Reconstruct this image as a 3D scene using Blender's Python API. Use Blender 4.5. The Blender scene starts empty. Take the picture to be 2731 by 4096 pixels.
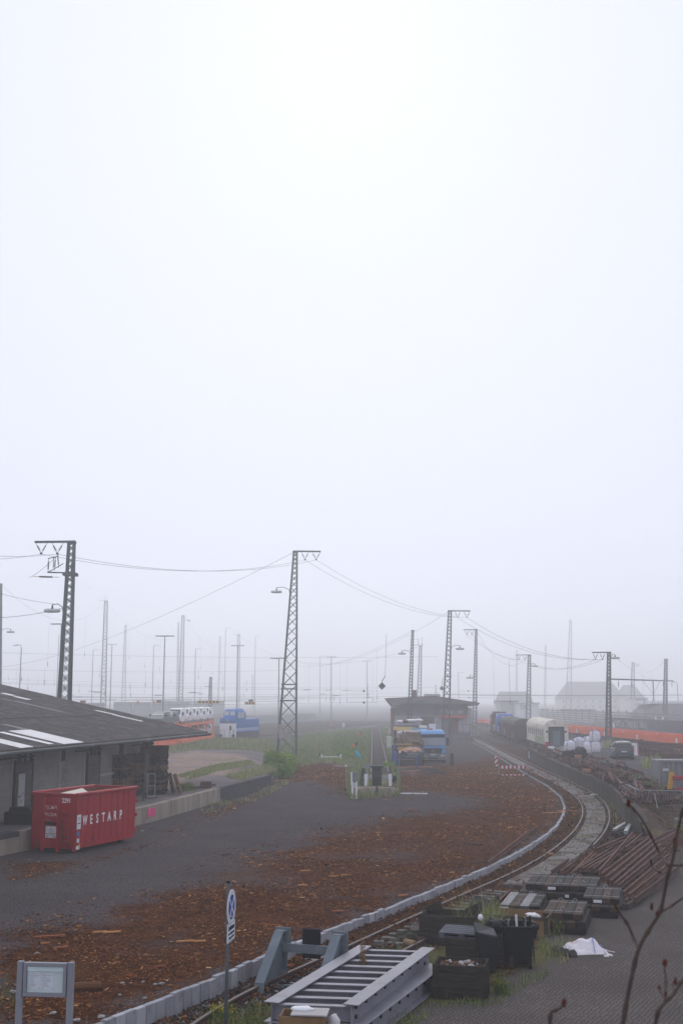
SKYMIX, SKYCOL = .985, (5.0, 5.25, 6.2)
SUNE, EXPO, VB = .55, .70, 8
HTOP, HDENS, HANI, HCOL = 42.0, .0019, .66, (.97,.98,1.0)
import bpy, math, random
import numpy as np
from mathutils import Matrix, Vector
random.seed(7); rng = np.random.default_rng(7)
S = bpy.context.scene; COL = S.collection
PI = math.pi
# ------------------------------------------------------------------ camera model (photo pixels 2731 x 4096)
FPX, CXP, CYP, HC = 4500.0, 1365.5, 2048.0, 6.5
PITCH = math.atan(747.0/4500.0); SP, CP = math.sin(PITCH), math.cos(PITCH)
def ray(u, v):
    xc = (u-CXP)/FPX; yc = (CYP-v)/FPX
    return xc, CP-yc*SP, SP+yc*CP
def G(u, v, z=0.0):
    d = ray(u, v); t = (z-HC)/d[2]; return Vector((d[0]*t, d[1]*t, z))
def D(u, v, Y):
    d = ray(u, v); t = Y/d[1]; return Vector((d[0]*t, Y, HC+d[2]*t))
def smooth(a, b, x):
    t = np.clip((x-a)/(b-a), 0, 1); return t*t*(3-2*t)
def zr(y): return -0.38+0.33*float(smooth(42, 85, y))          # ground level on the track side of the kerb wall
def GR(u, v):
    z = -.3
    for _ in range(6): z = zr(G(u, v, z).y)
    return G(u, v, z)
# ------------------------------------------------------------------ materials
MATS = {}
def mat(name, a, b=None, sc=3.0, rough=.75, metal=0.0, c=None, csc=.6, bump=0.0, bsc=30.0, spec=.07, stretch=None, clo=.55, chi=.7):
    """Principled: colours a/b mixed by noise, c = patches of a third colour (rust, moss, dirt)."""
    if name in MATS: return MATS[name]
    m = bpy.data.materials.new(name); m.use_nodes = True; nt = m.node_tree; N = nt.nodes; L = nt.links
    p = N['Principled BSDF']; p.inputs['Roughness'].default_value = rough; p.inputs['Metallic'].default_value = metal
    p.inputs['Specular IOR Level'].default_value = spec
    if b is None: b = tuple(x*.8 for x in a)
    tc = N.new('ShaderNodeTexCoord'); vec = tc.outputs['Object']
    if stretch:
        mp = N.new('ShaderNodeMapping'); mp.inputs['Scale'].default_value = stretch; L.new(vec, mp.inputs[0]); vec = mp.outputs[0]
    n = N.new('ShaderNodeTexNoise'); n.inputs['Scale'].default_value = sc; n.inputs['Detail'].default_value = 6; n.inputs['Roughness'].default_value = .65
    L.new(vec, n.inputs['Vector'])
    r = N.new('ShaderNodeMapRange'); r.inputs[1].default_value = .32; r.inputs[2].default_value = .68; L.new(n.outputs[0], r.inputs[0])
    mx = N.new('ShaderNodeMix'); mx.data_type = 'RGBA'; L.new(r.outputs[0], mx.inputs[0])
    mx.inputs[6].default_value = (*a, 1); mx.inputs[7].default_value = (*b, 1); out = mx.outputs[2]
    if c is not None:
        n2 = N.new('ShaderNodeTexNoise'); n2.inputs['Scale'].default_value = csc; n2.inputs['Detail'].default_value = 8; n2.inputs['Roughness'].default_value = .7
        L.new(vec, n2.inputs['Vector'])
        r2 = N.new('ShaderNodeMapRange'); r2.inputs[1].default_value = clo; r2.inputs[2].default_value = chi; L.new(n2.outputs[0], r2.inputs[0])
        m2 = N.new('ShaderNodeMix'); m2.data_type = 'RGBA'; L.new(r2.outputs[0], m2.inputs[0]); L.new(out, m2.inputs[6]); m2.inputs[7].default_value = (*c, 1)
        out = m2.outputs[2]
    L.new(out, p.inputs['Base Color'])
    if bump:
        n3 = N.new('ShaderNodeTexNoise'); n3.inputs['Scale'].default_value = bsc; n3.inputs['Detail'].default_value = 4; L.new(vec, n3.inputs['Vector'])
        bp = N.new('ShaderNodeBump'); bp.inputs['Strength'].default_value = bump; bp.inputs['Distance'].default_value = .02
        L.new(n3.outputs[0], bp.inputs['Height']); L.new(bp.outputs[0], p.inputs['Normal'])
    MATS[name] = m; return m
def tone_mat(name, cols, rough=.85):
    """colour ramp driven by the per-face attribute 'tone' (leaf, chip and blade scatter)."""
    m = bpy.data.materials.new(name); m.use_nodes = True; nt = m.node_tree; N = nt.nodes; L = nt.links
    p = N['Principled BSDF']; p.inputs['Roughness'].default_value = rough; p.inputs['Specular IOR Level'].default_value = 0
    at = N.new('ShaderNodeAttribute'); at.attribute_name = 'tone'
    cr = N.new('ShaderNodeValToRGB'); e = cr.color_ramp.elements
    while len(e) < len(cols): e.new(.5)
    for i, (pos, c) in enumerate(cols): e[i].position = pos; e[i].color = (*c, 1)
    L.new(at.outputs['Fac'], cr.inputs[0]); L.new(cr.outputs[0], p.inputs['Base Color']); MATS[name] = m; return m
# ------------------------------------------------------------------ mesh builder
class MB:
    def __init__(s): s.v = []; s.f = []; s.m = []
    def add(s, vs, fs, mi=0):
        n = len(s.v); s.v += [tuple(x) for x in vs]; s.f += [tuple(i+n for i in f) for f in fs]; s.m += [mi]*len(fs); return s
    def box(s, x0, x1, y0, y1, z0, z1, mi=0):
        return s.add([(x0,y0,z0),(x1,y0,z0),(x1,y1,z0),(x0,y1,z0),(x0,y0,z1),(x1,y0,z1),(x1,y1,z1),(x0,y1,z1)],
                     [(0,3,2,1),(4,5,6,7),(0,1,5,4),(1,2,6,5),(2,3,7,6),(3,0,4,7)], mi)
    def bar(s, p, q, w, h, mi=0, up=(0,0,1)):
        p = Vector(p); q = Vector(q); d = (q-p).normalized(); u = Vector(up)
        if abs(d.dot(u)) > .98: u = Vector((0,1,0))
        a = d.cross(u).normalized(); b = a.cross(d).normalized(); a *= w/2; b *= h/2
        return s.add([p-a-b,p+a-b,p+a+b,p-a+b,q-a-b,q+a-b,q+a+b,q-a+b], [(0,1,2,3),(4,7,6,5),(0,4,5,1),(1,5,6,2),(2,6,7,3),(3,7,4,0)], mi)
    def tube(s, pts, r, n=6, mi=0, cap=True):
        pts = [Vector(p) for p in pts]; k = len(pts); base = len(s.v); prev = None
        for i, p in enumerate(pts):
            d = (pts[min(i+1,k-1)]-pts[max(i-1,0)]).normalized()
            if prev is None:
                u = Vector((0,0,1)) if abs(d.z) < .9 else Vector((1,0,0)); a = d.cross(u).normalized()
            else: a = (prev-d*prev.dot(d)).normalized()
            prev = a; b = d.cross(a); rr = r[i] if hasattr(r, '__len__') else r
            for j in range(n):
                t = 2*PI*j/n; s.v.append(tuple(p+a*(math.cos(t)*rr)+b*(math.sin(t)*rr)))
        for i in range(k-1):
            for j in range(n):
                s.f.append((base+i*n+j, base+i*n+(j+1)%n, base+(i+1)*n+(j+1)%n, base+(i+1)*n+j)); s.m.append(mi)
        if cap:
            s.f.append(tuple(base+j for j in range(n))[::-1]); s.m.append(mi)
            s.f.append(tuple(base+(k-1)*n+j for j in range(n))); s.m.append(mi)
        return s
    def lathe(s, prof, n=16, c=(0,0,0), mi=0, axis='z'):
        base = len(s.v)
        for r, z in prof:
            for j in range(n):
                t = 2*PI*j/n; x, y = r*math.cos(t), r*math.sin(t)
                p = (x,y,z) if axis == 'z' else ((x,z,y) if axis == 'y' else (z,x,y))
                s.v.append((p[0]+c[0], p[1]+c[1], p[2]+c[2]))
        for i in range(len(prof)-1):
            for j in range(n):
                s.f.append((base+i*n+j, base+i*n+(j+1)%n, base+(i+1)*n+(j+1)%n, base+(i+1)*n+j)); s.m.append(mi)
        s.f.append(tuple(base+j for j in range(n))[::-1]); s.m.append(mi)
        s.f.append(tuple(base+(len(prof)-1)*n+j for j in range(n))); s.m.append(mi); return s
    def prism(s, poly, d0, d1, plane='xz', mi=0):
        k = len(poly)
        def P(a, b, d): return (a,d,b) if plane == 'xz' else ((d,a,b) if plane == 'yz' else (a,b,d))
        vs = [P(a,b,d0) for a, b in poly]+[P(a,b,d1) for a, b in poly]
        fs = [tuple(range(k))[::-1], tuple(range(k,2*k))]+[(i,(i+1)%k,(i+1)%k+k,i+k) for i in range(k)]
        return s.add(vs, fs, mi)
    def quad(s, a, b, c, d, mi=0): return s.add([a,b,c,d], [(0,1,2,3)], mi)
    def blob(s, c, r, n=10, m=6, jit=.15, mi=0, seed=0):
        rr = random.Random(seed); vs = []; fs = []
        for i in range(m+1):
            ph = PI*i/m
            for j in range(n):
                t = 2*PI*j/n; k = 1+rr.uniform(-jit, jit)
                vs.append((c[0]+r[0]*math.sin(ph)*math.cos(t)*k, c[1]+r[1]*math.sin(ph)*math.sin(t)*k, c[2]+r[2]*math.cos(ph)*(k if 0 < i < m else 1)))
        for i in range(m):
            for j in range(n): fs.append((i*n+j, (i+1)*n+j, (i+1)*n+(j+1)%n, i*n+(j+1)%n))
        return s.add(vs, fs, mi)
    def obj(s, name, mats, parent=None, smooth=False, bevel=0, world=False, loc=None, rot=None):
        me = bpy.data.meshes.new(name); me.from_pydata(s.v, [], s.f); me.update()
        if not isinstance(mats, (list, tuple)): mats = [mats]
        for m in mats: me.materials.append(m)
        if len(mats) > 1: me.polygons.foreach_set('material_index', s.m)
        if smooth: me.polygons.foreach_set('use_smooth', [True]*len(me.polygons))
        o = bpy.data.objects.new(name, me); COL.objects.link(o); o.parent = parent
        if parent is not None and world: o.matrix_parent_inverse = WM(parent).inverted()
        if loc: o.location = loc
        if rot: o.rotation_euler = rot
        if bevel:
            b = o.modifiers.new('bevel', 'BEVEL'); b.width = bevel; b.segments = 1; b.limit_method = 'ANGLE'
        return o
def WM(o):
    m = Matrix.LocRotScale(o.location, o.rotation_euler, o.scale)
    return WM(o.parent) @ o.matrix_parent_inverse @ m if o.parent else m
def tag(o, label, cat, group=None, kind=None):
    o['label'] = label; o['category'] = cat
    if group: o['group'] = group
    if kind: o['kind'] = kind
    return o
def thing(name, label, cat, loc=(0,0,0), rz=0.0, group=None, rot=None):
    o = bpy.data.objects.new(name, None); COL.objects.link(o); o.location = loc; o.rotation_euler = rot if rot else (0,0,rz)
    o.empty_display_size = .2
    return tag(o, label, cat, group)
def struct(o, kind='structure'): o['kind'] = kind; return o
KIDS = {}
def dup(root, loc=None, rz=None, label=None, group=None, scale=None):
    kids = {}
    for o in bpy.data.objects:
        if o.parent: kids.setdefault(o.parent, []).append(o)
    def cp(o, par):
        c = o.copy(); COL.objects.link(c)
        if par: c.parent = par
        for k in kids.get(o, []): cp(k, c)
        return c
    r = cp(root, None)
    if loc is not None: r.location = loc
    if rz is not None: r.rotation_euler = (0,0,rz)
    if label: r['label'] = label
    if group: r['group'] = group
    if scale: r.scale = scale
    return r
def text(name, s, size, m, parent, loc, rot, sx=1.0, align='LEFT', ext=.004, bold=0.0):
    cu = bpy.data.curves.new('t', 'FONT'); cu.body = s; cu.size = size; cu.extrude = ext; cu.align_x = align; cu.offset = bold
    cu.resolution_u = 3
    t = bpy.data.objects.new('t', cu); COL.objects.link(t)
    dg = bpy.context.evaluated_depsgraph_get(); me = bpy.data.meshes.new_from_object(t.evaluated_get(dg))
    bpy.data.objects.remove(t); me.materials.clear(); me.materials.append(m)
    o = bpy.data.objects.new(name, me); COL.objects.link(o); o.parent = parent; o.location = loc; o.rotation_euler = rot; o.scale = (sx,1,1)
    return o
def scatter(name, verts, faces, tone, m):
    me = bpy.data.meshes.new(name); nv = len(verts); nf, k = faces.shape
    me.vertices.add(nv); me.vertices.foreach_set('co', verts.astype(np.float32).ravel())
    me.loops.add(nf*k); me.loops.foreach_set('vertex_index', faces.astype(np.int32).ravel())
    me.polygons.add(nf); me.polygons.foreach_set('loop_start', np.arange(0, nf*k, k, dtype=np.int32)); me.polygons.foreach_set('loop_total', np.full(nf, k, dtype=np.int32))
    a = me.attributes.new('tone', 'FLOAT', 'FACE'); a.data.foreach_set('value', tone.astype(np.float32))
    me.materials.append(m); me.update(calc_edges=True); me.validate()
    o = bpy.data.objects.new(name, me); COL.objects.link(o); return o
def chips(name, P, L, W, T, tone, m, tilt=.25, yaw=None):
    """little roof-shaped splinters at points P (n,3)."""
    n = len(P); yaw = rng.uniform(0, 2*PI, n) if yaw is None else yaw; pit = rng.normal(0, tilt, n)
    d = np.stack([np.cos(yaw)*np.cos(pit), np.sin(yaw)*np.cos(pit), np.sin(pit)], 1); s = np.stack([-np.sin(yaw), np.cos(yaw), np.zeros(n)], 1)
    up = np.array([0,0,1.0])
    hl = (d*L[:,None]/2); hw = s*W[:,None]/2; t = up*T[:,None]
    V = np.stack([P-hl-hw, P+hl-hw, P+hl*.9+t, P-hl*.9+t, P+hl+hw, P-hl+hw], 1).reshape(-1,3)
    b = np.arange(n)*6
    F = np.concatenate([np.stack([b,b+1,b+2,b+3],1), np.stack([b+3,b+2,b+4,b+5],1)])
    return scatter(name, V, F, np.concatenate([tone, np.clip(tone*.92,0,1)]), m)
def blades(P, Hh, W, tone, lean=.35):
    n = len(P); yaw = rng.uniform(0, 2*PI, n); dx = rng.normal(0, lean, n)*Hh; dy = rng.normal(0, lean, n)*Hh
    w = np.stack([np.cos(yaw)*W/2, np.sin(yaw)*W/2, np.zeros(n)], 1)
    mid = P+np.stack([dx*.35, dy*.35, Hh*.6], 1); tip = P+np.stack([dx, dy, Hh], 1)
    V = np.stack([P-w, P+w, mid+w*.7, mid-w*.7, tip+w*.12, tip-w*.12], 1).reshape(-1,3); b = np.arange(n)*6
    return V, np.concatenate([np.stack([b,b+1,b+2,b+3],1), np.stack([b+3,b+2,b+4,b+5],1)]), np.concatenate([tone,tone])
def inpoly(px, py, poly):
    c = np.zeros(len(px), bool); k = len(poly)
    for i in range(k):
        x1, y1 = poly[i]; x2, y2 = poly[(i+1)%k]
        if y1 == y2: continue
        h = ((y1 > py) != (y2 > py)) & (px < (x2-x1)*(py-y1)/(y2-y1)+x1); c ^= h
    return c
def sdist(px, py, poly):
    d = np.full(len(px), 1e9); k = len(poly)
    for i in range(k):
        ax, ay = poly[i]; bx, by = poly[(i+1)%k]; ex, ey = bx-ax, by-ay; L2 = ex*ex+ey*ey+1e-9
        t = np.clip(((px-ax)*ex+(py-ay)*ey)/L2, 0, 1); d = np.minimum(d, np.hypot(px-ax-t*ex, py-ay-t*ey))
    return np.where(inpoly(px, py, poly), d, -d)
def proj(P):
    """photo pixels of world points (n,3)."""
    x, y, z = P[:,0], P[:,1], P[:,2]-HC
    dep = y*CP+z*SP; up = -y*SP+z*CP
    return CXP+FPX*x/dep, CYP-FPX*up/dep
def vnoise(x, y, seed=0):
    r = np.random.default_rng(seed).random((64,64)); xi = np.floor(x).astype(int); yi = np.floor(y).astype(int); fx = x-xi; fy = y-yi
    fx = fx*fx*(3-2*fx); fy = fy*fy*(3-2*fy); g = lambda a, b: r[a % 64, b % 64]
    return (g(xi,yi)*(1-fx)+g(xi+1,yi)*fx)*(1-fy)+(g(xi,yi+1)*(1-fx)+g(xi+1,yi+1)*fx)*fy
def fbm(x, y, seed=0, o=4):
    s = 0; a = .5; t = 0
    for i in range(o): s = s+a*vnoise(x*2**i, y*2**i, seed+i); t += a; a *= .55
    return s/t
# ------------------------------------------------------------------ camera, sky, sun, air
cam = bpy.data.cameras.new('camera'); co = bpy.data.objects.new('camera', cam); COL.objects.link(co); S.camera = co
co.location = (0,0,HC); co.rotation_euler = (PI/2+PITCH, 0, 0)
cam.sensor_fit = 'VERTICAL'; cam.sensor_height = 36; cam.lens = 36*FPX/4096; cam.clip_end = 5000; cam.clip_start = .1
cam.dof.use_dof = True; cam.dof.focus_distance = 60; cam.dof.aperture_fstop = 6.0
SUN_EL, SUN_AZ = math.radians(34), math.radians(0)               # veiled sun ahead of the camera
w = bpy.data.worlds.new('World'); S.world = w; w.use_nodes = True; N = w.node_tree.nodes; L = w.node_tree.links
bg = N['Background']; bg.inputs['Strength'].default_value = .1
sk = N.new('ShaderNodeTexSky'); sk.sky_type = 'NISHITA'; sk.sun_disc = False; sk.sun_elevation = SUN_EL; sk.sun_rotation = SUN_AZ
sk.dust_density = 4; sk.air_density = 1; sk.ozone_density = 1.5
mx = N.new('ShaderNodeMix'); mx.data_type = 'RGBA'; mx.inputs[0].default_value = SKYMIX; mx.inputs[7].default_value = (*SKYCOL, 1)
L.new(sk.outputs[0], mx.inputs[6]); L.new(mx.outputs[2], bg.inputs[0])
sl = bpy.data.lights.new('sun', 'SUN'); sl.energy = SUNE; sl.angle = math.radians(40); sl.color = (1,.96,.9)
so = bpy.data.objects.new('sun', sl); COL.objects.link(so)
so.rotation_euler = Vector((math.sin(SUN_AZ)*math.cos(SUN_EL), math.cos(SUN_AZ)*math.cos(SUN_EL), math.sin(SUN_EL))).to_track_quat('Z', 'Y').to_euler()
S.view_settings.view_transform = 'Standard'; S.view_settings.look = 'None'; S.view_settings.gamma = 1; S.view_settings.exposure = EXPO
S.render.engine = 'CYCLES'; S.cycles.use_denoising = True; S.cycles.max_bounces = 6; S.cycles.volume_bounces = VB; S.cycles.diffuse_bounces = 3; S.cycles.glossy_bounces = 3
S.cycles.use_adaptive_sampling = True; S.cycles.adaptive_threshold = .02
hz = MB().box(-900, 900, -40, 1500, -1.9, HTOP); hm = bpy.data.materials.new('haze'); hm.use_nodes = True; hn = hm.node_tree.nodes
hn.remove(hn['Principled BSDF']); pv = hn.new('ShaderNodeVolumePrincipled'); pv.inputs['Color'].default_value = (*HCOL, 1); pv.inputs['Density'].default_value = HDENS
pv.inputs['Anisotropy'].default_value = HANI; hm.node_tree.links.new(pv.outputs[0], hn['Material Output'].inputs['Volume'])
struct(hz.obj('haze', hm), 'stuff')
# ------------------------------------------------------------------ ground
# kerb wall line (top edge) traced once on the yard level
KW = [(390,4096),(784,3942),(900,3894),(1055,3827),(1300,3727),(1500,3654),(1770,3544),(1947,3472),(2080,3405),(2167,3352),(2227,3302),(2252,3257),(2257,3225),(2242,3188),(2187,3142),(2107,3098),(2067,3075),(1997,3030),(1947,3000),(1892,2970)]
KP = [G(u, v, .05) for u, v in KW]
KY = np.array([p.y for p in KP]); KX = np.array([p.x for p in KP])
s0 = (KX[1]-KX[0])/(KY[1]-KY[0]); KY = np.concatenate([[8.0], KY, [230.0]]); KX = np.concatenate([[KX[0]+s0*(8-KP[0].y)], KX, [KX[-1]+.08*(230-KP[-1].y)]])
_yy = np.linspace(8, 230, 900); _xx = np.interp(_yy, KY, KX); _k = np.ones(9)/9; _xs = np.convolve(np.pad(_xx, 4, 'edge'), _k, 'valid')
def kx(y): return np.interp(y, _yy, _xs)
BARK = [(0,3735),(250,3705),(420,3660),(520,3610),(650,3585),(800,3530),(930,3475),(1080,3420),(1200,3380),(1330,3330),(1480,3292),(1640,3262),(1900,3240),(1960,3200),(1800,3170),(1640,3160),(1500,3200),(1400,3180),(1250,3120),(1140,3130),(1130,3060),(1380,3050),(1560,3090),(1640,3060),(1800,3060),(1890,3040),(1985,3010),(2120,3098),(2200,3142),(2262,3188),(2277,3225),(2262,3265),(2235,3310),(2172,3362),(1947,3485),(1770,3556),(1300,3740),(784,3960),(390,4120),(300,4096),(0,4096)]
BARKW = [tuple(G(u, v)[:2]) for u, v in BARK]
STRIP = [tuple(G(u, v)[:2]) for u, v in [(0,3450),(300,3440),(560,3385),(700,3300),(900,3215),(1090,3160),(1180,3100),(1215,3080),(1180,3130),(1000,3215),(800,3290),(640,3370),(420,3450),(150,3520),(0,3530)]]
SMALL = [tuple(G(u, v)[:2]) for u, v in [(1000,3500),(1120,3470),(1230,3480),(1130,3520)]]
def bark_mask(x, y):
    a = smooth(-3.2, 4.0, sdist(x, y, BARKW)); b = .62*smooth(-.8, 1.2, sdist(x, y, STRIP))
    return np.maximum(a, b)
def gridmesh(name, X, Y, Z, m, attrs):
    nr, nc = X.shape; V = np.stack([X,Y,Z], -1).reshape(-1,3); i = np.arange(nr-1)[:,None]*nc+np.arange(nc-1)[None,:]
    F = np.stack([i, i+1, i+nc+1, i+nc], -1).reshape(-1,4)
    me = bpy.data.meshes.new(name); me.from_pydata(V.tolist(), [], F.tolist())
    for k, A in attrs.items():
        a = me.attributes.new(k, 'FLOAT', 'POINT'); a.data.foreach_set('value', A.astype(np.float32).ravel())
    me.polygons.foreach_set('use_smooth', [True]*len(me.polygons)); me.materials.append(m)
    o = bpy.data.objects.new(name, me); COL.objects.link(o); return o
def ground_mat(name, base, base2, cover, cover2, chip, attr, sett=0.0, scale=1.0, third=None, damp=.75):
    """setts or asphalt, covered by litter where the attribute says so; optional moss/grass attribute."""
    m = bpy.data.materials.new(name); m.use_nodes = True; nt = m.node_tree; N = nt.nodes; L = nt.links; p = N['Principled BSDF']; p.inputs['Specular IOR Level'].default_value = 0
    geo = N.new('ShaderNodeNewGeometry'); pos = geo.outputs['Position']
    def noise(sc, det=6, ro=.6, vec=None, dist=0):
        n = N.new('ShaderNodeTexNoise'); n.inputs['Scale'].default_value = sc; n.inputs['Detail'].default_value = det; n.inputs['Roughness'].default_value = ro; n.inputs['Distortion'].default_value = dist; L.new(vec or pos, n.inputs['Vector']); return n.outputs[0]
    def rng_(x, a, b, c=0, d=1):
        r = N.new('ShaderNodeMapRange'); r.inputs[1].default_value = a; r.inputs[2].default_value = b; r.inputs[3].default_value = c; r.inputs[4].default_value = d; L.new(x, r.inputs[0]); return r.outputs[0]
    def mix(f, a, b):
        x = N.new('ShaderNodeMix'); x.data_type = 'RGBA'; L.new(f, x.inputs[0])
        for i, c in ((6,a),(7,b)):
            if isinstance(c, tuple): x.inputs[i].default_value = (*c, 1)
            else: L.new(c, x.inputs[i])
        return x.outputs[2]
    def math_(op, a, b=None):
        x = N.new('ShaderNodeMath'); x.operation = op; x.use_clamp = False
        for i, c in ((0,a),(1,b)):
            if c is None: continue
            if isinstance(c, (int,float)): x.inputs[i].default_value = c
            else: L.new(c, x.inputs[i])
        return x.outputs[0]
    bcol = mix(rng_(noise(.35), .35, .65), base, base2)
    bcol = mix(rng_(noise(9, 4, .7), .42, .62, 0, .55), bcol, tuple(x*.55 for x in base))
    hgt = noise(14, 5, .7)
    if sett:
        mp = N.new('ShaderNodeMapping'); mp.inputs['Rotation'].default_value = (0,0,.5); L.new(pos, mp.inputs[0])
        vo = N.new('ShaderNodeTexVoronoi'); vo.feature = 'DISTANCE_TO_EDGE'; vo.inputs['Scale'].default_value = 1/sett; vo.inputs['Randomness'].default_value = .45; L.new(mp.outputs[0], vo.inputs['Vector'])
        vc = N.new('ShaderNodeTexVoronoi'); vc.inputs['Scale'].default_value = 1/sett; vc.inputs['Randomness'].default_value = .45; L.new(mp.outputs[0], vc.inputs['Vector'])
        sx = N.new('ShaderNodeSeparateColor'); L.new(vc.outputs['Color'], sx.inputs[0])
        bcol = mix(rng_(sx.outputs[0], 0, 1, 0, .5), bcol, tuple(x*.5 for x in base))
        g = rng_(vo.outputs['Distance'], .02, .14); gm = math_('MULTIPLY', rng_(noise(2.2), .3, .6), 1.0)
        bcol = mix(g, (base[0]*.25, base[1]*.27, base[2]*.2), bcol); hgt = math_('ADD', math_('MULTIPLY', g, .8), math_('MULTIPLY', hgt, .25))
    at = N.new('ShaderNodeAttribute'); at.attribute_name = attr
    wob = math_('ADD', math_('MULTIPLY', math_('SUBTRACT', noise(.45, 8, .68), .5), 1.7), math_('MULTIPLY', math_('SUBTRACT', noise(3.2, 6, .7), .5), 1.3))
    f = rng_(math_('ADD', at.outputs['Fac'], math_('MULTIPLY', wob, rng_(math_('ABSOLUTE', math_('SUBTRACT', at.outputs['Fac'], .5)), 0, .5, 1, .55))), .36, .64)
    st = N.new('ShaderNodeMapping'); st.inputs['Rotation'].default_value = (0,0,.35); st.inputs['Scale'].default_value = (1,.55,1); L.new(pos, st.inputs[0])
    ccol = mix(rng_(noise(.9, 7, .7, None, .4), .38, .6), cover, cover2)
    ccol = mix(rng_(noise(13*scale, 6, .75, st.outputs[0], 1.2), .53, .7), ccol, chip)
    ccol = mix(rng_(noise(6*scale, 6, .75, st.outputs[0], .8), .52, .36, 0, .8), ccol, tuple(x*.35 for x in cover2))
    ccol = mix(rng_(noise(.16, 6, .62), .52, .66, 0, .6), ccol, base2)
    col = mix(f, bcol, ccol)
    if third:
        a3 = N.new('ShaderNodeAttribute'); a3.attribute_name = 'moss'
        f3 = rng_(math_('ADD', a3.outputs['Fac'], math_('ADD', math_('SUBTRACT', noise(1.3, 7, .7), .5), math_('MULTIPLY', math_('SUBTRACT', noise(9, 4, .7), .5), .6))), .4, .62); f3 = math_('MULTIPLY', f3, rng_(a3.outputs['Fac'], 0, .08))
        col = mix(f3, col, mix(rng_(noise(5, 6, .7), .35, .65), third[0], third[1]))
    L.new(col, p.inputs['Base Color'])
    L.new(rng_(math_('SUBTRACT', noise(.5, 5), math_('MULTIPLY', f, .3)), .15, .6, .97, damp), p.inputs['Roughness'])
    bp = N.new('ShaderNodeBump'); bp.inputs['Strength'].default_value = .7; bp.inputs['Distance'].default_value = .03
    h2 = math_('ADD', hgt, math_('MULTIPLY', f, noise(16*scale, 6, .8, st.outputs[0], 1.0))); L.new(h2, bp.inputs['Height']); L.new(bp.outputs[0], p.inputs['Normal'])
    MATS[name] = m; return m
ASP, ASP2 = (.132,.112,.118), (.09,.078,.085)
BK, BK2, BKC = (.105,.042,.021), (.05,.021,.013), (.40,.18,.07)
GRS, GRS2 = (.10,.12,.045), (.16,.14,.07)
yard_m = ground_mat('yard_surface', ASP, ASP2, BK, BK2, BKC, 'bark', sett=.15)
right_m = ground_mat('setts_and_soil', (.185,.16,.152), (.115,.10,.098), (.085,.043,.023), (.05,.028,.018), (.22,.115,.06), 'bark', sett=.105, third=(GRS, (.13,.10,.05)))
slab_m = ground_mat('platform_surface', (.12,.11,.115), (.085,.077,.082), (.10,.058,.046), (.07,.044,.034), (.20,.12,.09), 'bark', third=((.17,.15,.075), (.11,.115,.05)))
far_m = ground_mat('ballast_field', (.14,.13,.135), (.09,.085,.095), (.13,.10,.08), (.06,.045,.04), (.14,.1,.07), 'bark', third=((.11,.14,.05), (.17,.15,.075)))
# yard left of the kerb wall
ys = np.concatenate([np.arange(10, 60, .4), np.arange(60, 120, .8), np.arange(120, 230, 2.0)])
ss = np.concatenate([np.arange(0, 22, .4), np.arange(22, 70, 1.2)])
Yg = np.repeat(ys[:,None], len(ss), 1); Xg = kx(ys)[:,None]-.02-ss[None,:]
bm = bark_mask(Xg.ravel(), Yg.ravel()).reshape(Xg.shape)
Zg = .05*(fbm(Xg*.35, Yg*.35, 3)-.5)*2*bm+.02*bm
Zg += .9*np.exp(-(((Xg-3.6)/1.6)**2+((Yg-97)/3.0)**2))*0
struct(gridmesh('yard_paving', Xg, Yg, Zg, yard_m, {'bark': bm}))
# track side and setts right of the kerb wall
ss2 = np.concatenate([np.arange(0, 26, .4), np.arange(26, 80, 1.5)])
Yr = np.repeat(ys[:,None], len(ss2), 1); Xr = kx(ys)[:,None]+.02+ss2[None,:]
zrv = np.array([zr(y) for y in ys]); Zr = np.repeat(zrv[:,None], len(ss2), 1)
# strip between wall and setts = soil with bark; boundary measured along the wall
SOIL = [tuple(GR(u, v)[:2]) for u, v in [(300,4250),(800,4200),(1150,4096),(1500,4060),(1700,3990),(1960,3960),(2090,3880),(2180,3780),(2230,3680),(2400,3620),(2560,3560),(2640,3450),(2731,3400),(2900,3300),(2731,3120),(2400,3080),(2150,2990),(1892,2960),(1892,2985),(2000,3040),(2150,3125),(2240,3200),(2240,3260),(2200,3320),(2100,3390),(1770,3540),(1300,3722),(784,3938),(390,4090)]]
bmr = smooth(-.5, .9, sdist(Xr.ravel(), Yr.ravel(), SOIL)).reshape(Xr.shape)
MOSS = [tuple(GR(u, v)[:2]) for u, v in [(900,4250),(1250,4110),(1620,4130),(1760,4040),(2010,4010),(2120,3900),(2260,3860),(2340,3800),(2180,3740),(2080,3700),(1960,3620),(1780,3650),(1500,3790),(1180,3960)]]
mo = .75*smooth(-.8, 1.4, sdist(Xr.ravel(), Yr.ravel(), MOSS)).reshape(Xr.shape)
Zr += .22*np.exp(-ss2[None,:]/.8)*smooth(26, 34, Yr)
Zr += .10*(fbm(Xr*.8, Yr*.8, 11)-.5)*bmr
struct(gridmesh('setts_paving', Xr, Yr, Zr, right_m, {'bark': bmr*.95, 'moss': mo}))
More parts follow.
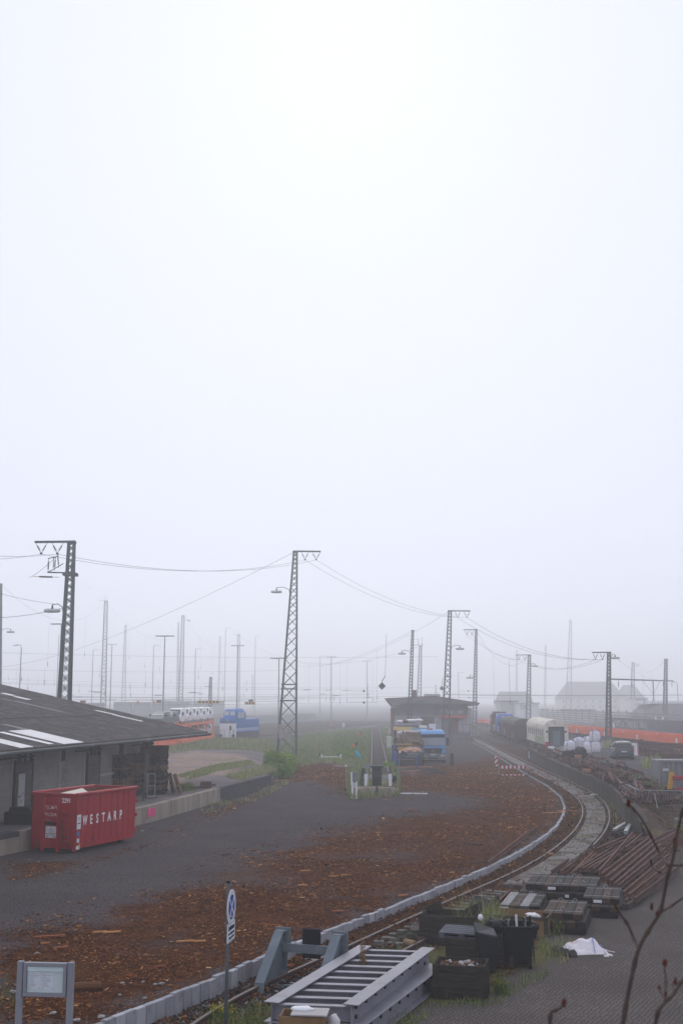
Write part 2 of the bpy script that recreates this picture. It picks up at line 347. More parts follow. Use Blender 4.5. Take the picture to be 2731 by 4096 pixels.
# far field with tracks
fy = np.concatenate([np.arange(-30, 80, 10.0), np.arange(80, 330, 4.0), np.arange(330, 1500, 30.0)]); fx = np.concatenate([np.arange(-880, -100, 40.0), np.arange(-100, 100, 4.0), np.arange(100, 881, 40.0)])
FX, FY = np.meshgrid(fx, fy)
WEED = [tuple(G(u, v)[:2]) for u, v in [(560,3060),(700,2990),(900,2965),(1100,2980),(1180,2945),(1330,2925),(1480,2918),(1490,3000),(1480,3080),(1420,3150),(1390,3060),(1200,3055),(1100,3090),(900,3080)]]
WEED2 = [tuple(G(u, v)[:2]) for u, v in [(1525,2915),(1560,2905),(1590,2960),(1600,3060),(1590,3180),(1540,3150),(1535,3050)]]
mf = np.maximum(smooth(-1.5, 2.5, sdist(FX.ravel(), FY.ravel(), WEED)), smooth(-1, 1.5, sdist(FX.ravel(), FY.ravel(), WEED2))).reshape(FX.shape)
struct(gridmesh('ground', FX, FY, np.full(FX.shape, -.55)+.47*smooth(95, 125, FY), far_m, {'bark': .25*np.ones(FX.shape), 'moss': mf}))
# weedy soil patch round the middle siding, lying over the yard
def patch(name, poly, z, m, bark, moss, step=.5, zf=None, fringe=1.2):
    P = np.array(poly); x0, y0 = P.min(0)-2; x1, y1 = P.max(0)+2
    xs = np.arange(x0, x1, step); ysl = np.arange(y0, y1, step); X, Y = np.meshgrid(xs, ysl); sd = sdist(X.ravel(), Y.ravel(), poly).reshape(X.shape)
    Z = z*smooth(-.6, fringe, sd)-.03+(zf(X, Y)*smooth(0, 2, sd) if zf else 0)
    return struct(gridmesh(name, X, Y, Z, m, {'bark': bark*np.ones(X.shape), 'moss': moss*smooth(-.5, 1.5, sd)}))
WEEDW = [tuple(G(u, v)[:2]) for u, v in [(1090,3100),(1100,2990),(1190,2950),(1330,2925),(1480,2916),(1560,2908),(1600,2950),(1600,3060),(1596,3165),(1540,3195),(1440,3195),(1390,3160),(1385,3070),(1290,3052),(1180,3058)]]
patch('weedy_ground', WEEDW, .07, far_m, .5, .62, step=.7, zf=lambda X, Y: .12*(fbm(X*.3, Y*.3, 5)-.4))
# ------------------------------------------------------------------ kerb wall of concrete elements: every element a thing
conc_k = [mat('kerb_concrete', (.34,.34,.37), (.28,.28,.31), 2.0, .8, c=(.17,.16,.15), csc=1.6, clo=.5, chi=.72, bump=.2), mat('kerb_concrete_grey', (.29,.29,.32), (.24,.24,.27), 2.0, .8, c=(.22,.21,.2), csc=1.5, bump=.2), mat('kerb_concrete_pale', (.42,.42,.45), (.36,.36,.39), 3.0, .75, bump=.2)]
kw = thing('kerb_wall', 'long curving low wall of pale upright concrete blocks beside the bark covered yard', 'wall', (KP[0].x, KP[0].y, 0))
arc = [Vector((float(kx(y)), float(y), 0)) for y in np.arange(16, 172, .12)]
L_ = [0]
for a, b in zip(arc, arc[1:]): L_.append(L_[-1]+(b-a).length)
L_ = np.array(L_); AX = np.array([p.x for p in arc]); AY = np.array([p.y for p in arc]); s = 0; i = 0; rr = random.Random(3)
segs = []
while s < L_[-1]-.5:
    Ls = .34 if s < 34 else .5
    x0, y0, x1, y1 = [float(np.interp(t, L_, A)) for t, A in ((s,AX),(s,AY),(s+Ls-.02,AX),(s+Ls-.02,AY))]
    segs.append((x0,y0,x1,y1)); s += Ls
rest = MB(); core = MB()
for i, (x0,y0,x1,y1) in enumerate(segs):
    h = .07+rr.uniform(-.02,.02)+(.03 if rr.random() < .08 else 0); off = rr.uniform(-.015,.015)
    d = Vector((x1-x0,y1-y0,0)); n = Vector((d.y,-d.x,0)).normalized()*off
    zb = zr(y0)-.25
    q = Vector((x0,y0,0))+n; r_ = Vector((x1,y1,0))+n
    if i < 98: core.bar((x0,y0,zb/2-.02), (x1,y1,zb/2-.02), .08, -zb-.04)
    if i < 98:
        m_ = MB().bar((q.x,q.y,(zb+h)/2), (r_.x,r_.y,(zb+h)/2), .14, h-zb)
        m_.obj('wall_block', conc_k[1] if rr.random() < .2 else (conc_k[2] if rr.random() < .15 else conc_k[0]), kw, bevel=.008, world=True)
    else: rest.bar((q.x,q.y,(zb+h)/2), (r_.x,r_.y,(zb+h)/2), .14, h-zb)
core.obj('joint_fill', mat('joint_dark', (.06,.058,.055), None, 3, .95), kw, world=True)
ro = rest.obj('wall_block_row', conc_k[0], kw, world=True); ro['kind'] = 'stuff'
# ------------------------------------------------------------------ platform on the right
PE = [(2112,2995),(2155,3016),(2197,3037),(2250,3060),(2297,3082),(2372,3112),(2447,3150),(2487,3187),(2497,3215)]
PW = [G(u, v, 1.1) for u, v in PE]; PX = np.array([p.x for p in PW]); PY = np.array([p.y for p in PW])
o_ = np.argsort(PY); PX, PY = PX[o_], PY[o_]
py = np.concatenate([np.arange(46, PY[0], .8), np.arange(PY[0], PY[-1]+.01, .8)]); ps = np.concatenate([np.arange(0, 30, .7), np.arange(30, 90, 3.0)])
def pex(y): return np.where(y < PY[0], PX[0]+(y-PY[0])*-.02, np.interp(y, PY, PX))
def pz(y, s=0.0): k = smooth(.6, 4.0, s); return -.36+1.46*smooth(55+6*k, 59.5+20.5*k, y)
Yp = np.repeat(py[:,None], len(ps), 1); Xp = pex(py)[:,None]+ps[None,:]; Zp = pz(Yp, np.repeat(ps[None,:], len(py), 0))+.06*(fbm(Xp*.5, Yp*.5, 21)-.5)
ROADP = [tuple(G(u, v, 1.1)[:2]) for u, v in [(2330,3000),(2480,2985),(2600,3040),(2731,3090),(2731,3170),(2600,3140),(2500,3110),(2400,3050)]]
sd = sdist(Xp.ravel(), Yp.ravel(), ROADP).reshape(Xp.shape)
struct(gridmesh('loading_platform', Xp, Yp, Zp, slab_m, {'bark': 1-smooth(-1.2, 1.5, sd), 'moss': .42*(1-smooth(-3, 1, sd))}))
conc_d = mat('stained_concrete', (.095,.08,.066), (.06,.05,.042), 1.2, .9, c=(.045,.038,.03), csc=.9, stretch=(1.5,1.5,.25), clo=.45, chi=.7, bump=.3)
rw = thing('retaining_wall', 'dark stained concrete retaining wall of the platform curving along the railway track', 'wall', (PX[0],PY[0],0))
b = MB(); pyy = np.arange(PY[0]-3, PY[-1]+.01, 1.0)
for y in pyy:
    x = float(pex(y)); zt = float(pz(y))+.06; b.v += [(x,y,-.6),(x,y,zt-.16),(x-.08,y,zt-.16),(x-.08,y,zt),(x+.4,y,zt)]
for i in range(len(pyy)-1):
    for k in range(4): b.f.append((i*5+k, i*5+k+1, i*5+k+6, i*5+k+5)); b.m.append(0)
b.obj('wall_body', conc_d, rw, world=True)
b = MB(); ye = PY[-1]; xe = float(PX[-1])
b.box(xe-.1, xe+30, ye-.02, ye+.3, -.6, 1.13); b.obj('end_wall', conc_d, rw, world=True)
b = MB(); graf = mat('graffiti_paint', (.35,.38,.45), (.12,.14,.2), 1.8, .8, c=(.5,.5,.55), csc=2.0)
b.quad((xe-.09,ye-3.2,.1),(xe-.09,ye-.2,.1),(xe-.09,ye-.2,.88),(xe-.09,ye-3.2,.88)); b.obj('graffiti', graf, rw, world=True)
# ------------------------------------------------------------------ loading dock on the left
E = Vector((.2,1,0)).normalized(); Wd = Vector((-1,.2,0)).normalized()
def dk(y): return -10.72+(.2 if y > 59.1 else .345)*(y-59.1)
DZ = .85
dy = np.concatenate([np.arange(20, 90, .8), np.arange(90, 144, 1.5)]); dsx = np.concatenate([np.arange(0, 12, .5), np.arange(12, 62, 2.0)])
Yd = np.repeat(dy[:,None], len(dsx), 1); Xd = np.where(dy < 86.5, np.array([dk(float(y)) for y in dy]), dk(86.5)-(dy-86.5)*.03)[:,None]-.1-dsx[None,:]
Zd = np.full(Yd.shape, DZ)*(1-.9*smooth(128, 142, Yd))*np.where(Yd > 87, smooth(-.5, 4.5, np.repeat(dsx[None,:], len(dy), 0)), 1)+.05*(fbm(Xd*.4, Yd*.4, 9)-.5)*smooth(74, 80, Yd)
SAND = [tuple(G(u, v, DZ)[:2]) for u, v in [(640,3170),(780,3120),(1000,3085),(980,3060),(1060,3030),(900,3008),(760,3003),(620,3030),(600,3100)]]
GR1 = [tuple(G(u, v, DZ)[:2]) for u, v in [(700,3095),(850,3062),(1000,3040),(1020,3058),(880,3085),(760,3115)]]; GR2 = [tuple(G(u, v, DZ)[:2]) for u, v in [(780,3045),(920,3027),(1010,3030),(900,3048)]]; GR3 = [tuple(G(u, v, DZ)[:2]) for u, v in [(650,3010),(800,2990),(1100,3000),(1100,2960),(640,2960)]]
flat = lambda poly: sdist(Xd.ravel(), Yd.ravel(), poly).reshape(Xd.shape)
md = np.maximum.reduce([.55*smooth(-1, 1.5, flat(GR1)), .5*smooth(-1, 1, flat(GR2)), .8*smooth(-2, 2, flat(GR3)), .3*smooth(76, 80, Yd)])
dock_m = ground_mat('dock_surface', (.20,.175,.175), (.14,.125,.13), (.36,.27,.22), (.27,.2,.17), (.42,.33,.27), 'bark', third=((.11,.13,.045), (.2,.165,.085)))
struct(gridmesh('dock_paving', Xd, Yd, Zd, dock_m, {'bark': .75*smooth(-2, 2, flat(SAND)), 'moss': md}))
dw = thing('dock_wall', 'pale stained concrete edge of the loading dock behind the red waste container', 'wall', (dk(60),60,0))
dconc = mat('dock_concrete', (.36,.31,.26), (.24,.205,.17), 1.1, .9, c=(.09,.08,.07), csc=.8, stretch=(1,1,.3), clo=.5, chi=.72, bump=.3)
ddark = mat('dock_concrete_dark', (.075,.075,.08), (.05,.05,.055), 1.5, .9, c=(.15,.14,.12), csc=.7, clo=.6, chi=.8, bump=.3)
def dockrun(name, y0, y1, m, top, n=1):
    step = (y1-y0)/n
    for i in range(n):
        a, b_ = y0+i*step, y0+(i+1)*step-.03
        MB().add([(dk(a)-.4,a,-.3),(dk(a),a,-.3),(dk(b_),b_,-.3),(dk(b_)-.4,b_,-.3),(dk(a)-.4,a,top),(dk(a),a,top),(dk(b_),b_,top),(dk(b_)-.4,b_,top)], [(4,5,6,7),(0,1,5,4),(1,2,6,5),(2,3,7,6),(3,0,4,7)]).obj(name, m, dw, world=True, bevel=.02)
dockrun('dock_section', 26, 74, dconc, DZ+.02, 8); dockrun('dark_dock_section', 74, 86.6, ddark, DZ+.03, 2)
cap = MB().add([(dk(26)-.5,26,DZ-.19),(dk(26)+.02,26,DZ-.19),(dk(50)+.02,50,DZ-.19),(dk(50)-.5,50,DZ-.19),(dk(26)-.5,26,DZ+.04),(dk(26)+.02,26,DZ+.04),(dk(50)+.02,50,DZ+.04),(dk(50)-.5,50,DZ+.04)], [(4,5,6,7),(0,1,5,4),(1,2,6,5),(2,3,7,6)]); cap.obj('dock_slab', ddark, dw, world=True)
y_ = 57.6; pk = mat('pink_paint', (.75,.09,.25), (.62,.08,.2), 8, .8); b = MB(); rr = random.Random(5)
pa, pb = G(628,3258,.4), G(655,3258,.4)
for i in range(7):
    yy = 61.4+i*.17; x = dk(yy)+.012; b.tube([(x,yy+rr.uniform(-.1,.1),.28+rr.random()*.1),(x+.01,yy+.05,.5),(x,yy+rr.uniform(-.1,.2),.72)], .045, 4)
for i in range(3):
    yy = 61.4; x = dk(yy)+.015; z = .32+.16*i; b.tube([(x,yy,z),(dk(62.5)+.015,62.5,z+.06)], .03, 4)
b.obj('graffiti', pk, dw, world=True)

for o in (kw, rw, dw): o['kind'] = 'thing'
# ------------------------------------------------------------------ common materials
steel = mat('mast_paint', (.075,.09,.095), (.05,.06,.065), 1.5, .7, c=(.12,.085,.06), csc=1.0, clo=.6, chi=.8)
fars = mat('fog_paled_grey', (.24,.26,.28), (.19,.205,.22), 1.5, .7)  # paler than mast_paint: fading in fog painted into the far masts
galv = mat('galvanised', (.26,.28,.30), (.19,.205,.22), 2.0, .55, spec=.4)
rust = mat('rusty_steel', (.135,.062,.045), (.085,.045,.038), 1.3, .85, c=(.19,.105,.085), csc=2.2, stretch=(1,1,1), bump=.2)
rust2 = mat('old_rust', (.10,.052,.043), (.065,.038,.036), 1.7, .85, c=(.16,.085,.065), csc=2.5, bump=.2)
rust3 = mat('pale_rust', (.19,.10,.085), (.13,.07,.06), 2.1, .85, c=(.24,.15,.13), csc=2.0, bump=.2)
railtop = mat('worn_rail', (.15,.13,.125), (.11,.09,.085), 2, .6, metal=.2); railold = mat('rusted_rail_highlight', (.15,.125,.12), (.11,.085,.08), 2, .65, spec=.2)  # railold: grey railhead lifted above the web, top highlight painted in
ceram = mat('insulator_brown', (.05,.03,.028), (.035,.02,.02), 3, .35)
lampw = mat('lamp_grey', (.55,.56,.54), (.45,.46,.45), 3, .5)
black = mat('black_plastic', (.018,.019,.022), (.011,.012,.014), 4, .5)
dark = mat('dark_metal', (.04,.042,.046), (.028,.03,.033), 3, .6)
white = mat('white_paint', (.78,.78,.78), (.7,.7,.71), 2, .6, c=(.42,.40,.38), csc=2.5, clo=.62, chi=.8)
glass = mat('dark_glass', (.03,.037,.045), (.02,.025,.03), 2, .08, spec=.5)
wirem = mat('wire_metal', (.05,.055,.06), (.04,.045,.05), 1, .6)
concr = mat('plain_concrete', (.34,.32,.30), (.25,.235,.22), 1.5, .85, c=(.16,.145,.13), csc=1.2, bump=.3)
wood = mat('weathered_wood', (.085,.072,.062), (.05,.043,.038), 2.2, .85, c=(.13,.11,.095), csc=1.5, stretch=(1,1,6), bump=.3)
woodh = mat('weathered_planks', (.058,.048,.041), (.028,.024,.022), 3, .85, c=(.095,.078,.065), csc=1.2, stretch=(1,1,5), bump=.3)
ply = mat('plywood', (.27,.165,.085), (.20,.12,.06), 2, .75, c=(.12,.08,.05), csc=2.0, stretch=(1,1,.3), clo=.6, chi=.8)
# ------------------------------------------------------------------ lattice masts
def vstring(mb, p, q, n=7, r=.09):
    """insulator string with sheds between two points."""
    p = Vector(p); q = Vector(q); mb.tube([p, q], .022, 5); d = q-p
    pts = []; rad = []
    for i in range(n):
        a = .28+.5*i/n; pts += [p+d*(a-.028), p+d*a, p+d*(a+.028)]; rad += [.03, r, .03]
    mb.tube(pts, rad, 6)
def street_head(mb, p, side, Lh=1.0, drop=.35, arm=1.0, mi=1, big=.16):
    """bent pipe arm from p to side, lamp hung below its end."""
    e = Vector(p)+Vector((side*arm, 0, .55)); mb.tube([p, Vector(p)+Vector((side*.05,0,.35)), Vector(p)+Vector((side*arm*.5,0,.62)), e], .035, 5, 0)
    mb.tube([e, e-Vector((0,0,drop))], [.05,.1], 6, 0)
    return e-Vector((0,0,drop))
MAST = []
def lattice_mast(label, tl, tr, vt, bl, br, vb, Y, step=1.0, dep=.9, arm=None, lamp=None, gear=None, hw=.11, brace=None, plates=(), extra=None, group='lattice catenary masts of the rail yard', foot=True, name='lattice_mast', mtl=None):
    if Y >= 250:
        Y2 = min(Y*1.33, 640, 35*4500/max(2795-vt, 60)); lamp = lamp and (6.5+(lamp[0]-6.5)*Y2/Y,)+tuple(lamp[1:]); Y = Y2
    T = D((tl+tr)/2, vt, Y); zt = T.z; zb = 0.0
    B = D((bl+br)/2, vb, Y)
    k = Y/CP/FPX*1.0
    def xs(z):
        t = (z-B.z)/(zt-B.z); c0 = B.x+(T.x-B.x)*t; wd = ((br-bl)+((tr-tl)-(br-bl))*t)*k; return c0-wd/2+hw/2, c0+wd/2-hw/2
    root = thing(name, label, 'mast', (sum(xs(0))/2, Y, 0), 0, group); ox = root.location.x
    b = MB(); lt = hw*.32
    def yd(z): return dep/2*(1-.62*z/zt)
    for si in (0,1):
        for sy in (-1,1):
            b.bar((xs(zb)[si]-ox, sy*yd(0), zb-.3), (xs(zt)[si]-ox, sy*yd(zt), zt), hw, hw)
    z = .4; i = 0
    while z < zt-.15:
        w_ = xs(z)[1]-xs(z)[0]; h = min(max(w_*1.0, .5)*step, 2.4); z2 = min(z+h, zt-.05)
        for sy in (-1,1):
            a0, a1 = xs(z); c0, c1 = xs(z2)
            b.bar((a0-ox, sy*yd(z), z), (c1-ox, sy*yd(z2), z2), lt, lt); b.bar((a1-ox, sy*yd(z), z), (c0-ox, sy*yd(z2), z2), lt, lt)
        for si in (0,1):
            b.bar((xs(z)[si]-ox, (-1)**i*yd(z), z), (xs(z2)[si]-ox, -(-1)**i*yd(z2), z2), lt, lt)
        z = z2; i += 1
    for zz in (brace or []): b.bar((xs(zz)[0]-ox-.15, -yd(zz)-.05, zz), (xs(zz)[1]-ox+.15, -yd(zz)-.05, zz), .1, .14)
    b.box(xs(zt)[0]-ox-.12, xs(zt)[1]-ox+.12, -yd(zt)-.1, yd(zt)+.1, zt-.12, zt+.04)
    if foot:
        for si in (0,1): b.box(xs(0)[si]-ox-.3, xs(0)[si]-ox+.3, -dep/2-.2, dep/2+.2, -.4, .12)
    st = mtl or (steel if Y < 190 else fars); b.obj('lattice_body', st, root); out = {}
    if arm:
        side, ln, vs = arm; b = MB(); x0 = (xs(zt)[0]-ox-.1) if side > 0 else (xs(zt)[1]-ox+.1); x1 = (xs(zt)[1] if side > 0 else xs(zt)[0])-ox+side*ln
        b.bar((x0,0,zt+.03), (x1,0,zt+.0), .22, .17); b.obj('crossarm', st, root); hung = []
        for (a0, a1) in vs:
            xe = (xs(zt)[1] if side > 0 else xs(zt)[0])-ox
            p, q = (xe+side*a0, 0, zt-.1), (xe+side*a1, 0, zt-.1); m_ = ((p[0]+q[0])/2, 0, zt-1.02*max(.9, (a1-a0)/1.6*1.15)); b = MB(); vstring(b, p, m_); vstring(b, q, m_); b.box(m_[0]-.09, m_[0]+.09, -.06, .06, m_[2]-.1, m_[2]+.05); b.obj('insulator_pair', ceram, root)
            hung.append(Vector((m_[0]+ox, Y, m_[2]-.06)))
        out['hung'] = hung
    if lamp:
        zl, side = lamp[:2]; ln = lamp[2] if len(lamp) > 2 else 1.1; b = MB(); si = 1 if side > 0 else 0
        e = street_head(b, (xs(zl)[si]-ox+side*.08, -yd(zl), zl), side, arm=ln); lo = b.obj('lamp_arm', st, root)
        b = MB(); b.lathe([(.2,-.62),(.26,-.5),(.28,0),(.26,.5),(.2,.62)], 8, (e.x,e.y,e.z-.12), axis='x'); h = b.obj('lamp_head', lampw, root, smooth=True); h.scale = (1,.8,.62); h.location.z = (e.z-.12)*.38; h.location.y = e.y*.2
    for (zp, xr, w_, h_) in plates:
        b = MB(); xx = xs(zp)[0]+(xs(zp)[1]-xs(zp)[0])*xr-ox; b.box(xx-w_/2, xx+w_/2, -yd(zp)-.2, -yd(zp)-.08, zp-h_/2, zp+h_/2)
        for q in range(5): b.box(xx-w_/2-.02, xx+w_/2+.02, -yd(zp)-.23, -yd(zp)-.2, zp-h_/2+h_*(q+.1)/5, zp-h_/2+h_*(q+.75)/5)
        b.obj('counterweight', concr, root)
    if gear:
        zg, side = gear; b = MB(); cx = sum(xs(zg))/2-ox; b.box(cx-.5, cx+.55, -.5, .5, zg-.12, zg+.12); b.bar((cx,-.3,zg+.1), (cx+side*1.75,-.3,zg+.14), .1, .1); b.bar((cx+side*1.7,-.3,zg+.14), (cx+side*.5,-.3,zg+.85), .06, .06); b.bar((cx+side*1.75,-.3,zg+1.25), (cx+side*.9,-.3,zg+1.45), .08, .06); b.bar((cx+side*1.3,-.3,zg+.5),(cx+side*1.3,-.3,zg+1.4),.05,.05); b.bar((cx+.3,-.4,zg+.1),(cx+.3,-.4,zg+.9),.3,.2); b.obj('switch_frame', st, root)
        b = MB(); vstring(b, (cx+side*1.7,-.3,zg+.1), (cx+side*1.7,-.3,zg+1.3), 8, .09); vstring(b, (cx+side*1.2,-.3,zg+.3), (cx+side*1.15,-.3,zg+1.4), 8, .08); vstring(b, (cx+side*.85,-.3,zg+.5), (cx+side*1.0,-.3,zg+1.6), 8, .07); vstring(b, (cx+side*.8,-.3,zg-.25), (cx+side*2.9,-.3,zg-.2), 10, .1); b.obj('switch_insulator', ceram, root)
        b = MB(); b.tube([(cx+side*(3.3-2.4*math.sin(t)**.8), -.3, zg-.35+1.95*math.sin(t)) for t in np.linspace(.02, 1.45, 12)], .015, 4); b.obj('jumper_cable', wirem, root)
    if extra == 'feeder':
        b = MB(); cx = sum(xs(zt))/2-ox; b.bar((cx-.5,0,zt), (cx-.5,0,zt+1.6), .08,.08); b.bar((cx+.3,0,zt), (cx+.3,0,zt+2.0), .07,.07); b.bar((cx-2.0,0,zt+.2), (cx+.6,0,zt+.25), .1, .1); b.tube([(cx-.5,0,zt+1.5),(cx-1.9,0,zt+1.2),(cx-2.2,0,zt+.5),(cx-1.2,0,zt+.2)], .025, 4); b.obj('switch_frame', st, root)
    out.update(root=root, top=Vector(((xs(zt)[0]+xs(zt)[1])/2, Y, zt)), xs=xs, Y=Y); MAST.append(out); return out
M1 = lattice_mast('dark lattice mast with switch gear and lamp standing close behind the shed roof', 273,302,2168, 234,283,2805, 90, arm=(-1,2.75,((.45,1.35),(1.75,2.65))), lamp=(13.35,-1,.85), gear=(16.35,-1), hw=.16)
M2 = lattice_mast('tall tapering lattice mast behind the green bush, its arm pointing to the truck', 1172,1191,2206, 1107,1186,3016, 130, arm=(1,2.75,((.5,1.35),(1.75,2.7))), lamp=(18.6,-1,1.5), hw=.17, brace=[6.3,7.6,8.1], plates=((2.9,.12,.42,1.6),(2.4,.62,.42,1.6)), dep=1.6)
M3 = lattice_mast('lattice mast with pendant lamp rising behind the blue truck', 1791,1806,2444, 1762,1797,2962, 172, arm=(1,2.9,((.5,1.4),(1.9,2.85))), lamp=(13.9,1,1.3), hw=.16, brace=[9.8])
M4 = lattice_mast('lattice mast on the platform side of the orange wagons carrying one end of a crossbeam', 2427,2440,2610, 2420,2442,2972, 160, arm=(-1,2.2,((.4,1.1),(1.4,2.1))), lamp=(12.1,1,.6), hw=.14)
M5 = lattice_mast('lattice mast beyond the orange wagons carrying the far end of the crossbeam', 2656,2667,2636, 2648,2665,2918, 225, hw=.15)
M6 = lattice_mast('faint lattice mast with one lamp between the house and the dark heap', 2525,2535,2650, 2518,2537,2880, 300, lamp=(15.2,1,1.2), hw=.17)
M7 = lattice_mast('lattice mast just behind the roof of the cream coach', 2110,2122,2620, 2101,2121,2890, 232, arm=(-1,2.6,((.3,1.1),(1.6,2.4))), lamp=(13.0,1,.8), hw=.16, extra=None)
M8 = lattice_mast('pale lattice mast rising past the eaves of the yard building on its train side', 1899,1908,2519, 1886,1905,2936, 207, arm=(-1,2.2,((.3,1.0),(1.2,1.95))), lamp=(10.2,-1,.7), hw=.15)
M9 = lattice_mast('lattice mast with lamp in front of the yard building wall', 1645,1655,2521, 1626,1645,2925, 188, lamp=(13.8,-1,1.4), hw=.15)
M10 = lattice_mast('lattice mast behind the yard building beside its chimney', 1676,1687,2584, 1664,1683,2850, 245, hw=.15, extra='feeder')
M11 = lattice_mast('tall ghostly lattice tower fading into fog above the pale house', 2276,2285,2480, 2260,2284,2856, 380, hw=.16, step=1.5, name='lattice_tower')
M12 = lattice_mast('grey lattice mast in fog nearest to the dark mast behind the shed', 418,432,2405, 401,424,2850, 255, hw=.2, extra='feeder', step=.9)
M13 = lattice_mast('grey lattice mast in fog behind the vans on the car carrier', 727,739,2462, 712,731,2870, 275, hw=.2, lamp=(25.2,1,1.5), step=.9)
M14 = lattice_mast('lattice mast fading in fog behind the blue shunting engine', 950,960,2540, 947,959,2860, 330, hw=.2, extra='feeder')
M15 = lattice_mast('short bare lattice post beyond the end of the car carrier', 839,848,2709, 832,847,2862, 225, hw=.16)
M16 = lattice_mast('very faint lattice mast beyond the roof lights of the shed', 500,507,2500, 484,502,2850, 420, hw=.2)
M17 = lattice_mast('lattice mast with hooded lamp at the outermost edge of the foggy field', -6,9,2335, -16,4,2850, 185, hw=.2, lamp=(17.2,1,1.6))
for k, (tl, tr, vt, bl, br, vb, Y, lab) in enumerate([(712,717,2490,705,714,2850,520,'barely visible lattice mast close to the mast behind the white vans'),(878,884,2545,868,876,2850,520,'barely visible lattice mast above the striped end board'),(1008,1014,2700,1006,1013,2850,480,'barely visible lattice mast between blue engine and tall tapering mast'),(2063,2070,2600,2060,2068,2850,520,'barely visible lattice mast above the maroon engine'),(2178,2184,2580,2174,2182,2850,560,'barely visible lattice mast above the white low building'),(1740,1746,2740,1737,1744,2850,420,'barely visible lattice mast above the yard building ridge')]):
    lattice_mast(lab, tl, tr, vt, bl, br, vb, Y, hw=.2, step=1.4)
# crossbeam between M4 and M5 with a hanging registration post
cb = thing('crossbeam', 'long horizontal steel crossbeam joining two lattice masts above the orange wagons', 'beam', (M4['top'].x, 160, 0))
a_, b_ = D(2425,2716,160), D(2690,2724,225); MB().bar(a_, b_, .16, .2).obj('beam_tube', steel, cb, world=True)
c_ = a_.lerp(b_, .62); b = MB(); b.bar(c_, (c_.x,c_.y,c_.z-3.6), .13, .13); d_ = (b_-a_).normalized(); b.tube([c_-Vector((0,0,2.4)), c_-d_*12], .03, 4); b.tube([c_-Vector((0,0,2.4)), c_+d_*9], .03, 4); b.obj('hanging_post', steel, cb, world=True)
for t in (.13,.3,.8,.97):
    q = a_.lerp(b_, t); b = MB(); vstring(b, q, q-Vector((0,0,1.3)), 6, .1); b.obj('insulator', ceram, cb, world=True)
# ------------------------------------------------------------------ lamp posts
def lamp_post(label, u, vt, Y, kind='T', r=.09, mt=None, base=None):
    p = D(u, vt, Y); root = thing('lamp_post', label, 'lamp post', (p.x, Y, 0), 0, 'yard lamp posts'); h = p.z
    b = MB(); b.tube([(0,0,-.3),(0,0,h*.35),(0,0,h)], [r*1.3, r, r*.7], 8); b.obj('post', mt or galv, root)
    if base: MB().tube([(0,0,.2),(0,0,1.5)], r*1.45, 8).obj('base_band', base, root)
    if kind == 'T':
        w_ = 1.25
        for s_ in (-1,1): MB().box(min(0,s_*w_), max(0,s_*w_), -.16, .16, h-.05, h+.12).obj('lamp_head', lampw, root, bevel=.05)
    elif kind == 'C':
        b = MB(); b.tube([(0,0,h-.3),(-.15,0,h+.4),(-.9,0,h+.55)], .05, 6); b.obj('lamp_arm', mt or galv, root); MB().box(-1.5,-.6,-.15,.15,h+.3,h+.48).obj('lamp_head', lampw, root, bevel=.05)
    else:
        MB().box(0, 2.0, -.14, .14, h, h+.14).obj('lamp_head', lampw, root, bevel=.05)
ob = mat('orange_band', (.6,.25,.08), (.5,.2,.07), 2, .7)
for a in [('slim twin headed lamp post in front of the white vans', 660,2545,150,'T'),('twin headed lamp post hidden behind the dark mast at the shed', 247,2497,135,'T'),('greenish twin headed lamp post touching the tall tapering mast', 1116,2634,160,'T'),('slender lamp post with orange base beside the middle tracks', 1325,2628,270,'T',.11,None,ob),('faint lamp post near the round catenary markers', 1468,2646,330,'T',.12),('lamp post in fog in front of the mast behind the blue engine', 951,2583,205,'T',.11),('curved arm lamp post at the outer edge of the foggy field', 87,2590,205,'C',.12),('faint twin headed lamp post beside the feeder switch mast', 449,2578,260,'T',.12),('faint single armed lamp post behind the carrier', 616,2582,330,'L',.13),('faint single armed lamp post behind the dark mast', 237,2542,300,'L',.12),('faint single armed lamp post beyond the striped boards', 783,2596,330,'L',.13),('very faint high lamp post above the blue engine', 903,2512,430,'L',.14),('very faint high lamp post between engine and tapering mast', 1022,2545,430,'L',.14),('faint lamp post behind the bush and tapering mast', 1280,2625,400,'L',.12),('faint bare lamp post between vans and feeder mast', 374,2600,330,'L',.12),('pale lamp post beyond the far crossbeam mast', 2707,2735,300,'C',.12),('very faint lamp post above the low white building', 2035,2640,430,'L',.12),('faint lamp post between yard building and coach', 1832,2690,400,'L',.12)]:
    lamp_post(*a)
# ------------------------------------------------------------------ overhead wires
def wire(label, p, q, sag, r=.022, n=24, name='overhead_wire', group='overhead wires of the rail yard', hang=None):
    p = Vector(p); q = Vector(q); pts = [p.lerp(q, i/n)-Vector((0,0,4*sag*(i/n)*(1-i/n))) for i in range(n+1)]
    b = MB(); b.tube(pts, r*.62, 4); o = b.obj(name, wirem); tag(o, label, 'wire', group); return pts
h1, h2, h3, h4 = M1['hung'], M2['hung'], M3['hung'], M4['hung']
PW_ = 'twin power wires slung between the insulators of neighbouring masts'
for i, j in ((0,0),(1,1)):
    wire(PW_, h1[1-i], h2[j], 1.35, .024); wire(PW_, h2[i], h3[j], 1.5, .028); wire(PW_, h3[i], h4[1-j], 1.8, .03)
    e = D(-60+40*i, 2238-14*i, 78); wire(PW_, h1[1-i], e, .1, .02)
for i in (0,1): wire(PW_, h4[i], M7['hung'][i], 1.6, .03); wire(PW_, M7['hung'][i], M8['hung'][1-i], 1.2, .03)
HS = 'sagging catenary headspan wire in the fog'
HSN = 'catenary headspan wires'
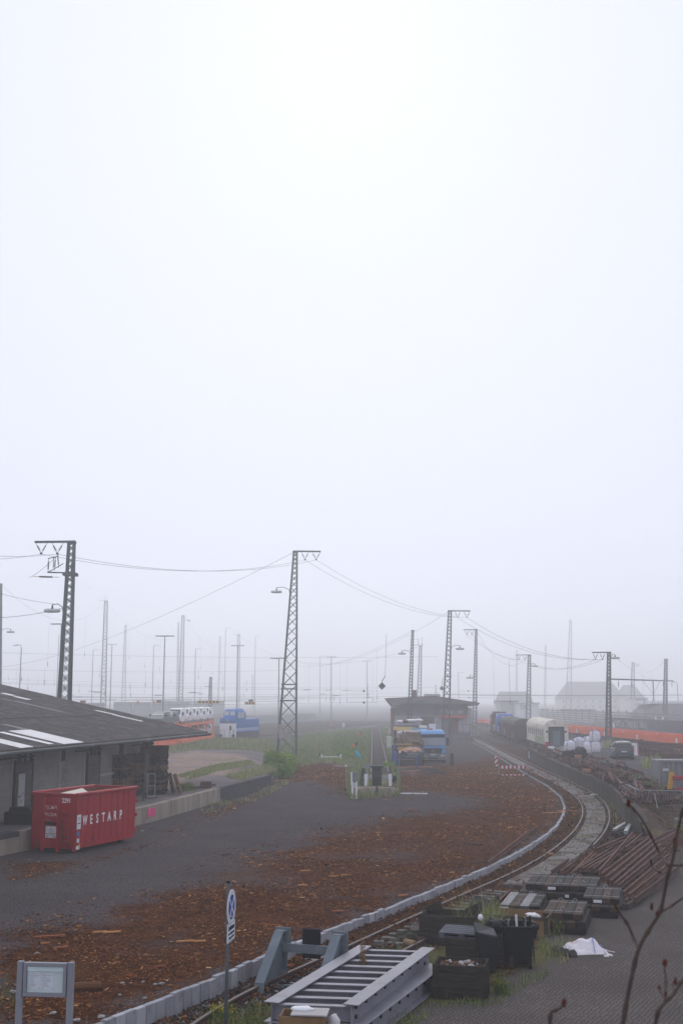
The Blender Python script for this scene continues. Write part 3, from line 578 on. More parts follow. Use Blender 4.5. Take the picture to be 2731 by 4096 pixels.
HSL = ['long headspan wire from the tapering mast down toward the feeder mast','thick headspan wire running out of frame from the dark mast at the shed','faint headspan wire between the outermost mast and the feeder switch mast','faint headspan wire between feeder switch mast and the mast behind the vans','faint headspan wire between the mast behind the vans and the engine mast','headspan wire from the truck mast across the middle siding','headspan wire from the lamp mast at the building wall across the tracks','faint headspan wire from the mast behind the building chimney','faint headspan wire from the eaves mast to the coach mast','faint headspan wire above the dark heap','short headspan wire from the crossbeam mast into the fog']
def headspan(p, q, sag, drops, r=.03, zc=6.6):
    pts = wire(HSL.pop(0), p, q, sag, r, name='headspan_wire', group=HSN)
    for t in drops:
        a = pts[int(t*24)]; b = MB(); z2 = max(zc, a.z-9)
        b.tube([a, (a.x,a.y,z2)], .012, 4); vstring(b, (a.x,a.y,z2), (a.x,a.y,z2-1.4), 6, .12); o = b.obj('dropper', wirem); tag(o, 'thin catenary dropper with insulator hanging from a headspan wire', 'dropper', 'catenary droppers')
headspan(M2['top'], M12['top']+Vector((-60,40,-18)), 5.5, (.30,.45,.6,.72), .035)
headspan(M1['top']-Vector((0,0,5.2)), D(-80,2470,100), .3, (), .03)
wire('thin second wire running out of frame from the dark mast at the shed', M1['top']-Vector((1.2,0,5.0)), D(-60,2355,95), .15, .02, name='headspan_wire', group=HSN)
headspan(M12['top'], M17['top'], 6, (.3,.5,.7)); headspan(M12['top'], M13['top']+Vector((0,30,-2)), 7.5, (.25,.45,.6,.8)); headspan(M13['top'], M14['top'], 7, (.3,.5,.7)); headspan(M3['top'], M14['top']+Vector((20,0,-9)), 5, (.25,.42,.55), .035); headspan(M9['top'], M14['top']+Vector((10,0,-6)), 6, (.3,.5,.65), .03); headspan(M10['top'], M14['top'], 7, (.2,.4,.6)); headspan(M8['top'], M7['top'], 4, (.3,.6)); headspan(M6['top'], M5['top'], 3, (.4,.7)); headspan(M4['top'], M6['top']+Vector((8,0,-6)), 1.0, (.5,))
rr = random.Random(11)
CW = 'level contact wire crossing the foggy yard at engine height'
for i in range(20):
    Y = rr.uniform(190, 420); va = rr.uniform(-1.0, 1.0) if i < 12 else rr.uniform(0, 9); x0, x1 = -.31*Y, rr.choice([-.05,.03,.1])*Y
    wire(CW, (x0, Y, 6.4+va), (x1, Y+rr.uniform(20,70), 6.4+va+rr.uniform(-.8,.8)), .5, .022, 10, 'contact_wire', 'contact wires')
for i in range(8):
    Y = rr.uniform(230, 400); va = rr.uniform(-.4, 1.8); wire(CW, (.09*Y, Y, 6.5+va), (.31*Y, Y-rr.uniform(10,40), 6.5+va), .3, .022, 10, 'contact_wire', 'contact wires')
for i in range(26):
    Y = rr.uniform(230, 430); u = rr.choice([rr.uniform(20,1080), rr.uniform(20,1480)]); v = rr.uniform(2690, 2790); p = D(u, v, Y); b = MB(); b.tube([p+Vector((0,0,rr.uniform(.5,3))), p], .02, 4); vstring(b, p, p-Vector((0,0,1.6)), 7, .14); tag(b.obj('dropper', wirem), 'thin catenary dropper with insulator hanging from a headspan wire', 'dropper', 'catenary droppers')
for i in range(16):
    Y = rr.uniform(200, 330); p = D(rr.uniform(200,1500), rr.uniform(2745,2792), Y); b = MB(); vstring(b, p-Vector((1.3,0,0)), p+Vector((1.3,0,.05)), 6, .16); tag(b.obj('line_insulator', ceram), 'small ribbed insulator strung in line with a contact wire', 'insulator', 'line insulators')
# markers hanging in the wires
yb = mat('marker_yellow', (.62,.36,.06), (.55,.3,.05), 3, .7); yk = mat('marker_black', (.05,.035,.035), None, 3, .7)
def marker(label, u0, u1, v, Y, n, h=.5, first=1):
    p, q = D(u0, v, Y), D(u1, v, Y); r = thing('striped_board', label, 'marker board', ((p.x+q.x)/2, Y, 0), 0, 'striped boards in the overhead wires'); b = MB(); st = (q.x-p.x)/n
    for i in range(n): b.box(p.x+i*st, p.x+(i+1)*st, Y-.03, Y+.03, p.z-h/2, p.z+h/2, (i+first) % 2)
    b.obj('board', [yk, yb], r, world=True); MB().bar((p.x-4,Y,p.z+h/2+.06), (q.x+6,Y,p.z+h/2+.12), .04, .04).obj('carrier_wire', wirem, r, world=True); return r, p, q
marker('long black and yellow striped board hanging in front of the short lattice post', 790,880,2808,190,13,.42)
r_, p, q = marker('short striped board with a dark box on top above the blue engine', 978,1022,2813,190,7,.42); MB().box(p.x+.7,p.x+1.4,189.9,190.1,p.z+.25,p.z+.6).obj('marker_box', yk, r_, world=True)
redb = mat('marker_red', (.24,.06,.05), (.2,.05,.04), 3, .7)
for lab, u0, u1, v, m_ in (('dull red board hanging in the wires above the shed roof', 321,344,2807,redb),('dull red board hanging in the wires near the slim lamp post', 626,645,2805,redb),('small yellow tag in the wires beside the red board', 614,620,2809,yb),('small yellow tag in the wires above the dark cars', 548,556,2809,yb)):
    p, q = D(u0,v,185), D(u1,v,185); r_ = thing('marker_tag', lab, 'marker board', (p.x,185,0)); MB().box(p.x,q.x,184.97,185.03,p.z-.2 if m_ is redb else p.z-.28,p.z+.2 if m_ is redb else p.z+.28).obj('plate', m_, r_, world=True); MB().bar((p.x-5,185,p.z+.25),(q.x+5,185,p.z+.3),.04,.04).obj('carrier_wire', wirem, r_, world=True)
p = D(1527,2744,150); r_ = thing('diamond_sign', 'grey diamond plate hanging by a bent rod from the wires', 'sign', (p.x,150,0)); s_ = .5
MB().prism([(p.x,p.z-s_),(p.x+s_,p.z),(p.x,p.z+s_),(p.x-s_,p.z)], 149.96, 150.04).obj('plate', dark, r_, world=True); b = MB(); q = D(1540,2705,150); b.tube([(p.x,150,p.z+s_), (p.x+.05,150,p.z+.7), q], .05, 5); b.tube([q, D(1545,2535,150)], .02, 4); b.obj('rod', wirem, r_, world=True)
p = D(1766,2753,230); r_ = thing('diamond_sign', 'faint grey diamond plate hanging above the yard building', 'sign', (p.x,230,0)); MB().prism([(p.x,p.z-.5),(p.x+.5,p.z),(p.x,p.z+.5),(p.x-.5,p.z)], 229.96, 230.04).obj('plate', dark, r_, world=True); MB().tube([(p.x,230,p.z+.5),(p.x+.2,230,p.z+2)], .04, 4).obj('rod', wirem, r_, world=True)
for (u, v, Y, lab) in ((1455,2764,160,'dark round ball marker upper of the pair beside the middle tracks'),(1455,2810,160,'dark round ball marker lower of the pair beside the middle tracks'),(1872,2764,240,'faint round ball marker upper of the pair over the building eaves'),(1875,2790,240,'faint round ball marker lower of the pair over the building eaves')):
    p = D(u,v,Y); b = MB(); b.lathe([(.02,-.15),(.1,-.13),(.16,0),(.1,.13),(.02,.15)], 10, p); b.bar(p-Vector((2.0,0,0)), p+Vector((2.0,0,0)), .025, .025); tag(b.obj('wire_ball', dark, smooth=True), lab, 'marker')
# gull
p = D(365,2353,340); b = MB(); b.blob(p, (.18,.06,.055), 8, 5, .02)
for s_ in (-1,1): b.add([p+Vector((-.06,0,.03)), p+Vector((.07,0,.03)), p+Vector((.03+.1*s_,0.02,.14))+Vector((.2*s_,0,0)), p+Vector((.36*s_+.05,0,.05)), p+Vector((.46*s_,0,.1))], [(0,1,2),(1,3,2),(2,3,4)])
tag(b.obj('gull', dark), 'tiny dark gull gliding in the empty fog above the feeder mast', 'bird')
# ------------------------------------------------------------------ rails and tracks
RPROF = [(-.06,0),(.06,0),(.06,.02),(.012,.04),(.012,.11),(.036,.12),(.036,.155),(-.036,.155),(-.036,.12),(-.012,.11),(-.012,.04),(-.06,.02)]
def sweep(mb, pts, prof, mi=0, topmi=None):
    k = len(prof); base = len(mb.v); pts = [Vector(p) for p in pts]
    for i, p in enumerate(pts):
        d = pts[min(i+1,len(pts)-1)]-pts[max(i-1,0)]; d.z = 0; d.normalize(); n = Vector((d.y,-d.x,0))
        for a, h in prof: q = p+n*a; mb.v.append((q.x,q.y,q.z+h))
    for i in range(len(pts)-1):
        for j in range(k): mb.f.append((base+i*k+j, base+i*k+(j+1)%k, base+(i+1)*k+(j+1)%k, base+(i+1)*k+j)); mb.m.append(topmi if (topmi is not None and j in (5,6,7)) else mi)
    mb.f.append(tuple(base+j for j in range(k))); mb.m.append(mi); mb.f.append(tuple(base+(len(pts)-1)*k+j for j in range(k))[::-1]); mb.m.append(mi)
BOX3 = [(-.05,0),(.05,0),(.05,.15),(-.05,.15)]
def offset(pts, o):
    out = []
    for i, p in enumerate(pts):
        d = pts[min(i+1,len(pts)-1)]-pts[max(i-1,0)]; d = Vector((d.x,d.y,0)).normalized(); out.append(Vector((p.x+d.y*o, p.y-d.x*o, p.z)))
    return out
# curved siding beside the kerb wall
RA = [(640,4160),(775,4092),(1045,3978),(1300,3855),(1475,3777),(1650,3692),(1800,3622),(2084,3499),(2187,3434),(2267,3372),(2312,3322),(2331,3275),(2331,3240),(2310,3203),(2250,3163),(2187,3126),(2102,3085),(2050,3058),(1997,3028),(1930,2990),(1893,2968),(1860,2950),(1830,2935)]
pp = [GR(u, v) for u, v in RA]; yy = np.array([p.y for p in pp]); xx = np.array([p.x for p in pp]); yt = np.arange(yy[0], yy[-1], .5); xt = np.interp(yt, yy, xx); xt = np.convolve(np.pad(xt, 8, 'edge'), np.ones(17)/17, 'valid')
inner = [Vector((float(a), float(b_), zr(b_)+.06)) for a, b_ in zip(xt, yt)]
outer = offset(inner, 1.5)
tr = thing('railway_track', 'rusty curved siding track sweeping along the kerb wall and platform', 'track', (inner[0].x, inner[0].y, 0))
b = MB(); sweep(b, inner, RPROF, 0, 1); b.obj('rail', [rust2, railold], tr, world=True)
b = MB(); i0 = next(i for i, p in enumerate(outer) if p.y > 53); sweep(b, outer[i0:], RPROF, 0, 1); b.obj('rail', [rust2, railold], tr, world=True)
b = MB(); sweep(b, [p-Vector((0,0,.04)) for p in outer[:26]], RPROF, 0, 1); b.obj('rail', [rust2, railold], tr, world=True)
# pale concrete panels between the rails
pan = mat('track_panel', (.21,.195,.188), (.145,.133,.127), 1.2, .9, c=(.065,.046,.034), csc=.9, clo=.47, chi=.60, bump=.3)
mid = offset(inner, .75); b = MB(); i0 = next(i for i, p in enumerate(mid) if p.y > 43); run = mid[i0:]
for i in range(0, len(run)-4, 3):
    p, q = run[i], run[min(i+3,len(run)-1)]; d = (q-p).normalized()*.03; b.bar(p-Vector((0,0,.02))+d*.2, q-Vector((0,0,.02))-d*.2, 1.08, .14)
pn = b.obj('track_panels', pan, tr, world=True)
pn.name = 'infill_slab'
b = MB(); sl = [p for p in offset(inner, 1.0)]; s_ = MB()
for k in range(18):
    i = i0-3-k*1; p = sl[max(i,0)]
    q0 = offset(inner, .25)[max(i,0)]; q1 = offset(inner, 1.1)[max(i,0)]; s_.bar(q0+Vector((0,0,.03)), q1+Vector((0,0,.03)), .2, .12)
s_.obj('broken_slab', pan, tr, world=True)
def track(label, pts, z=.05, gauge=1.5, bed=True, vis=True):
    pts = [Vector((p[0], p[1], z)) for p in pts]; dn = []
    for a, c in zip(pts, pts[1:]):
        n = max(1, int((c-a).length/4)); dn += [a.lerp(c, i/n) for i in range(n)]
    dn.append(pts[-1]); xs_ = [p.x for p in dn]
    for _ in range(3): xs_ = [xs_[0]]+[(xs_[i-1]+2*xs_[i]+xs_[i+1])/4 for i in range(1, len(xs_)-1)]+[xs_[-1]]
    dn = [Vector((x, p.y, p.z)) for x, p in zip(xs_, dn)]
    r = thing('railway_track', label, 'track', (dn[0].x, dn[0].y, 0), 0, 'tracks of the rail yard')
    for s_ in (-1,1):
        b = MB(); sweep(b, offset(dn, s_*gauge/2), RPROF, 0, 1); b.obj('rail', [rust2, railtop], r, world=True)
    if bed:
        b = MB(); L, R_ = offset(dn, -1.35), offset(dn, 1.35); acc = 0
        for i in range(len(dn)-1):
            d = dn[i+1]-dn[i]; n = max(1, int(d.length/.9))
            for k in range(n): b.bar(L[i].lerp(L[i+1], k/n)-Vector((0,0,.0)), R_[i].lerp(R_[i+1], k/n), .24, .06)
        so_ = b.obj('sleeper_run', sleeperm, r, world=True); so_['kind'] = 'stuff'
    return r
sleeperm = mat('sleeper_grey', (.12,.10,.095), (.075,.065,.062), 2, .9)
c1 = [G(u,v) for u, v in [(1518,3100),(1516,3060),(1507,2970),(1502,2912)]]
track('straight siding leading to the old buffer stop with the dark green cabinet', [(c1[0].x,c1[0].y),(c1[1].x,c1[1].y),(c1[2].x,c1[2].y),(c1[3].x,c1[3].y)], .14)
main = [G(u,v) for u, v in [(560,3010),(784,2975),(1034,2945),(1334,2910),(1564,2893),(1640,2886)]]
base = [Vector((p.x,p.y,0)) for p in main]; e0 = base[0]-(base[1]-base[0])*.8; base = [e0]+base; labs = ['nearest','second','third','fourth','fifth','sixth','seventh']
for k in range(7):
    track(f'long track curving across the foggy yard, {labs[k]} one behind the blue engine', [(p.x-k*4.6*.97, p.y+k*4.6*.27) for p in base])
c2 = [G(u,v) for u, v in [(1400,2965),(1412,2935),(1470,2915),(1560,2900)]]; track('short curved siding joining the main lines near the dwarf signals', [(p.x,p.y) for p in c2])
# right hand tracks: coach line and orange wagon lines
CL = [(23.3,118),(24.4,138),(25.4,160),(26.6,184),(27.4,200),(29.0,235),(31,275)]
track('track under the cream coach and brown goods wagons', CL)
OX = lambda y: 43.4-.073*(y-143)
track('track under the row of orange flat wagons', [(OX(100),100),(OX(200),200),(OX(330),330)]); track('track behind the row of orange flat wagons', [(OX(100)+4.6,100),(OX(200)+4.6,200),(OX(330)+4.6,330)])
track('far track in front of the horizontal board fence', [(OX(150)+11,150),(OX(330)+11,330)], bed=False)
# ------------------------------------------------------------------ warehouse on the dock
T0 = Vector((-9.0,77,4.3)); RS = .205
def RP(t, a, dz=0): return T0+E*t+Wd*a+Vector((0,0,RS*a+dz))
RN = E.cross(Wd+Vector((0,0,RS))).normalized()
def rpx(u, v):
    d = Vector(ray(u, v)); o = Vector((0,0,HC)); t = (T0-o).dot(RN)/d.dot(RN); q = o+d*t-T0
    return q.dot(E), q.dot(Wd)
roofm = mat('fibre_cement', (.135,.122,.116), (.065,.058,.056), 2.4, .95, c=(.19,.175,.16), csc=1.1, stretch=(1,1,1), clo=.5, chi=.72, bump=.4, bsc=40)
skym = mat('rooflight', (.9,.88,.85), (.82,.79,.75), .9, .6, c=(.40,.36,.31), csc=.8, clo=.55, chi=.8)
skym2 = mat('dull_rooflight', (.30,.28,.27), (.24,.225,.215), .9, .7)
block = mat('block_wall', (.27,.25,.235), (.21,.195,.185), 1.0, .9, c=(.15,.14,.13), csc=.5, clo=.55, chi=.75, bump=.2)
pil = mat('pale_strip', (.40,.385,.375), (.33,.315,.31), 1.5, .85)
slat = mat('slatted_door', (.125,.115,.108), (.085,.08,.078), 1.2, .85, c=(.16,.16,.165), csc=.9, stretch=(.3,.3,4))
gut = mat('zinc_gutter', (.055,.063,.066), (.04,.046,.05), 1.5, .6, c=(.16,.19,.195), csc=.8, clo=.55, chi=.75)
wh = thing('warehouse', 'low grey block warehouse with a corrugated roof of white rooflights over the loading dock', 'warehouse', (-12,73,DZ))
b = MB(); n = 440; wl = .177; A = [0,5.5,5.45,11.2,11.15,17]
for (a0, a1, dz) in ((0,5.6,0),(5.45,11.3,.035),(11.15,17.2,.07)):
    base = len(b.v)
    for i in range(n*4+1):
        t = -i*wl/4; z = (.028*math.sin(PI*i/2)) + dz
        for a in (a0, a1): p = RP(t, a, z); b.v.append(tuple(p))
    for i in range(n*4): b.f.append((base+2*i, base+2*i+2, base+2*i+3, base+2*i+1)); b.m.append(0)
# under side and far slope
b.quad(RP(0,0,-.1), RP(-78,0,-.1), RP(-78,17.2,-.1), RP(0,17.2,-.1)); q = RP(0,17.2,.07); q2 = RP(-78,17.2,.07)
b.quad(q, q+Wd*17-Vector((0,0,3.5)), q2+Wd*17-Vector((0,0,3.5)), q2)
b.obj('roof', roofm, wh, world=True)
b = MB(); b.bar(RP(0,-.02,-.09), RP(-78,-.02,-.09), .05, .14); b.bar(RP(.06,0,-.09), RP(.06,17.2,-.05), .06, .2); b.bar(RP(-.3,.35,-.22), RP(-78,.35,-.22), .12, .2); b.obj('fascia', mat('dark_board', (.05,.046,.044), None, 2, .9), wh, world=True)
b = MB(); b.tube([RP(.25,-.12,-.12), RP(-78,-.12,-.12)], .095, 8); b.obj('gutter', gut, wh, world=True, smooth=True)
def skyl(name, t0, t1, a0, a1, m):
    b = MB(); k = max(2, int((t1-t0)/wl*4)); i0 = int(-t1/wl*4); base = 0
    for i in range(i0, i0+k+1):
        t = -i*wl/4; z = .028*math.sin(PI*i/2)
        for j in range(9): a = a0+(a1-a0)*j/8; zz = 0 if a < 5.5 else (.035 if a < 11.2 else .07); b.v.append(tuple(RP(t, a, z+zz+.012)))
    for i in range(k):
        for j in range(8): b.f.append((i*9+j, (i+1)*9+j, (i+1)*9+j+1, i*9+j+1)); b.m.append(0)
    return b.obj(name, m, wh, world=True)
for pts, m in [(((367,2845),(582,2886)),skym),(((0,2778),(128,2802)),skym),(((50,2807),(252,2851)),skym2),(((0,2797),(50,2807)),skym2),(((0,2930),(212,2977)),skym),(((0,2899),(120,2918)),skym2)]:
    (t0,a0),(t1,a1) = rpx(*pts[0]), rpx(*pts[1]); tm = (t0+t1)/2; wd_ = .62 if m is skym else .5
    skyl('rooflight', tm-wd_/2, tm+wd_/2, a1, a0, m)
for c in (((40,2928),(122,2920),(367,2977),(277,2983)),((0,2962),(0,2985),(148,2995),(85,2998))):
    ts = [rpx(*p) for p in c]
    if c[0][0] == 40: t0 = (ts[0][0]+ts[3][0])/2; t1 = (ts[1][0]+ts[2][0])/2; skyl('rooflight', min(t0,t1), max(t0,t1), .1, max(ts[0][1],ts[1][1]), skym)
    else:
        ta, aa = rpx(150,2996); tb, ab = rpx(0,2960); skyl('rooflight', ta-1.0, ta+.3, .1, 4.2, skym)
# wall
WL0 = Vector((-15.66,54.4,0)); tend = (73.0-54.4)/E.y; FWD = E; OUT = -Wd
def wp(t, o=0, z=0): return WL0+E*t+OUT*o+Vector((0,0,z))
def wslab(name, t0, t1, z0, z1, o0, o1, m, par=None, bev=0):
    b = MB(); c = [wp(t0,o0),wp(t1,o0),wp(t1,o1),wp(t0,o1)]
    b.add([(*p.xy,z0) for p in c]+[(*p.xy,z1) for p in c], [(0,3,2,1),(4,5,6,7),(0,1,5,4),(1,2,6,5),(2,3,7,6),(3,0,4,7)]); return b.obj(name, m, par or wh, world=True, bevel=bev)
def wt(u, v=3100):          # wall coordinate seen at photo column u
    d = ray(u, v); k = d[0]/d[1]; return (WL0.x-k*WL0.y)/(k*E.y-E.x)
b = MB(); c = [wp(-32,0),wp(tend,0),wp(tend,-16),wp(-32,-16)]
b.add([(*p.xy,DZ-.1) for p in c]+[(*c[0].xy,4.62),(*c[1].xy,4.62),(*c[2].xy,7.6),(*c[3].xy,7.6)], [(0,1,5,4),(1,2,6,5),(2,3,7,6),(3,0,4,7)])
wb = b.obj('wall', block, wh, world=True)
# courses of blocks, raised joints as strips
jm = mat('block_joint', (.33,.31,.295), (.27,.255,.245), 2, .9); b = MB(); rr = random.Random(4)
for k in range(9):
    z = DZ+.42*(k+1); p, q = wp(-30,.004,z), wp(tend,.004,z); b.bar(p, q, .012, .022)
for k in range(9):
    z = DZ+.42*k
    for t in np.arange(-30+(.31 if k % 2 else 0), tend, .62): b.bar(wp(float(t),.004,z+.02), wp(float(t),.004,z+.4), .018, .012)
b.obj('mortar_grid', jm, wb, world=True)
for u in (100/2, 236, 250/2+113, 336, 392, 553): wslab('pilaster', wt(u)-.07, wt(u)+.07, DZ, 4.5, .0, .05, pil)
wslab('corner_panel', wt(600), tend, DZ, 4.6, 0, .03, pil)
def sdoor(u0, u1, z1=3.55):
    t0, t1 = wt(u0), wt(u1); d = wslab('sliding_door', t0, t1, DZ+.05, z1, .06, .12, slat); b = MB(); z = DZ+.2
    while z < z1: b.bar(wp(t0+.03,.13,z), wp(t1-.03,.13,z), .03, .06); z += .21
    b.obj('door_slats', slat, d, world=True); b = MB()
    for t in (t0,t1): MB().bar(wp(t,.1,DZ), wp(t,.1,z1+.05), .12, .1).obj('door_jamb', dark, d, world=True)
    b = MB(); b.bar(wp(t0-1.6,.14,z1+.18), wp(t1+.2,.14,z1+.18), .08, .1)
    for t in (t0+.3, (t0+t1)/2, t1-.3): b.bar(wp(t,.16,z1-.15), wp(t,.16,z1+.3), .12, .05)
    b.obj('door_track', dark, d, world=True)
sdoor(52,122); sdoor(342,390); sdoor(556,598)
wd_ = wslab('door', wt(61), wt(86), DZ+.03, 2.95, .17, .22, mat('peeling_white', (.44,.44,.44), (.36,.36,.37), 1.5, .7, c=(.13,.10,.08), csc=1.6, clo=.6, chi=.7)); b = MB(); b.bar(wp(wt(63),.25,1.9), wp(wt(68),.25,1.9), .05, .05); b.obj('handle', dark, wd_, world=True)
for u0, u1 in ((241,256),(475,488)): wslab('vent', wt(u0), wt(u1), 3.3, 3.95, .01, .06, black)
for zc, u0, u1 in ((2.2,393,455),): wslab('wall_rail', wt(u0), wt(u1), zc, zc+.12, .02, .1, pil)
# ------------------------------------------------------------------ pallet stacks on the dock: every pallet a thing
pw = [mat('pallet_wood_dark', (.045,.036,.031), (.028,.023,.021), 3, .9, c=(.11,.07,.045), csc=1.2, stretch=(1,1,3)), mat('pallet_wood_brown', (.17,.10,.055), (.10,.062,.04), 3, .9, c=(.26,.16,.09), csc=1.5), mat('pallet_wood_blue', (.04,.05,.075), (.03,.035,.05), 3, .9)]
def make_pallet(m, loc, rz, label, group, rot=None):
    r = thing('pallet', label, 'pallet', loc, rz, group, rot); w_, l_ = .8, 1.2
    for i in range(5): MB().box(-l_/2, l_/2, -w_/2+i*.164, -w_/2+i*.164+.13, .12, .142).obj('deck_board', m, r)
    for i in range(3):
        x = (-l_/2, -.07, l_/2-.14)[i]; MB().box(x, x+.14, -w_/2, w_/2, .098, .12).obj('stringer', m, r)
        for j in range(3): y = (-w_/2, -.07, w_/2-.14)[j]; MB().box(x, x+.14, y, y+.14, .022, .098).obj('block', m, r)
    for j in range(3): y = (-w_/2, -.07, w_/2-.14)[j]; MB().box(-l_/2, l_/2, y, y+.14, 0, .022).obj('bottom_board', m, r)
    return r
proto = [None]*3; rr = random.Random(8)
def pstack(u, v, z, n, label, rz, dark_=.6):
    p = G(u, v, z); ps = []
    for i in range(n):
        k = 0 if (i > n*.72 or rr.random() < dark_) else (2 if rr.random() < .15 else 1)
        loc = (p.x+rr.uniform(-.04,.04), p.y+rr.uniform(-.03,.03), z+i*.1425); a = rz+rr.uniform(-.02,.02)
        if proto[k] is None: proto[k] = make_pallet(pw[k], loc, a, label, label); 
        else: dup(proto[k], loc, a, label, label)
A_ = math.atan2(E.y, E.x)
pstack(135,3172,DZ,13,'dark wooden pallet in the stack behind the red container', A_, 1.0)
# the same stack reaches the camera over the container: more pallets beside it
pstack(484,3190,DZ,17,'wooden pallet in the tall stack beside the second sliding door', A_, .6)
pstack(535,3178,DZ,17,'wooden pallet in the brown stack between two dark stacks', A_, .15)
pstack(632,3176,DZ,20,'wooden pallet in the tallest stack at the end of the warehouse', A_+.02, .5)
p = G(682,3178,DZ); d_ = dup(proto[1], (p.x+.35,p.y,DZ+.62), 0, 'worn wooden pallet leaning against the tallest stack', None); d_.rotation_euler = (0, math.radians(70), A_-1.35)
p = G(668,3175,DZ); d_ = dup(proto[0], (p.x+.2,p.y,DZ+.62), 0, 'dark wooden pallet leaning between the tallest stack and a worn pallet', None); d_.rotation_euler = (0, math.radians(76), A_-1.35)
# hand trucks and bits on the dock
def trolley(label, u, v, hh, m, w_=.55):
    p = G(u, v, DZ); r = thing('hand_truck', label, 'hand truck', (p.x,p.y,DZ), .3, 'hand trucks on the dock'); b = MB()
    for s_ in (-w_/2, w_/2): b.tube([(s_,0,.12),(s_,.05,hh*.8),(s_,.12,hh)], .025, 6)
    b.tube([(-w_/2,.12,hh),(w_/2,.12,hh)], .025, 6); b.tube([(-w_/2,.03,hh*.5),(w_/2,.03,hh*.5)], .02, 6); b.obj('frame', m, r)
    MB().box(-w_/2-.05, w_/2+.05, -.5, 0, .1, .14).obj('toe_plate', m, r)
    for s_ in (-w_/2-.06, w_/2+.06): MB().lathe([(.13,-.03),(.13,.03)], 12, (s_,.02,.13), axis='x').obj('wheel', black, r)
trolley('tall dark hand truck standing before the stack by the second door', 438,3180,1.75,dark,.62); trolley('grey hand truck standing before the tallest pallet stack', 604,3192,1.35,galv,.45)
p = G(352,3160,DZ); r = thing('crate_stack', 'dark upright box standing at the wall beside the second sliding door', 'box', (G(408,3178,DZ).x,G(408,3178,DZ).y,DZ), A_); MB().box(-.18,.18,-.2,.2,0,1.05).obj('box_body', black, r, bevel=.03); MB().box(-.2,.2,-.22,.22,1.05,1.1).obj('lid', dark, r)
p = G(555,3205,DZ); r = thing('steel_stool', 'small dark steel trestle standing at the dock edge near the container', 'trestle', (p.x,p.y,DZ), .4); MB().box(-.3,.3,-.2,.2,.66,.72).obj('top', dark, r)
for sx in (-.26,.26):
    for sy in (-.16,.16): MB().bar((sx,sy,0),(sx*.9,sy*.9,.67), .05,.05).obj('leg', dark, r)
b = MB(); p = G(232,3180,DZ); rr = random.Random(12)
for i in range(26): b.box(*sum([[c-s_, c+s_] for c, s_ in ((p.x+rr.uniform(-.5,.6), rr.uniform(.06,.2)),(p.y+rr.uniform(-.3,.3), rr.uniform(.06,.2)),(DZ+.3+rr.random()*.75, rr.uniform(.05,.16)))], []))
b.blob((p.x,p.y,DZ+.45), (.6,.4,.5), 12, 6, .25, seed=3); b.bar((p.x-.2,p.y,DZ+.8),(p.x-.35,p.y+.1,DZ+1.6),.04,.04)
tag(b.obj('scrap_heap', dark), 'heap of dark scrap lying on the dock between pallets and sliding door', 'scrap')
r = thing('sheet_metal_bundle', 'bent pale sheet metal strips leaning on the dock beside the white door', 'sheet metal', (*G(22,3275,DZ).xy,DZ), .5)
for i in range(3): MB().bar((i*.16,0,.03*i),(i*.16-.55,.5,.9-.1*i),.2,.03).obj('strip', galv, r)
b = MB(); p = G(70,3295,DZ); b.box(p.x-.5,p.x+1.1,p.y-.4,p.y+.4,DZ,DZ+.55); b.box(p.x-.3,p.x+.6,p.y-.3,p.y+.3,DZ+.55,DZ+.75); tag(b.obj('tarped_pallet', black), 'low black covered load on the dock behind the red container', 'covered load')
b = MB(); p = G(2,3265,DZ); b.blob((p.x,p.y,DZ+.5), (.6,.5,.75), 12, 7, .25, seed=5); tag(b.obj('refuse_heap', dark), 'dark rubbish heap on the dock at the warehouse wall', 'refuse heap')
b = MB(); 
for (u,v,l) in ((800,3155,.7),(830,3148,.5),(770,3158,.9)): p = G(u,v,DZ); b.bar((p.x-l,p.y,DZ+.08),(p.x+l,p.y+.3,DZ+.12),.14,.12)
p = G(818,3150,DZ); b.box(p.x-.25,p.x+.45,p.y-.2,p.y+.2,DZ,DZ+.38); tag(b.obj('scrap_beams', rust2), 'few dark scrap beams lying near the end of the dock', 'scrap')
# ------------------------------------------------------------------ red roll-off container
rednt = mat('container_red', (.37,.010,.020), (.27,.008,.016), 1.2, .5, c=(.11,.022,.018), csc=2.6, clo=.57, chi=.70, spec=.2, stretch=(1,1,.45))
redin = mat('container_inside', (.25,.06,.045), (.16,.045,.038), 1.6, .8, c=(.09,.05,.04), csc=1.8)
blk2 = mat('container_black', (.02,.018,.02), None, 3, .8)
wtxt = mat('white_lettering', (.8,.8,.82), (.7,.7,.72), 6, .7, c=(.5,.25,.25), csc=9, clo=.74, chi=.8); wworn = mat('worn_lettering', (.75,.66,.66), (.62,.45,.45), 9, .7, c=(.36,.03,.04), csc=7, clo=.48, chi=.56)
CO = G(298,3412,.05); CA = math.radians(66.5); CL_ = 4.5; CWd = 2.3; CZ0, CZ1 = .2, 2.45
ct = thing('waste_container', 'red open topped roll-off waste container with white lettering on its ribbed flank', 'waste container', (CO.x,CO.y,0), CA)
b = MB(); t_ = .06
b.box(0,CL_,0,t_,CZ0+.25,CZ1); b.box(0,CL_,CWd-t_,CWd,CZ0+.25,CZ1); b.box(0,t_,t_,CWd-t_,CZ0,CZ1); b.box(CL_-t_,CL_,t_,CWd-t_,CZ0+.2,CZ1)
b.prism([(0,CZ0+.25),(.0+.35,CZ0),(CL_-.1,CZ0+.02),(CL_,CZ0+.25)], .0, t_, 'xz'); b.box(0,CL_,t_,CWd-t_,CZ0+.1,CZ0+.2)
b.obj('body', rednt, ct)
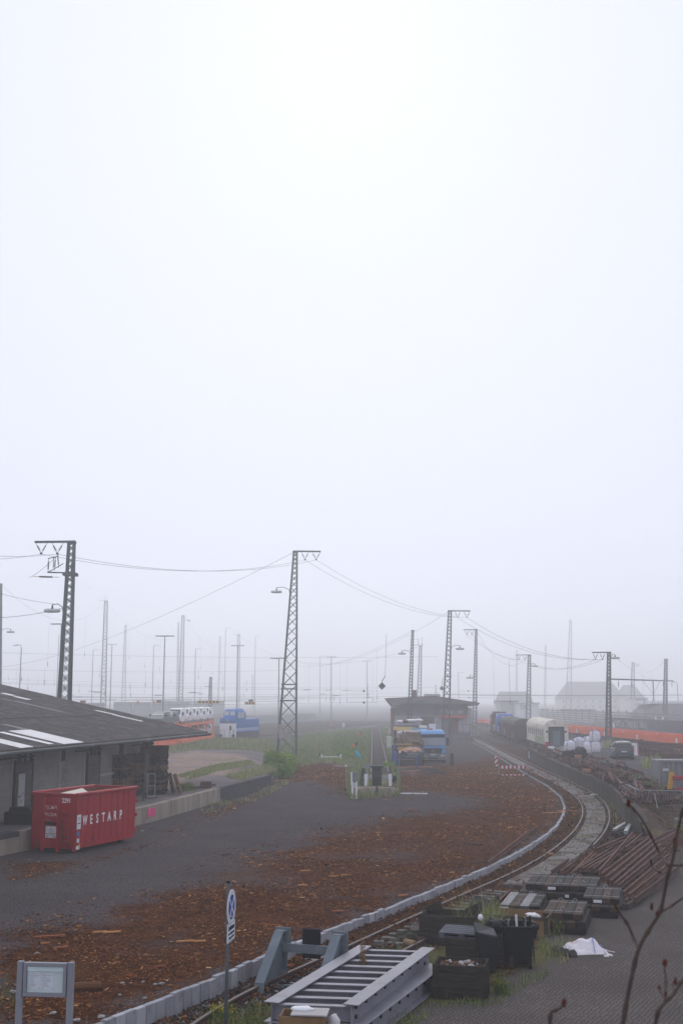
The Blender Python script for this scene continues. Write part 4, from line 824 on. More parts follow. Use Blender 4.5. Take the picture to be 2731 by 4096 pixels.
b = MB(); b.quad((t_+.004,t_+.004,CZ0+.21),(CL_-t_-.004,t_+.004,CZ0+.21),(CL_-t_-.004,t_+.004,CZ1-.01),(t_+.004,t_+.004,CZ1-.01)); b.quad((t_+.004,CWd-t_-.004,CZ0+.21),(CL_-t_-.004,CWd-t_-.004,CZ0+.21),(CL_-t_-.004,CWd-t_-.004,CZ1-.01),(t_+.004,CWd-t_-.004,CZ1-.01)); b.quad((CL_-t_-.004,t_,CZ0+.21),(CL_-t_-.004,CWd-t_,CZ0+.21),(CL_-t_-.004,CWd-t_,CZ1-.01),(CL_-t_-.004,t_,CZ1-.01)); b.box(t_,CL_-t_,t_,CWd-t_,CZ0+.2,CZ0+.9); b.obj('lining', redin, ct)
NR = 10
for s_, y in ((-1,0),(1,CWd)):
    b = MB()
    for i in range(NR): x = .42+i*(CL_-.5)/(NR-1); b.prism([(x-.045,y),(x-.03,y+s_*.032),(x+.03,y+s_*.032),(x+.045,y)], CZ0+.2, CZ1-.06, 'xy')
    b.obj('wall_ribs', rednt, ct, bevel=.006)
b = MB(); b.tube([(0,-.03,CZ1),(CL_+.03,-.03,CZ1)], .075, 8); b.tube([(0,CWd+.03,CZ1),(CL_+.03,CWd+.03,CZ1)], .075, 8); b.bar((.0,0,CZ1),(0,CWd,CZ1),.1,.08); b.bar((CL_,0,CZ1),(CL_,CWd,CZ1),.1,.1); b.obj('top_rim', rednt, ct, smooth=False)
b = MB()  # hook frame on the end wall
for y in (.82,1.62): b.prism([(0,.06),(-.16,.06),(-.16,2.0),(-.05,2.3),(0,2.3)], y-.05, y+.05, 'xz')
b.box(-.14,0,.86,1.58,1.28,1.36); b.box(-.05,-.003,.87,1.57,1.36,2.3); b.box(-.06,-.003,.87,1.57,.2,1.15); b.obj('hook_frame', rednt, ct, bevel=.01)
b = MB(); b.tube([(-.13,1.05,1.26),(-.2,1.1,1.4),(-.2,1.34,1.4),(-.13,1.4,1.26)], .035, 6); b.obj('hook_bar', rednt, ct); b = MB(); b.box(-.03,-.012,.88,1.56,1.15,1.28); b.obj('hook_recess', blk2, ct)
b = MB()
for y in (.3,.66): b.bar((-.07,y,.42),(-.07,y,1.78),.05,.05)
for i in range(5): b.bar((-.07,.28,.5+i*.3),(-.07,.68,.5+i*.3),.05,.05)
b.obj('ladder', rednt, ct)
for y in (0,CWd-.12): MB().box(0,.1,y,y+.12,.1,CZ1-.02).obj('corner_post', rednt, ct, bevel=.01)
b = MB(); 
for y in (.72,1.52): b.box(.05,CL_-.1,y,y+.14,.05,CZ0+.1)
b.obj('skid_rails', blk2, ct)
for y in (.5,1.75): MB().lathe([(.15,-.12),(.15,.12)], 12, (CL_-.35,y,.15), axis='y').obj('roller', blk2, ct)
for z in (.5,1.15,1.8): MB().box(CL_,CL_+.1,-.05,.06,z,z+.16).obj('door_hinge', rednt, ct)
pnl = mat('white_sticker', (.66,.66,.67), (.58,.58,.6), 3, .5)
sg = MB().box(-.075,-.062,.93,1.48,.62,1.1).obj('sign_panel', pnl, ct)
tri = mat('recycling_red', (.5,.16,.16), None, 2, .6); blkt = mat('black_lettering', (.05,.05,.055), None, 2, .6)
b = MB()
for k in range(3):
    a0 = PI/2+k*2*PI/3; a1 = a0+2*PI/3*.8; p0 = (-.079, 1.2-.1*math.cos(a0), .93+.1*math.sin(a0)); p1 = (-.079, 1.2-.1*math.cos(a1), .93+.1*math.sin(a1)); b.bar(p0, p1, .022, .012, up=(1,0,0))
b.obj('recycling_mark', tri, sg)
text('panel_lettering', 'HELMUT WESTARP', .075, blkt, sg, (-.077,1.205,.76), (PI/2,0,-PI/2), .78, 'CENTER')
b = MB(); b.box(-.079,-.076,.98,1.43,.70,.712); 
for y in (.97,1.36): b.box(-.079,-.076,y,y+.05,.64,.69)
b.obj('panel_print', blkt, sg)
text('lettering', '2291', .27, wtxt, ct, (-.012,.735,2.1), (PI/2,0,-PI/2), .88, 'LEFT', bold=.004)
text('lettering', 'HELMUT', .2, wworn, ct, (-.056,1.22,1.82), (PI/2,0,-PI/2), .85, 'CENTER', bold=.004); text('lettering', 'WESTARP', .2, wworn, ct, (-.056,1.22,1.52), (PI/2,0,-PI/2), .8, 'CENTER', bold=.004)
st_ = (CL_-.5)/(NR-1)
for i, ch in enumerate('WESTARP'): text('lettering', ch, .55, wtxt, ct, (.42+st_*(i+.5)+(.022 if i == 0 else .025),-.012,1.15), (PI/2,0,0), .56 if i == 0 else .66, 'CENTER', bold=.012)
b = MB(); b.box(.1,.38,-.014,-.004,1.0,1.6); sk1 = b.obj('side_sticker', pnl, ct); b = MB()
for k in range(3):
    a0 = PI/2+k*2*PI/3; a1 = a0+2*PI/3*.8; b.bar((.24+.06*math.cos(a0),-.017,1.42+.08*math.sin(a0)), (.24+.06*math.cos(a1),-.017,1.42+.08*math.sin(a1)), .016, .008, up=(0,1,0))
b.obj('recycling_mark', tri, sk1); MB().box(.13,.35,-.018,-.015,1.22,1.26).obj('sticker_print', blkt, sk1)
b = MB(); b.box(.1,.34,-.014,-.004,.72,.9); b.obj('side_sticker', mat('blue_sticker', (.12,.14,.32), None, 2, .5), ct); b = MB(); b.box(.14,.3,-.014,-.004,.45,.62); b.obj('side_sticker', pnl, ct)
MB().box(.1,.28,-.014,-.004,.05+.0,.2).obj('side_sticker', pnl, ct, loc=(0,0,.12)); MB().box(.29,.36,-.014,-.004,.05,.3).obj('side_sticker', mat('yellow_sticker', (.6,.42,.03), None, 2, .5), ct, loc=(0,0,.1))
b = MB(); b.add([(-.6,-.45,0),(.7,-.55,.12),(.9,.2,.42),(-.35,.4,.30),(-.6,-.45,.03),(.7,-.55,.15),(.9,.2,.45),(-.35,.4,.33)], [(0,3,2,1),(4,5,6,7),(0,1,5,4),(1,2,6,5),(2,3,7,6),(3,0,4,7)])
o = b.obj('board', mat('cream_board', (.68,.62,.52), (.6,.55,.47), 1.5, .7)); q = Matrix.Rotation(ct.rotation_euler.z, 4, 'Z'); pc = Vector(ct.location)+q @ Vector((.95,.85,2.12)); o.location = pc; o.rotation_euler = (0,0,ct.rotation_euler.z); tag(o, 'cream coloured board sticking out of the red container', 'board')
b = MB()
for i in range(14): rr_ = random.Random(i); b.bar((rr_.uniform(.3,4),rr_.uniform(.3,2),1.2),(rr_.uniform(.3,4),rr_.uniform(.3,2),1.75),.3,.06)
o = b.obj('demolition_waste', redin); o.location = ct.location; o.rotation_euler = ct.rotation_euler; o['kind'] = 'stuff'
# ------------------------------------------------------------------ noticeboard
gp = mat('grey_powder_coat', (.255,.26,.285), (.22,.225,.25), 2, .5)
ZG = -.38
q0 = D(148,4096,18.0); nb = thing('noticeboard', 'grey framed glass noticeboard on two square posts beside the kerb wall', 'noticeboard', (D(184,3900,18).x,18,ZG), -.10)
Hh = D(100,3846,18).z-ZG
for x in (-.395,.395): MB().box(x-.045, x+.045, -.04,.04,0,Hh-(0 if x<0 else .0)).obj('post', gp, nb, bevel=.006)
b = MB(); zt, zb = Hh-.012, Hh-.50
b.box(-.335,.335,-.05,.03,zt-.055,zt); b.box(-.335,.335,-.05,.03,zb,zb+.055); b.box(-.335,-.285,-.05,.03,zb+.055,zt-.055); b.box(.285,.335,-.05,.03,zb+.055,zt-.055); b.obj('frame', gp, nb, bevel=.004)
MB().box(-.285,.285,-.005,.02,zb+.055,zt-.055).obj('back_panel', mat('board_back', (.72,.77,.78), (.64,.69,.70), 3, .6), nb)
MB().box(-.28,.28,-.03,-.007,zt-.125,zt-.058).obj('header', mat('board_header', (.74,.82,.84), (.68,.76,.78), 3, .5), nb)
pap = mat('notice_paper', (.8,.79,.83), (.74,.73,.78), 3, .8); ink = mat('faint_print', (.5,.49,.54), (.42,.41,.47), 4, .8)
for x0 in (-.25,-.055):
    s_ = MB().box(x0, x0+.185, -.012,-.006, zb+.1, zt-.14).obj('notice_sheet', pap, nb); b = MB(); rr = random.Random(int(x0*1000))
    for k in range(9): b.box(x0+.015, x0+.06+rr.random()*.1, -.0145,-.0125, zt-.17-k*.022, zt-.163-k*.022)
    b.obj('printed_lines', ink, s_)
    for dx in (.02,.165): MB().lathe([(.007,-.016),(.007,-.012)], 8, (x0+dx,0,zb+.115), axis='y').obj('pin', mat('brass_pin', (.4,.27,.1), None, 2, .5), s_)
glassm = bpy.data.materials.new('clear_pane'); glassm.use_nodes = True; p_ = glassm.node_tree.nodes['Principled BSDF']; p_.inputs['Transmission Weight'].default_value = 1; p_.inputs['Roughness'].default_value = .02; p_.inputs['IOR'].default_value = 1.05; p_.inputs['Base Color'].default_value = (.95,.98,.98,1)
MB().box(-.284,.284,-.044,-.04,zb+.057,zt-.057).obj('pane', glassm, nb)
# ------------------------------------------------------------------ loading zone sign
sp = thing('road_sign', 'tall thin sign post with a round blue and white plate above a Ladezone plate', 'sign', (D(909,3800,23.8).x,23.8,ZG), 0)
zt = D(909,3522,23.8).z-ZG; b = MB(); b.tube([(0,0,-.3),(0,0,zt-.05)], .036, 10); b.obj('post', mat('sign_post_grey', (.10,.115,.125), (.08,.09,.10), 2, .5), sp, smooth=True); MB().tube([(0,0,zt-.05),(0,0,zt)], .04, 10).obj('post_cap', black, sp)
ph = math.radians(8.7); nrm = math.atan2(-math.sin(ph), math.cos(ph))      # outward normal of the plates
fr = bpy.data.objects.new('round_plate', None)
zc = D(909,3632,23.8).z-ZG; R_ = .345; signw = mat('sign_white', (.62,.62,.66), (.57,.57,.61), 3, .45); signb = mat('sign_blue', (.012,.06,.30), (.01,.05,.27), 3, .4)
rp = MB().lathe([(R_,-.006),(R_,.006)], 36, (0,0,0), axis='x').obj('round_plate', signw, sp, loc=(.045*math.cos(nrm)+.0,.2,zc)); rp.rotation_euler = (0,0,nrm); rp.location = (.06,.12,zc)
bl = MB().lathe([(R_*.70,.0065),(R_*.70,.010)], 36, (0,0,0), axis='x').obj('blue_disc', signb, rp)
b = MB(); r2 = R_*.70
for s_ in (-1,1): b.bar((.012,-r2*.70*s_,-r2*.72), (.012,r2*.70*s_,r2*.72), .05, .006, up=(1,0,0))
b.obj('white_cross', signw, rp)
b = MB(); b.bar((.014,-.05,-.185),(.014,.03,-.175),.035,.004,up=(1,0,0)); b.bar((.014,.03,-.2),(.014,.05,-.16),.02,.004,up=(1,0,0)); b.obj('tow_symbol', signw, rp)
zp = D(909,3731,23.8).z-ZG
pl = MB().box(-.005,.005,-.3,.3,-.185,.185).obj('text_plate', mat('plate_white', (.66,.70,.76), (.6,.64,.7), 3, .45), sp, loc=(.06,.12,zp)); pl.rotation_euler = (0,0,nrm)
tm = mat('sign_black', (.03,.03,.035), None, 2, .6)
text('lettering', 'Ladezone', .145, tm, pl, (.007,0,.045), (PI/2,0,PI/2), .84, 'CENTER', bold=.004)
text('lettering', 'Be- und Entladen frei', .075, tm, pl, (.007,0,-.045), (PI/2,0,PI/2), .74, 'CENTER'); text('lettering', 'auf eigene Gefahr', .075, tm, pl, (.007,0,-.125), (PI/2,0,PI/2), .84, 'CENTER')
b = MB(); b.box(.0055,.0075,-.28,.28,.165,.172); b.box(.0055,.0075,-.28,.28,-.172,-.165); b.obj('border', tm, pl)
# ------------------------------------------------------------------ galvanised buffer stop
gb = mat('buffer_paint', (.17,.20,.225), (.12,.145,.165), 1.6, .5, c=(.25,.29,.31), csc=2.5, clo=.58, chi=.75)
ta = math.radians(70)
P0 = GR(1040,3980); bs = thing('buffer_stop', 'blue grey steel buffer stop with a black plate at the end of the siding', 'buffer stop', (P0.x, P0.y, P0.z), ta)
HB = 1.22; LB = 1.35
for y in (0,-1.5):
    b = MB(); b.prism([(-.1,.0),(.12,0),(LB,.3),(LB,HB),(LB-.22,HB)][::1], y-.012, y+.012, 'xz'); fr_ = b.obj('side_frame', gb, bs)
    b = MB(); b.bar((-.08,y,.06),(-.02,y,.28),.24,.03,up=(1,0,0)); b.bar((-.04,y,.26),(LB-.24,y,HB),.24,.035); b.bar((LB-.24,y,HB+.01),(LB+.06,y,HB-.02),.24,.035); b.bar((LB,y,.2),(LB,y,HB),.26,.03,up=(1,0,0)); b.bar((.1,y,.02),(LB,y,.12),.22,.03); b.obj('flange', gb, fr_)
    MB().box(LB+.02,LB+.05,y-.2,y+.2,HB-.42,HB+.06).obj('buffer_pad', gb, bs)
b = MB(); b.bar((LB-.12,0,HB-.38),(LB-.12,-1.5,HB-.38),.06,.2); b.obj('crossbeam', gb, bs)
b = MB(); b.bar((.4,.0,.1),(1.0,-1.5,.1),.07,.07); b.bar((1.0,0,.1),(.4,-1.5,.1),.07,.07); b.obj('brace', gb, bs)
MB().box(LB-.02,LB+.04,-1.0,-.52,HB-.62,HB+.08).obj('end_plate', black, bs, bevel=.02)
# ------------------------------------------------------------------ steel beam frame
bm_ = mat('beam_paint', (.225,.22,.26), (.18,.175,.21), 1.3, .55, c=(.12,.10,.10), csc=1.9, clo=.55, chi=.78, spec=.35)
bmd = mat('bolt_dark', (.03,.03,.033), None, 2, .6)
def ibeam(mb, p, q, w_, h, tf=.022, tw=.016):
    p = Vector(p); q = Vector(q); u = Vector((0,0,1)); mb.bar(p-u*tf/2, q-u*tf/2, w_, tf); mb.bar(p-u*(h-tf/2), q-u*(h-tf/2), w_, tf); mb.bar(p-u*h/2, q-u*h/2, tw, h-2*tf)
ztp = .46; a0, a1 = G(1085,4008,ztp), G(1460,3781,ztp); b0, b1 = G(1402,4018,ztp), G(1712,3789,ztp)
sf = thing('beam_ladder', 'ladder shaped frame of grey steel beams lying on the ground beside the wooden boxes', 'steel frame', ((a0.x+b0.x)/2,(a0.y+b0.y)/2,-.36))
for p, q in ((a0,a1),(b0,b1)):
    b = MB(); ibeam(b, p, q, .33, .40); bo = b.obj('main_beam', bm_, sf, world=True, bevel=.004)
    d = (q-p).normalized(); n = Vector((d.y,-d.x,0)); L = (q-p).length
    for s_ in np.arange(.25, L, .62):
        for zz in ((-.13,) if .5 < s_ < L-.5 else (-.1,-.29)):
            c = p+d*float(s_)+n*.012+Vector((0,0,zz)); MB().tube([c, c+n*.035], .045, 8).obj('bolt', bmd, bo, world=True)
    b = MB(); b.bar(p+n*.0+d*.012, p+d*.03-Vector((0,0,.0)), .0,.0) if False else None
for i in range(10):
    t = (i+.25)/9.6; p = a0.lerp(a1, t)-Vector((0,0,.06)); q = b0.lerp(b1, t)-Vector((0,0,.06)); b = MB(); ibeam(b, p, q, .16, .28); b.obj('cross_beam', bm_, sf, world=True)
for u0,v0,u1,v1,z,lab in ((1415,4110,1790,3832,.08,'long grey steel beam lying beside the wooden boxes and the beam frame'),(1085,4135,1180,4070,.06,'grey steel beam end poking out under the beam frame near the plywood crate')):
    p, q = G(u0,v0,z), G(u1,v1,z); b = MB(); ibeam(b, p, q, .33, .42); o = thing('steel_beam', lab, 'steel beam', (p.x,p.y,-.36)); bo = b.obj('beam_body', bm_, o, world=True, bevel=.004); d = (q-p).normalized(); n = Vector((d.y,-d.x,0))
    for s_ in np.arange(.3, (q-p).length, .6): c = p+d*float(s_)+n*.012+Vector((0,0,-.15)); MB().tube([c, c+n*.03], .045, 8).obj('bolt', bmd, bo, world=True)
# ------------------------------------------------------------------ plywood crate with covered lid at the lower edge
p = G(1215,4105,.2); r = thing('plywood_crate', 'plywood crate with a pale lid board in front of the steel frame', 'crate', (D(1212,4060,23.2).x,23.2,-.37), -.10)
for nme, bx in (('front_panel',(-.42,.42,-.3,-.28,0,.84)),('back_panel',(-.42,.42,.28,.3,0,.84)),('end_panel',(-.42,-.40,-.28,.28,0,.84)),('end_panel',(.40,.42,-.28,.28,0,.84))): MB().box(*bx).obj(nme, ply, r)
for x in (-.44,.42): MB().box(x,x+.03,-.32,-.3,0,.86).obj('batten', ply, r)
MB().box(-.2,.5,-.34,.2,.865,.89).obj('lid', mat('lid_grey', (.42,.40,.40), (.36,.34,.345), 2, .7), r); MB().blob((-.02,.05,.90), (.24,.12,.05), 14, 6, .15, seed=2).obj('snow_white_scrap', white, r, smooth=True)
b = MB(); b.blob((0,0,.18), (.16,.15,.2), 16, 9, .14, seed=9); b.blob((.01,.02,.42), (.1,.1,.13), 14, 8, .2, seed=4); o = b.obj('plaster_lump', mat('sack_white', (.66,.64,.64), (.55,.53,.54), 5, .8, c=(.3,.28,.28), csc=4, clo=.55, chi=.75, bump=.5, bsc=14), smooth=True); q = D(1333,4070,23.25); o.location = (q.x,23.25,-.3); o.scale = (1.25,1.2,1.3); tag(o, 'lumpy white sack standing against the plywood crate', 'sack')
# ------------------------------------------------------------------ wooden boxes
def wbox(name, label, loc, rz, w_, l_, h, m, fill=None, lean=()):
    r = thing(name, label, 'wooden box', loc, rz); nb_ = max(3, int(h/.19)); ph_ = h/nb_
    for sd, (fx, fy) in enumerate(((0,-1),(0,1),(-1,0),(1,0))):
        b = MB()
        for k in range(nb_):
            z0, z1 = .08+k*ph_*.92+.004, .08+(k+1)*ph_*.92-.006
            if fy: b.box(-w_/2, w_/2, fy*l_/2-.012+(-fy*.012), fy*l_/2+.012-(fy*.012), z0, z1)
            else: b.box(fx*w_/2-.012-fx*.012, fx*w_/2+.012-fx*.012, -l_/2+.026, l_/2-.026, z0, z1)
        pn_ = b.obj('side_panel', m, r); b = MB()
        for s_ in (-1,1):
            if fy: x = s_*(w_/2-.05); b.box(x-.05, x+.05, fy*l_/2+(0 if fy>0 else -.025), fy*l_/2+(.025 if fy>0 else 0), .0, h+.02)
            else: y = s_*(l_/2-.08); b.box(fx*w_/2+(0 if fx>0 else -.025), fx*w_/2+(.025 if fx>0 else 0), y-.05, y+.05, 0, h+.02)
        if not fy: b.box(fx*w_/2+(0 if fx>0 else -.025), fx*w_/2+(.025 if fx>0 else 0), -.05, .05, 0, h+.02)
        b.obj('batten', m, pn_)
    MB().box(-w_/2+.03, w_/2-.03, -l_/2+.03, l_/2-.03, .07, .1).obj('floor_board', m, r)
    for s_ in (-1,0,1): MB().box(-w_/2, w_/2, s_*(l_/2-.06)-.05, s_*(l_/2-.06)+.05, 0, .07).obj('runner', m, r)
    return r
fA = GR(1733,3997); fB = GR(1938,4010); an = math.atan2(fB.y-fA.y, fB.x-fA.x); w1 = (fB-fA).length; nv = Vector((-math.sin(an), math.cos(an), 0))
cA = (fA+fB)/2+nv*.42; B1 = wbox('wooden_box', 'nearest weathered grey wooden box, open and filled with rubbish and weeds', (cA.x,cA.y,ZG), an, w1, .84, .76, woodh)
b = MB(); rr = random.Random(31)
for i in range(60):
    x, y = rr.uniform(-.5,.5), rr.uniform(-.34,.34); s_ = rr.uniform(.02,.07); b.blob((x,y,.66+rr.random()*.07), (s_,s_,s_*.7), 7, 5, .3, i % 3, i)
litm = [mat('litter_pale', (.45,.43,.42), (.3,.27,.25), 5, .8), mat('litter_brown', (.14,.08,.05), (.09,.05,.035), 5, .9), mat('litter_rust', (.2,.10,.06), (.1,.06,.05), 5, .9)]
o = b.obj('rubbish_fill', litm); o.location = cA+Vector((0,0,0)); o.location.z = ZG; o.rotation_euler = (0,0,an); tag(o, 'mixed rubbish filling the nearest wooden box', 'rubbish', kind='stuff')
MB().box(-.54,.54,-.37,.37,.3,.66).obj('soil_fill', mat('soil_dark', (.045,.035,.028), None, 4, .95), B1)
b = MB(); b.lathe([(.055,0),(.06,.05),(.05,.055),(.045,.01)], 14, (0,0,0), axis='y'); o = b.obj('tin_can', galv); v_ = Matrix.Rotation(an,4,'Z') @ Vector((.25,-.3,.66)); o.location = (cA.x+v_.x, cA.y+v_.y, ZG+.72); tag(o, 'round pale tin lying on the rubbish in the nearest wooden box', 'tin')
c2_ = GR(1858,3880); c2_ = Vector((c2_.x, c2_.y, ZG)); B2 = wbox('wooden_box', 'dark wooden box covered by a grey slatted pallet, behind the nearest box', (c2_.x+.12,c2_.y+.25,ZG), an-.02, 1.0, .8, .78, woodh)
pg = [mat('grey_pallet_wood', (.12,.13,.15), (.075,.08,.092), 2.5, .8, c=(.08,.075,.075), csc=2)]
d_ = make_pallet(pg[0], (c2_.x+.05,c2_.y+.3,ZG+.80), an-.05, 'grey weathered pallet lying flat on a dark wooden box', None); d_.rotation_euler = (math.radians(4),0,an-.08)
c3_ = GR(1990,3880); B3 = wbox('wooden_box', 'brown grey wooden box holding black sheeting, beside the black wheeled bin', (c3_.x+.12,c3_.y+.75,ZG), an+.1, .78, 1.15, .84, woodh)
b = MB(); b.blob((0,0,0), (.3,.35,.2), 16, 8, .3, seed=8); o = b.obj('plastic_sheet', black, smooth=True); o.location = (c3_.x+.05,c3_.y+.7,ZG+.92); tag(o, 'crumpled black plastic sheeting spilling from a wooden box', 'plastic sheet'); 
b = MB(); b.bar((0,0,0),(.12,.1,.28),.06,.02); o = b.obj('wood_splint', mat('raw_wood', (.5,.27,.11), (.4,.21,.09), 2, .7)); o.location = (c3_.x+.18,c3_.y+.45,ZG+.78); tag(o, 'bright splintered wood stick in the box with black sheeting', 'stick')
c4_ = GR(1850,3830); B4 = wbox('wooden_box', 'large open wooden box with raised side boards, farthest back of the boxes', (c4_.x-.15,c4_.y+1.9,ZG), an-.04, 1.55, 1.1, .80, woodh)
for x, dd in ((-.62,0),(.55,.1)): o = MB().prism([(-.3,.0),(.32,.05),(.3,.32),(-.1,.14)], -.015, .015, 'xz').obj('raised_board', woodh, B4); o.location = (x,.3,.78); o.rotation_euler = (0,0,.25)
# black tub panel and stickered bin between the boxes
p = GR(1965,3905); r = thing('black_tub', 'dark tapering plastic tub standing between two wooden boxes', 'tub', (p.x-.06,p.y+.5,ZG), an+.25); b = MB(); b.add([(-.2,-.25,0),(.2,-.25,0),(.2,.25,0),(-.2,.25,0),(-.3,-.3,1.02),(.26,-.36,.92),(.26,.3,1.0),(-.28,.3,1.18)], [(0,3,2,1),(0,1,5,4),(1,2,6,5),(2,3,7,6),(3,0,4,7),(4,5,6,7)]); b.obj('tub_body', mat('slate_plastic', (.022,.027,.033), (.016,.019,.024), 3, .5), r, bevel=.03); MB().box(.215,.225,-.12,.14,.3,.55).obj('label', pnl, r); MB().box(.21,.22,-.22,-.16,.25,.7).obj('tape', lampw, r)
p = GR(1890,3835); o = MB().blob((0,0,0), (.07,.06,.09), 12, 8, .1, seed=3).obj('white_jug', white, smooth=True); o.location = (p.x+.25,p.y+.2,ZG+1.02); tag(o, 'white plastic jug lying on the grey pallet', 'jug')
# black wheeled bin
p = GR(2080,3876); r = thing('waste_bin', 'tall black open waste bin draped with torn plastic beside the plywood crate', 'bin', (p.x,p.y+.35,ZG), -.12); b = MB(); b.add([(-.34,-.36,.12),(.34,-.36,.12),(.34,.36,.12),(-.34,.36,.12),(-.4,-.42,1.05),(.4,-.42,1.05),(.4,.42,1.05),(-.4,.42,1.05)], [(0,3,2,1),(0,1,5,4),(1,2,6,5),(2,3,7,6),(3,0,4,7)]); b.box(-.43,.43,-.45,-.4,1.0,1.06); b.box(-.43,.43,.4,.45,1.0,1.06); b.box(-.43,-.39,-.4,.4,1.0,1.06); b.box(.39,.43,-.4,.4,1.0,1.06); b.obj('bin_body', black, r, bevel=.015); MB().box(-.36,.36,-.38,.38,.7,.76).obj('bin_floor', blk2, r)
rr = random.Random(17)
for i in range(7): b = MB(); x = -.36+i*.12; b.bar((x,.1+rr.uniform(-.25,.3),.72),(x+rr.uniform(-.05,.05),.1+rr.uniform(-.2,.3),1.1+rr.uniform(0,.14)),.06,.02); o = b.obj('scrap_board', [woodh,galv,black,lampw,woodh,galv,black][i]); o.location = r.location; o.rotation_euler = r.rotation_euler; tag(o, 'thin scrap board sticking up out of the black bin', 'scrap board', 'scrap boards in the black bin')
b = MB(); b.blob((.42,-.1,.92), (.12,.32,.2), 12, 7, .35, seed=4); b.blob((-.38,-.38,1.05), (.1,.12,.12), 10, 6, .4, seed=6); b.obj('torn_liner', black, r)
o = MB().box(.405,.42,-.36,.38,.15,1.0).obj('grey_side', mat('grey_plastic', (.13,.12,.13), (.06,.058,.062), 2.5, .7), r)  # separate grey sheet over one side of the black bin
for x in (-.3,.3): MB().lathe([(.09,-.03),(.09,.03)], 12, (x,-.3,.09), axis='x').obj('wheel', black, r)
# large plywood crate
e0, e1 = GR(2235,3742), GR(2160,3760)
r = thing('plywood_crate', 'large open plywood crate with a batten frame behind the black bin', 'crate', (*GR(2075,3735).xy, ZG), -.32); r.location.y += .35
Wc, Lc, Hc = 1.95, 1.2, .54
for nme, bx in (('front_panel',(-Wc/2,Wc/2,-Lc/2,-Lc/2+.02,0,Hc)),('back_panel',(-Wc/2,Wc/2,Lc/2-.02,Lc/2,0,Hc)),('end_panel',(-Wc/2,-Wc/2+.02,-Lc/2+.02,Lc/2-.02,0,Hc)),('end_panel',(Wc/2-.02,Wc/2,-Lc/2+.02,Lc/2-.02,0,Hc))): MB().box(*bx).obj(nme, ply, r)
for x in (-Wc/2,Wc/2-.09): MB().box(x,x+.09,-Lc/2-.03,-Lc/2,0,Hc+.02).obj('batten', wood, r)
MB().box(Wc/2,Wc/2+.03,-Lc/2,Lc/2,Hc-.1,Hc+.01).obj('batten', wood, r); MB().box(Wc/2,Wc/2+.03,Lc/2-.1,Lc/2,0,Hc-.1).obj('batten', wood, r); MB().box(Wc/2,Wc/2+.03,-Lc/2,-Lc/2+.09,0,Hc-.1).obj('batten', wood, r); MB().box(-Wc/2,Wc/2,-Lc/2-.03,-Lc/2,Hc-.08,Hc+.01).obj('batten', wood, r)
b = MB(); b.blob((0,0,0), (.22,.14,.08), 12, 6, .3, seed=14); o = b.obj('paper_scrap', white); q = Matrix.Rotation(-.32,4,'Z') @ Vector((.5,-.1,.5)); o.location = r.location+q; tag(o, 'crumpled white paper lying on the large plywood crate', 'paper')
# pale board, mossy logs, bucket
p = GR(1684,3762); r = thing('standing_board', 'pale stained board standing upright beside the rail', 'board', (p.x,p.y,ZG), -.1); MB().box(-.29,.29,-.015,.015,-.05,.42).obj('panel', mat('pale_board', (.34,.29,.28), (.27,.22,.21), 2, .8, c=(.2,.14,.12), csc=2), r, rot=(-.15,0,0)); 
p = GR(1705,3690); b = MB(); b.blob((p.x+.02,p.y-1.25,ZG+.47), (.07,.06,.08), 8, 6, .2, seed=3); tag(b.obj('brick_piece', mat('orange_brick', (.42,.14,.05), (.34,.11,.045), 4, .85)), 'orange brick fragment lying on the pale board', 'brick')
for i, (u0,v0,u1,v1,r_,lab) in enumerate(((1590,3778,1700,3780,.07,'grey round timber lying before the pale board'),(1620,3790,1660,3800,.1,'short cut log with a pale end among the mossy timbers'),(1560,3800,1650,3745,.09,'dark mossy log beside the end of the steel frame'))):
    p, q = GR(u0,v0), GR(u1,v1); b = MB(); b.tube([p+Vector((0,0,r_+.05*(2-i))), q+Vector((0,0,r_+.05*(2-i)))], r_, 10); tag(b.obj('log', [wood, mat('cut_log', (.3,.2,.12), (.2,.13,.08), 3, .85), mat('mossy_wood', (.06,.065,.04), (.04,.045,.03), 4, .95)][i], smooth=False, bevel=.01), lab, 'log')
b = MB(); p = GR(1650,3770); b.blob((p.x,p.y,p.z+.1), (.5,.4,.22), 16, 8, .25, seed=2); b.blob((p.x+.5,p.y-.1,p.z+.15), (.16,.15,.3), 10, 7, .25, seed=5); tag(b.obj('mossy_heap', mat('moss_heap', (.05,.055,.035), (.035,.034,.026), 5, .95, c=(.10,.08,.06), csc=3, bump=.5)), 'dark mossy heap of earth and timber beside the pale board', 'heap')
p = GR(1912,3672); r = thing('drum_ring', 'dark grey round tub tipped over on the weeds beside the plywood crate', 'tub', (p.x,p.y,p.z+.02), .2); b = MB(); R2 = .36
n = 28; base = 0
for i, (rr_, z) in enumerate(((R2*.92,0),(R2,.42),(R2*.94,.42),(R2*.86,.03))):
    for j in range(n): t = 2*PI*j/n; b.v.append((rr_*math.cos(t), rr_*math.sin(t), z))
for i in range(3):
    for j in range(n): b.f.append((i*n+j, i*n+(j+1)%n, (i+1)*n+(j+1)%n, (i+1)*n+j)); b.m.append(0)
b.f.append(tuple(3*n+j for j in range(n))); b.m.append(0); o = b.obj('tub_shell', mat('slate_tub', (.05,.058,.062), (.04,.045,.05), 3, .6), r, smooth=True); o.rotation_euler = (math.radians(28),math.radians(12),0); o.location.z = .1
